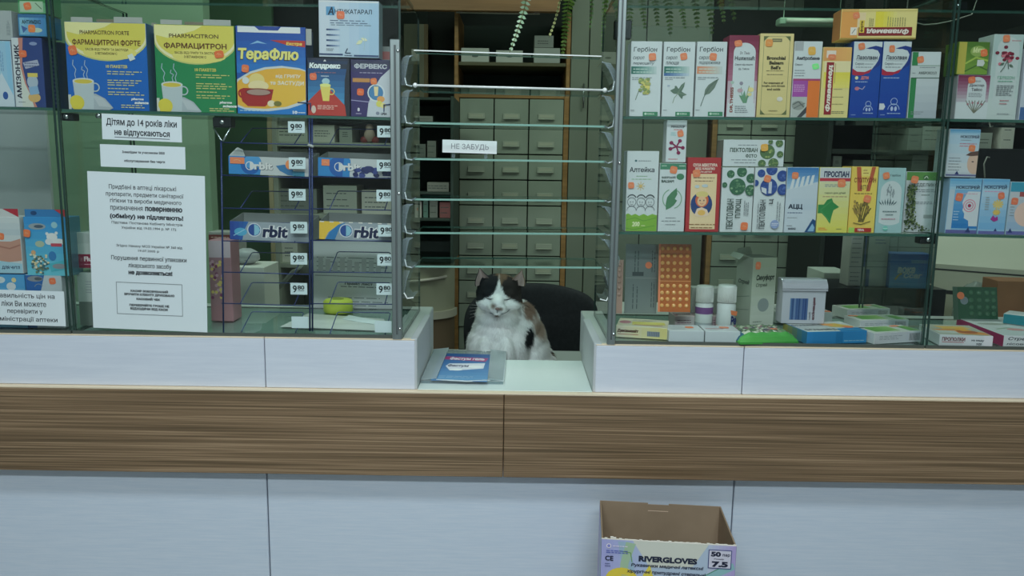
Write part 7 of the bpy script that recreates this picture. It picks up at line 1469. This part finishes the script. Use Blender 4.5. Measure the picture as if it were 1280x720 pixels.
# ================================================================= the cat
def cat():
    b = MB(); dm = mat('tmp', (1, 1, 1))
    def E(px, py, Y, rx, ry, rz, rot=None):
        b.ball(tuple(at(px, py, Y)), (rx, ry, rz), dm, 20, 14, M=rot)
    R = lambda a, ax: Matrix.Rotation(math.radians(a), 4, ax)
    # head, looking down a little, eyes shut
    E(623.5, 367, .322, .0515, .046, .0400)
    E(623, 359, .320, .044, .042, .030)
    E(607.5, 377, .303, .0225, .026, .0185); E(640.5, 377.5, .303, .0225, .026, .0185)
    E(622, 377, .280, .0145, .024, .016)
    E(616, 385.5, .273, .0105, .014, .0095); E(627.5, 386, .273, .0105, .014, .0095)
    E(621.5, 392.5, .279, .0090, .011, .0070)
    E(610, 367.5, .285, .013, .010, .009); E(635, 368.5, .285, .013, .010, .009)
    for (x0, y0, x1, y1) in ((604.5, 354, 600.5, 344), (645, 356, 650.5, 346)):
        for k in range(5): E(x0 + (x1 - x0) * k / 4, y0 + (y1 - y0) * k / 4, .322, .0150 - .0022 * k, .008, .008)
    # neck, ruff, chest
    E(622, 396, .350, .050, .050, .045); E(621, 414, .350, .056, .054, .050); E(621, 432, .350, .060, .058, .050)
    E(604, 436, .345, .037, .05, .06); E(641, 432, .355, .040, .055, .065)
    # back and haunches, set to the right behind
    E(648, 408, .40, .050, .07, .060); E(652, 425, .42, .058, .085, .066); E(661, 441, .42, .050, .085, .060); E(603, 450, .41, .040, .075, .055)
    E(640, 440, .45, .075, .09, .075)
    z0 = ZD
    # front legs and paws on the desk
    for px in (607, 632):
        p = at(px, 445, .295); b.ball((p.x, .302, z0 + .045), (.0205, .021, .055), dm, 16, 12); b.ball((p.x, .284, z0 + .013), (.021, .027, .013), dm, 16, 10)
        for k in (-1, 0, 1): b.ball((p.x + k * .0105, .262, z0 + .0105), (.0072, .010, .0095), dm, 10, 8)
    for px, s in ((590, -1), (668, 1)):
        p = at(px, 450, .37); b.ball((p.x, .37, z0 + .02), (.026, .055, .02), dm, 16, 10); b.ball((p.x, .325, z0 + .013), (.020, .024, .013), dm, 16, 10)
    # tail laid round the right haunch
    tp = [at(665, 452, .52), at(682, 452, .48), at(686, 452, .42), at(680, 452, .355), at(664, 452, .325)]
    for i in range(len(tp) - 1):
        for k in range(5):
            q = tp[i].lerp(tp[i + 1], k / 5); b.ball((q.x, q.y, z0 + .017), .017 - .001 * i, dm, 12, 8)
    me = b.build('cat'); c = me
    rm = c.modifiers.new('r', 'REMESH'); rm.mode = 'VOXEL'; rm.voxel_size = .0032
    sm = c.modifiers.new('s', 'SMOOTH'); sm.factor = .6; sm.iterations = 9
    dg = bpy.context.evaluated_depsgraph_get()
    body = bpy.data.meshes.new_from_object(c.evaluated_get(dg))
    bpy.data.objects.remove(c)
    o = bpy.data.objects.new('cat', body); COL.objects.link(o); tag(o, 'white, black and brown calico cat sitting with closed eyes behind the counter opening', 'cat')
    # shift origin is left in place: the base of the cat rests on the desk
    WH, BK, BR, PK, GN = C((188, 203, 208)), C((24, 28, 32)), C((84, 74, 60)), C((128, 122, 120)), C((92, 86, 80))
    def n3(p, s, k=0): return noise.noise(Vector(p) * s + Vector((k, k, k)))
    def sdf(px, py, cx, cy, rx, ry, rot=0):
        a = math.radians(rot); dx, dy = px - cx, py - cy
        u = dx * math.cos(a) + dy * math.sin(a); v = -dx * math.sin(a) + dy * math.cos(a)
        return 1 - math.hypot(u / rx, v / ry)
    def colour(p, nrm):
        px, py = proj(p); j = n3(p, 160) * .22 + n3(p, 60, 3) * .18
        c = list(WH)
        def mixin(d, col, soft=.10):
            t = max(0, min(1, (d + j + soft / 2) / soft)); 
            for i in range(3): c[i] += (col[i] - c[i]) * t
        if p.y < .39 and py < 400:
            # brown crown
            mixin(sdf(px, py, 630, 349, 21, 12, 0), BR, .3)
            # black left cap, running down beside the eye
            mixin(max(sdf(px, py, 606, 356, 18, 17, -10), sdf(px, py, 599, 364, 10, 14, 0), sdf(px, py, 611, 352, 13, 12)), BK, .16)
            # dark right patch with brown outer rim
            mixin(max(sdf(px, py, 645, 363, 16, 18, 10), sdf(px, py, 650, 371, 9, 12)), BR, .2)
            mixin(max(sdf(px, py, 640, 360, 14, 13, 20), sdf(px, py, 645, 369, 10, 10)), tuple(.88 * a + .12 * q for a, q in zip(BK, BR)), .2)
            # white blaze
            bl = 0
            w = .8 + max(0, (py - 350)) * .28 + max(0, py - 366) * .8
            t = max(0, min(1, (w - abs(px - 624 + (py - 346) * .04)) / 2.2 + .2 + j))
            if py > 343:
                for i in range(3): c[i] += (WH[i] - c[i]) * t
            if py > 364 + abs(px - 623) * .52 + j * 8:
                t = max(0, min(1, (py - (364 + abs(px - 623) * .52)) / 4 + j))
                for i in range(3): c[i] += (WH[i] - c[i]) * t
            # smudge on the muzzle
            mixin(max(sdf(px, py, 616.5, 383, 4.2, 5, 20), sdf(px, py, 625, 386.5, 5.5, 3.2, -10)) - .25, GN, .9)
            mixin(sdf(px, py, 621, 395, 4, 1.6) - .2, GN, .8)
        # spots on the flank
        if py > 376 and px > 640:
            mixin(sdf(px, py, 660.5, 421, 5.6, 14, 12), BK, .3)
            mixin(sdf(px, py, 660, 388, 7.5, 12, -18) if p.y > .30 and px > 650 else -1, C((112, 100, 90)), .5)
            mixin(sdf(px, py, 673, 410, 6.5, 14, -20), C((142, 134, 124)), .7)
        if p.y > .42 and px > 648:
            mixin(n3(p, 14, 7) * 1.4, BK, .2); mixin(n3(p, 12, 17) * 1.4 - .1, BR, .2)
        return c
    body.calc_loop_triangles()
    at_ = body.color_attributes.new('fur', 'FLOAT_COLOR', 'POINT')
    for v in body.vertices: at_.data[v.index].color = (*colour(v.co, v.normal), 1)
    body.color_attributes.active_color = at_
    m = bpy.data.materials.new('cat_fur'); m.use_nodes = True; nt = m.node_tree; bs = nt.nodes['Principled BSDF']
    a = nt.nodes.new('ShaderNodeAttribute'); a.attribute_name = 'fur'; nt.links.new(a.outputs['Color'], bs.inputs['Base Color']); bs.inputs['Roughness'].default_value = .85
    bs.inputs['Specular IOR Level'].default_value = .2
    body.materials.clear(); body.materials.append(m)
    for p in body.polygons: p.use_smooth = True
    # ears
    for (bx0, bx1, by, tx, ty, inner, outer) in ((595.5, 615.5, 354, 599.5, 334.5, PK, BK), (633.5, 654, 355.5, 652.5, 337.5, PK, BR)):
        eb = MB(); A, Bq, Tp = at(bx0, by, .302), at(bx1, by - 1.5, .296), at(tx, ty, .312)
        mid = (A + Bq) / 2 + Vector((0, .018, 0)); dn = Vector((0, 0, -.007))
        mo, mi_ = mat('ear_outer_%d' % bx0, outer, .8), mat('ear_inner_pink', PK, .7)
        n = 8; rows = []
        for i in range(n + 1):
            t = i / n; k = t ** 1.25
            L_, R_, Bk = (A + dn).lerp(Tp, k), (Bq + dn).lerp(Tp, k), (mid + dn).lerp(Tp, k)
            ctr = (L_ + R_) / 2; bul = math.sin(math.pi * min(1, t * 1.1 + .1)) * .0035
            L_ = L_ + (L_ - ctr).normalized() * bul if i < n else L_; R_ = R_ + (R_ - ctr).normalized() * bul if i < n else R_
            rows.append([L_, L_.lerp(Bk, .5) + Vector((0, .004 * (1 - t), 0)), Bk, R_.lerp(Bk, .5) + Vector((0, .004 * (1 - t), 0)), R_])
        vs = [v for r in rows for v in r]
        for i in range(n):
            for q in range(4):
                k = i * 5 + q; eb.geo([vs[k], vs[k + 1], vs[k + 6], vs[k + 5]], [(0, 1, 2, 3)], mi_, True)
        vo = [v + Vector((0, .0022, 0)) + (v - (A + Bq) / 2).normalized() * .0018 for v in vs]
        for i in range(n):
            for q in range(4):
                k = i * 5 + q; eb.geo([vo[k + 1], vo[k], vo[k + 5], vo[k + 6]], [(0, 1, 2, 3)], mo, True)
        for q in (0, 4):
            for i in range(n):
                k = i * 5 + q; eb.geo([vs[k], vs[k + 5], vo[k + 5], vo[k]], [(0, 1, 2, 3)], mo)
        eb.build('ear', o)
    # snap helper: nearest front surface along the view
    from mathutils.bvhtree import BVHTree
    tree = BVHTree.FromPolygons([v.co.copy() for v in body.vertices], [tuple(p.vertices) for p in body.polygons])
    def onb(px, py, lift=.0006):
        d = ray(px, py).normalized(); h, n_, _, _ = tree.ray_cast(CAM, d)
        return (h - d * lift) if h is not None else at(px, py, .27)
    dk = mat('eye_line', C((36, 34, 36)), .6)
    for pts in (((606.5, 371.5), (609.5, 373.3), (613, 374), (616.5, 373.2)), ((630, 375), (633.5, 374.8), (637, 373.8), (640.5, 371.5))):
        eb = MB(); eb.tube([onb(*p) for p in pts], [.0005, .0011, .0011, .0005], dk, 6); eb.build('closed_eye', o)
    eb = MB(); p = onb(621.5, 386, .0005); eb.ball(tuple(p), (.0048, .003, .0032), mat('nose_pink', C((104, 88, 84)), .45), 12, 8); eb.build('nose', o)
    eb = MB()
    for pts in (((621.7, 388), (621.8, 391)), ((621.8, 391), (617, 392.8), (612.5, 391)), ((621.8, 391), (627, 392.8), (633.5, 390.5), (637.5, 386.5))): eb.tube([onb(*p) for p in pts], .0006, dk, 6)
    eb.build('mouth', o)
    wm = mat('whisker', C((186, 196, 198)), .5); eb = MB()
    for s, x0 in ((-1, 613), (1, 630)):
        for k in range(5):
            p = onb(x0, 384 + k * 1.4); q = p + Vector((s * .045, .006, .004 - k * .005)); r = p + Vector((s * .022, -.004, .004 - k * .002)); eb.tube([p, r, q], [.00028, .0002, .0001], wm, 4)
    eb.build('whiskers', o)
    # fur tufts: short combed blades all over
    r_ = random.Random(9); fm = MB(); fv = []; ff = []; fc = []
    tris = body.loop_triangles; areas = [t.area for t in tris]; tot = sum(areas)
    N = 42000; acc = 0; want = 0; V = body.vertices
    for t, ar in zip(tris, areas):
        acc += ar
        while want < acc * N / tot:
            want += 1
            u, v = r_.random(), r_.random()
            if u + v > 1: u, v = 1 - u, 1 - v
            a0, b0, c0 = (V[i].co for i in t.vertices); p = a0 + (b0 - a0) * u + (c0 - a0) * v
            n_ = (V[t.vertices[0]].normal * (1 - u - v) + V[t.vertices[1]].normal * u + V[t.vertices[2]].normal * v).normalized()
            if p.z < ZD + .004: continue
            px, py = proj(p); face = py < 396 and p.y < .345
            if face and math.hypot(px - 622, py - 384) < 11: L = .0025
            elif face: L = r_.uniform(.003, .0055)
            else: L = r_.uniform(.008, .015)
            if face: cd = (p - at(621.5, 384, .26)); cd = cd.normalized()
            else: cd = Vector((.12 * (1 if px > 622 else -1), .1, -1))
            cd = cd - n_ * cd.dot(n_); 
            if cd.length < 1e-4: continue
            cd = (cd.normalized() + Vector((r_.uniform(-.3, .3), r_.uniform(-.3, .3), r_.uniform(-.3, .3)))).normalized()
            d = (cd + n_ * r_.uniform(.25, .6)).normalized()
            side = d.cross(n_).normalized() * (.0005 if face else .0008)
            k = len(fv); q = p + d * L * .55; e = p + d * L - n_ * L * .18
            fv += [p - side - n_ * .0005, p + side - n_ * .0005, q + side * .8, q - side * .8, e]; ff += [(k, k + 1, k + 2, k + 3), (k + 3, k + 2, k + 4)]
            col = colour(p, n_); h = 1 + r_.uniform(-.12, .08); fc += [(min(1, col[0] * h), min(1, col[1] * h), min(1, col[2] * h), 1)] * 5
    me = bpy.data.meshes.new('fur'); me.from_pydata([tuple(v) for v in fv], [], ff)
    ca = me.color_attributes.new('fur', 'FLOAT_COLOR', 'POINT'); ca.data.foreach_set('color', [x for c_ in fc for x in c_]); me.materials.append(m)
    # shade the blades like the coat under them
    fo = bpy.data.objects.new('fur', me); COL.objects.link(fo); fo.parent = o; fo['kind'] = 'stuff'
    nrm = []
    for i in range(0, len(fv), 5):
        h, n_, _, _ = tree.find_nearest(fv[i]); nrm += [tuple(n_)] * 5
    me.polygons.foreach_set('use_smooth', [True] * len(me.polygons))
    me.normals_split_custom_set_from_vertices(nrm)
cat()

# ================================================================= hanging fern
def fern():
    P = Vector((at(712, 0, .62).x, .62, 2.02)); t = empty('hanging_fern', tuple(P), 'green fern in a hanging pot, its fronds drooping into the top of the opening', 'fern')
    b = MB(); b.lathe([(0, -.02), (.05, -.02), (.075, .08), (.08, .08), (.08, .09), (.07, .09), (.065, .07), (0, .07)], mat('pot_brown', (.12, .07, .04), .6), n=28); b.build('pot', t)
    b = MB(); b.lathe([(0, .075), (.066, .071)], mat('soil', (.03, .02, .012), .9), n=20); b.build('soil', t)
    for k in range(3):
        a = k * 2.09; b = MB(); b.tube([(.078 * math.cos(a), .078 * math.sin(a), .085), (0, 0, .45), (0, 0, ZC - P.z)], .0012, M_BLACKPL, 5); b.build('hanging_cord', t)
    r_ = random.Random(4)
    def frond(path, wid, col, col2, n=34, dens=1.0):
        n = int(n * 1.7)
        T = -P; W = [p + T for p in path]
        # catmull-rom
        pts = []
        Q = [W[0]] + W + [W[-1]]
        for i in range(len(W) - 1):
            for k in range(12):
                s = k / 12; p0, p1, p2, p3 = Q[i], Q[i + 1], Q[i + 2], Q[i + 3]
                pts.append(.5 * ((2 * p1) + (p2 - p0) * s + (2 * p0 - 5 * p1 + 4 * p2 - p3) * s * s + (-p0 + 3 * p1 - 3 * p2 + p3) * s ** 3))
        pts.append(W[-1]); b = MB(); L = len(pts)
        b.tube(pts, [.0016 * (1 - .7 * i / L) for i in range(L)], mat('frond_stem', C((84, 96, 50)), .6), 5)
        m1, m2 = mat('frond_%02x%02x%02x' % col, C(col), .55), mat('frond_%02x%02x%02x' % col2, C(col2), .55)
        total = sum((pts[i + 1] - pts[i]).length for i in range(L - 1)); step = total / n
        d = 0; nx = step
        for i in range(L - 1):
            sg = pts[i + 1] - pts[i]; l = sg.length
            while nx <= d + l:
                s = (nx - d) / l; p = pts[i].lerp(pts[i + 1], s); tan = sg.normalized(); u = nx / total
                nx += step
                if u < .25: continue
                w = wid * (1 - max(0, u - .55) / .5) ** .8 * min(1, .5 + (u - .2) * 2); w = max(w, .003)
                for sd in (-1, 1):
                    side = tan.cross(Vector((0, -1, 0))).normalized() * sd
                    dr = (side + tan * .18 + Vector((0, r_.uniform(-.3, .3), r_.uniform(-.12, .12)))).normalized()
                    wd = tan * (step * .34)
                    mid = p + dr * w * .5 + Vector((0, 0, -.0008)); tip = p + dr * w + Vector((0, 0, -.12 * w))
                    a, c = p - wd * .7, p + wd * .7
                    b.geo([a, mid - wd, tip, mid + wd, c], [(0, 1, 2, 3, 4)], m1 if r_.random() < .6 else m2)
            d += l
        b.build('frond', t)
    base = P + Vector((0, 0, .08))
    def fr(pp, Y, wid, col, col2, n, arch=.10):
        tips = [at(x, y, yy) for (x, y), yy in zip(pp, Y)]
        top = base + (tips[0] - base) * .45; top.z = max(base.z, tips[0].z) + arch
        frond([base, top] + tips, wid, col, col2, n)
    fr([(662, -30), (656, 8), (647, 38), (637, 66)], [.32, .30, .30, .30], .024, (160, 196, 172), (134, 176, 146), 46)
    fr([(704, -30), (699, 4), (693, 28), (686, 47)], [.34, .32, .32, .32], .008, (164, 180, 120), (140, 164, 110), 50)
    fr([(714, -30), (710, 8), (706, 42), (703, 70)], [.52, .50, .50, .50], .028, (80, 122, 44), (104, 142, 60), 44)
    fr([(722, -30), (716, 0), (712, 12), (709, 24)], [.55, .52, .52, .52], .026, (50, 84, 30), (70, 110, 40), 34)
    fr([(738, -30), (740, 4), (739, 22), (737, 38)], [.40, .40, .40, .40], .015, (90, 140, 86), (110, 160, 100), 40)
    fr([(758, -40), (756, 0), (754, 36), (753, 88)], [.42, .42, .42, .42], .012, (90, 140, 66), (130, 166, 116), 60)
    fr([(762, -40), (759, -8), (757, 14), (756, 30)], [.38, .36, .36, .36], .016, (70, 120, 44), (96, 140, 56), 40)
    fr([(776, -40), (773, 10), (771, 40), (770, 72)], [.5, .5, .5, .5], .009, (74, 100, 76), (130, 156, 140), 52)
    fr([(820, -60), (842, -20), (852, 10), (856, 34)], [.7, .7, .7, .7], .03, (84, 124, 70), (104, 140, 84), 40)
    fr([(850, -60), (890, -20), (902, 8), (905, 30)], [.75, .75, .75, .75], .03, (84, 124, 70), (104, 140, 84), 40)
    fr([(790, -60), (800, -10), (804, 14), (806, 34)], [.66, .66, .66, .66], .03, (80, 116, 64), (100, 136, 80), 36)
    fr([(768, -70), (780, -20), (786, 10), (788, 44)], [.8, .8, .8, .8], .034, (66, 98, 52), (82, 116, 62), 36)
    fr([(802, -70), (814, -20), (820, 10), (822, 30)], [.8, .8, .8, .8], .034, (66, 98, 52), (82, 116, 62), 36)
    fr([(818, -70), (830, -20), (836, 10), (838, 46)], [.8, .8, .8, .8], .034, (66, 98, 52), (82, 116, 62), 36)
    fr([(852, -70), (864, -20), (870, 10), (872, 38)], [.8, .8, .8, .8], .034, (66, 98, 52), (82, 116, 62), 36)
    fr([(870, -70), (882, -20), (888, 10), (890, 46)], [.8, .8, .8, .8], .034, (66, 98, 52), (82, 116, 62), 36)
    fr([(898, -70), (910, -20), (916, 10), (918, 28)], [.8, .8, .8, .8], .034, (66, 98, 52), (82, 116, 62), 36)
fern()

# ================================================================= open glove carton in front of the counter
def glove():
    Yb = -.045
    BL, BR_ = at(750.5, 624, Yb), at(903, 631, Yb); zt = (BL.z + BR_.z) / 2
    FLp, FRp = onz(755, 672.5, zt), onz(918, 680, zt); 
    Yf = (FLp.y + FRp.y) / 2; x0, x1 = (BL.x + FLp.x) / 2, (BR_.x + FRp.x) / 2
    w = x1 - x0; d = Yb - Yf; cx = (x0 + x1) / 2; h = .235; z0 = zt - h
    th = .0022; kr = noisy('kraft_inside', C((112, 103, 86)), C((122, 113, 96)), (8, 8, 8), 3, .85); wf = ink((176, 190, 196))
    X = w / 2; M = Matrix.Translation((cx - X - .009, Yf + .004, z0)) @ Matrix.Rotation(math.radians(-5), 4, 'Z') @ Matrix.Translation((X, 0, 0))
    b = MB()
    b.box(-X, X, 0, d, 0, th, kr)
    def wall(xa, xb, ya, yb, inner, outer_axis):
        b.box(xa, xb, ya, yb, th, h, kr)
    wall(-X, X, 0, th, 0, 0); 
    # back wall with the hand slot tab notch
    b.box(-X, -.022, d - th, d, th, h, kr); b.box(.022 - .006, X, d - th, d, th, h, kr); b.box(-.022, .016, d - th, d, th, h - .0025, kr); b.box(-.0215, .0155, d - th * 1.2, d - th, h - .0148, h - .0138, (186, 176, 160))
    b.box(-X, -X + th, th, d - th, th, h, kr); b.box(X - th, X, th, d - th, th, h, kr)
    # printed outside skins
    P = 160.0; fr = (0, 0, 163, 163 * h / w)
    f = Face(b, (-X, -.0002, 0), (w, 0, 0), (0, 0, h), fr)
    H = fr[3]
    ops = [('r', 0, 0, 163, H, (150, 176, 200)), ('g', 0, 0, 60, H, (140, 150, 204), (150, 176, 206), 'x', 8), ('g', 130, 0, 163, H, (160, 180, 204), (146, 142, 196), 'x', 8), ('p', [(38, 0), (130, 0), (112, 30), (60, 34)], (178, 192, 186)),
           ('p', [(20, 2), (34, 2), (70, H), (52, H)], (132, 166, 190)), ('p', [(30, 2), (42, 4), (34, 30), (26, H * .7), (20, H * .7), (24, 30)], (140, 176, 150)), ('p', [(160, 22), (163, 30), (110, 60), (100, 56), (130, 38)], (120, 170, 180)), ('w', [(150, 26), (128, 40), (110, 60)], 1.2, (70, 130, 110)), ('w', [(22, 14), (36, 16), (38, 28)], 1, (90, 140, 80)),
           ('e', 26, 52, 20, 16, (196, 186, 60)), ('e', 28, 54, 13, 9, (170, 176, 110)), ('e', 22, 56, 6, 12, (196, 186, 60)), ('p', [(52, 44), (60, 30), (64, 44), (74, 52), (66, 70), (54, 66)], (196, 190, 70)), ('e', 64, 60, 14, 10, (196, 190, 90)), ('e', 40, 90, 26, 18, (190, 184, 80)), ('p', [(80, 70), (120, 60), (130, 90), (90, 100)], (170, 190, 196)), ('e', 100, 100, 20, 14, (120, 150, 190)),
           ('t', 'RIVERGLOVES', 46, 19, 117, 26.5, (38, 54, 96), 0, .045), ('t', 'Рукавички медичні латексні', 37, 29, 125, 34.5, (50, 64, 100), 0, .02, .15), ('t', 'хірургічні припудрені стерильні', 32, 37.5, 128, 43, (50, 64, 100), 0, .02, .15), ('t', '«ІГАР»', 82, 46.5, 102, 52, (40, 52, 90), 0, .03), ('l', 54, 48, 78, 51, 1, (50, 90, 120)),
           ('e', 9, 8, 3, 3, (200, 206, 214)), ('e', 9, 8, 2, 2, (110, 120, 190)), ('l', 14, 6, 32, 10, 1, (196, 200, 220)), ('l', 6, 13, 34, 18, 2, (70, 90, 170)), ('t', 'CE', 5, 21, 15, 27.5, (30, 40, 84), 0, .02), ('l', 5, 30, 13, 36, 2, (70, 80, 130)),
           ('r', 130, 5.5, 158, 30, (50, 66, 120)), ('r', 131, 6.5, 157, 29, (176, 186, 206)), ('t', '50', 133, 8, 145, 14.5, (36, 46, 90), 0, .05), ('t', 'пар', 147, 10.5, 156, 14.5, (60, 70, 110), 0, .02), ('t', 'Розмір', 137, 16.6, 149, 18.6, (60, 70, 110), 0, .02), ('t', '7.5', 134.5, 20.5, 154, 28, (36, 46, 90), 0, .05)]
    f.draw(ops)
    for s in (-1, 1):
        O = (X + .0002, 0, 0) if s > 0 else (-X - .0002, d, 0)
        Face(b, O, (0, s * d, 0), (0, 0, h), (0, 0, 100, 100)).draw([('g', 0, 0, 100, 100, (146, 142, 196), (150, 180, 204), 'x', 6)])
    # torn paper edge along the front
    r_ = random.Random(8); n = 46; tm = (196, 204, 200)
    for i in range(n):
        a, c = -X + w * i / n, -X + w * (i + 1) / n; q = r_.uniform(.0004, .0022) + (.003 if i in (3, 4) else 0)
        b.box(a, c, -.0004, th, h, h + q, ink(tm))
    o = b.build('glove_carton', M=M); tag(o, 'open empty cardboard glove carton, blue and yellow print, in front of the counter', 'carton')
    # stool under it
    t = empty('stool', (cx, Yf + d / 2 - .03, 0), 'plain wooden stool carrying the open glove carton', 'stool'); m = noisy('stool_wood', (.3, .2, .12), (.38, .26, .16), (3, 30, 3), 3, .5)
    b = MB(); b.box(-.15, .15, -.13, .13, z0 - .026, z0 - .0005, m, bev=.004); b.build('seat', t)
    for sx in (-1, 1):
        for sy in (-1, 1): b = MB(); b.box(sx * .13 - .014, sx * .13 + .014, sy * .11 - .014, sy * .11 + .014, 0, z0 - .0265, m, bev=.002); b.build('leg', t)
glove()

# ================================================================= camera, world, view
cam = bpy.data.cameras.new('camera'); cam.sensor_width = 36; cam.lens = F / 1280 * 36; cam.clip_start = .05
co = bpy.data.objects.new('camera', cam); COL.objects.link(co)
co.matrix_world = Matrix.Translation(CAM) @ RM.to_4x4(); SC.camera = co
w = bpy.data.worlds.new('world'); SC.world = w; w.use_nodes = True; w.node_tree.nodes['Background'].inputs[0].default_value = (.02, .022, .022, 1)
SC.view_settings.view_transform = 'Standard'; SC.view_settings.look = 'None'; SC.view_settings.gamma = 1; SC.view_settings.use_curve_mapping = False
SC.view_settings.exposure = EXPO
SC.cycles.transparent_max_bounces = 32; SC.cycles.max_bounces = 8
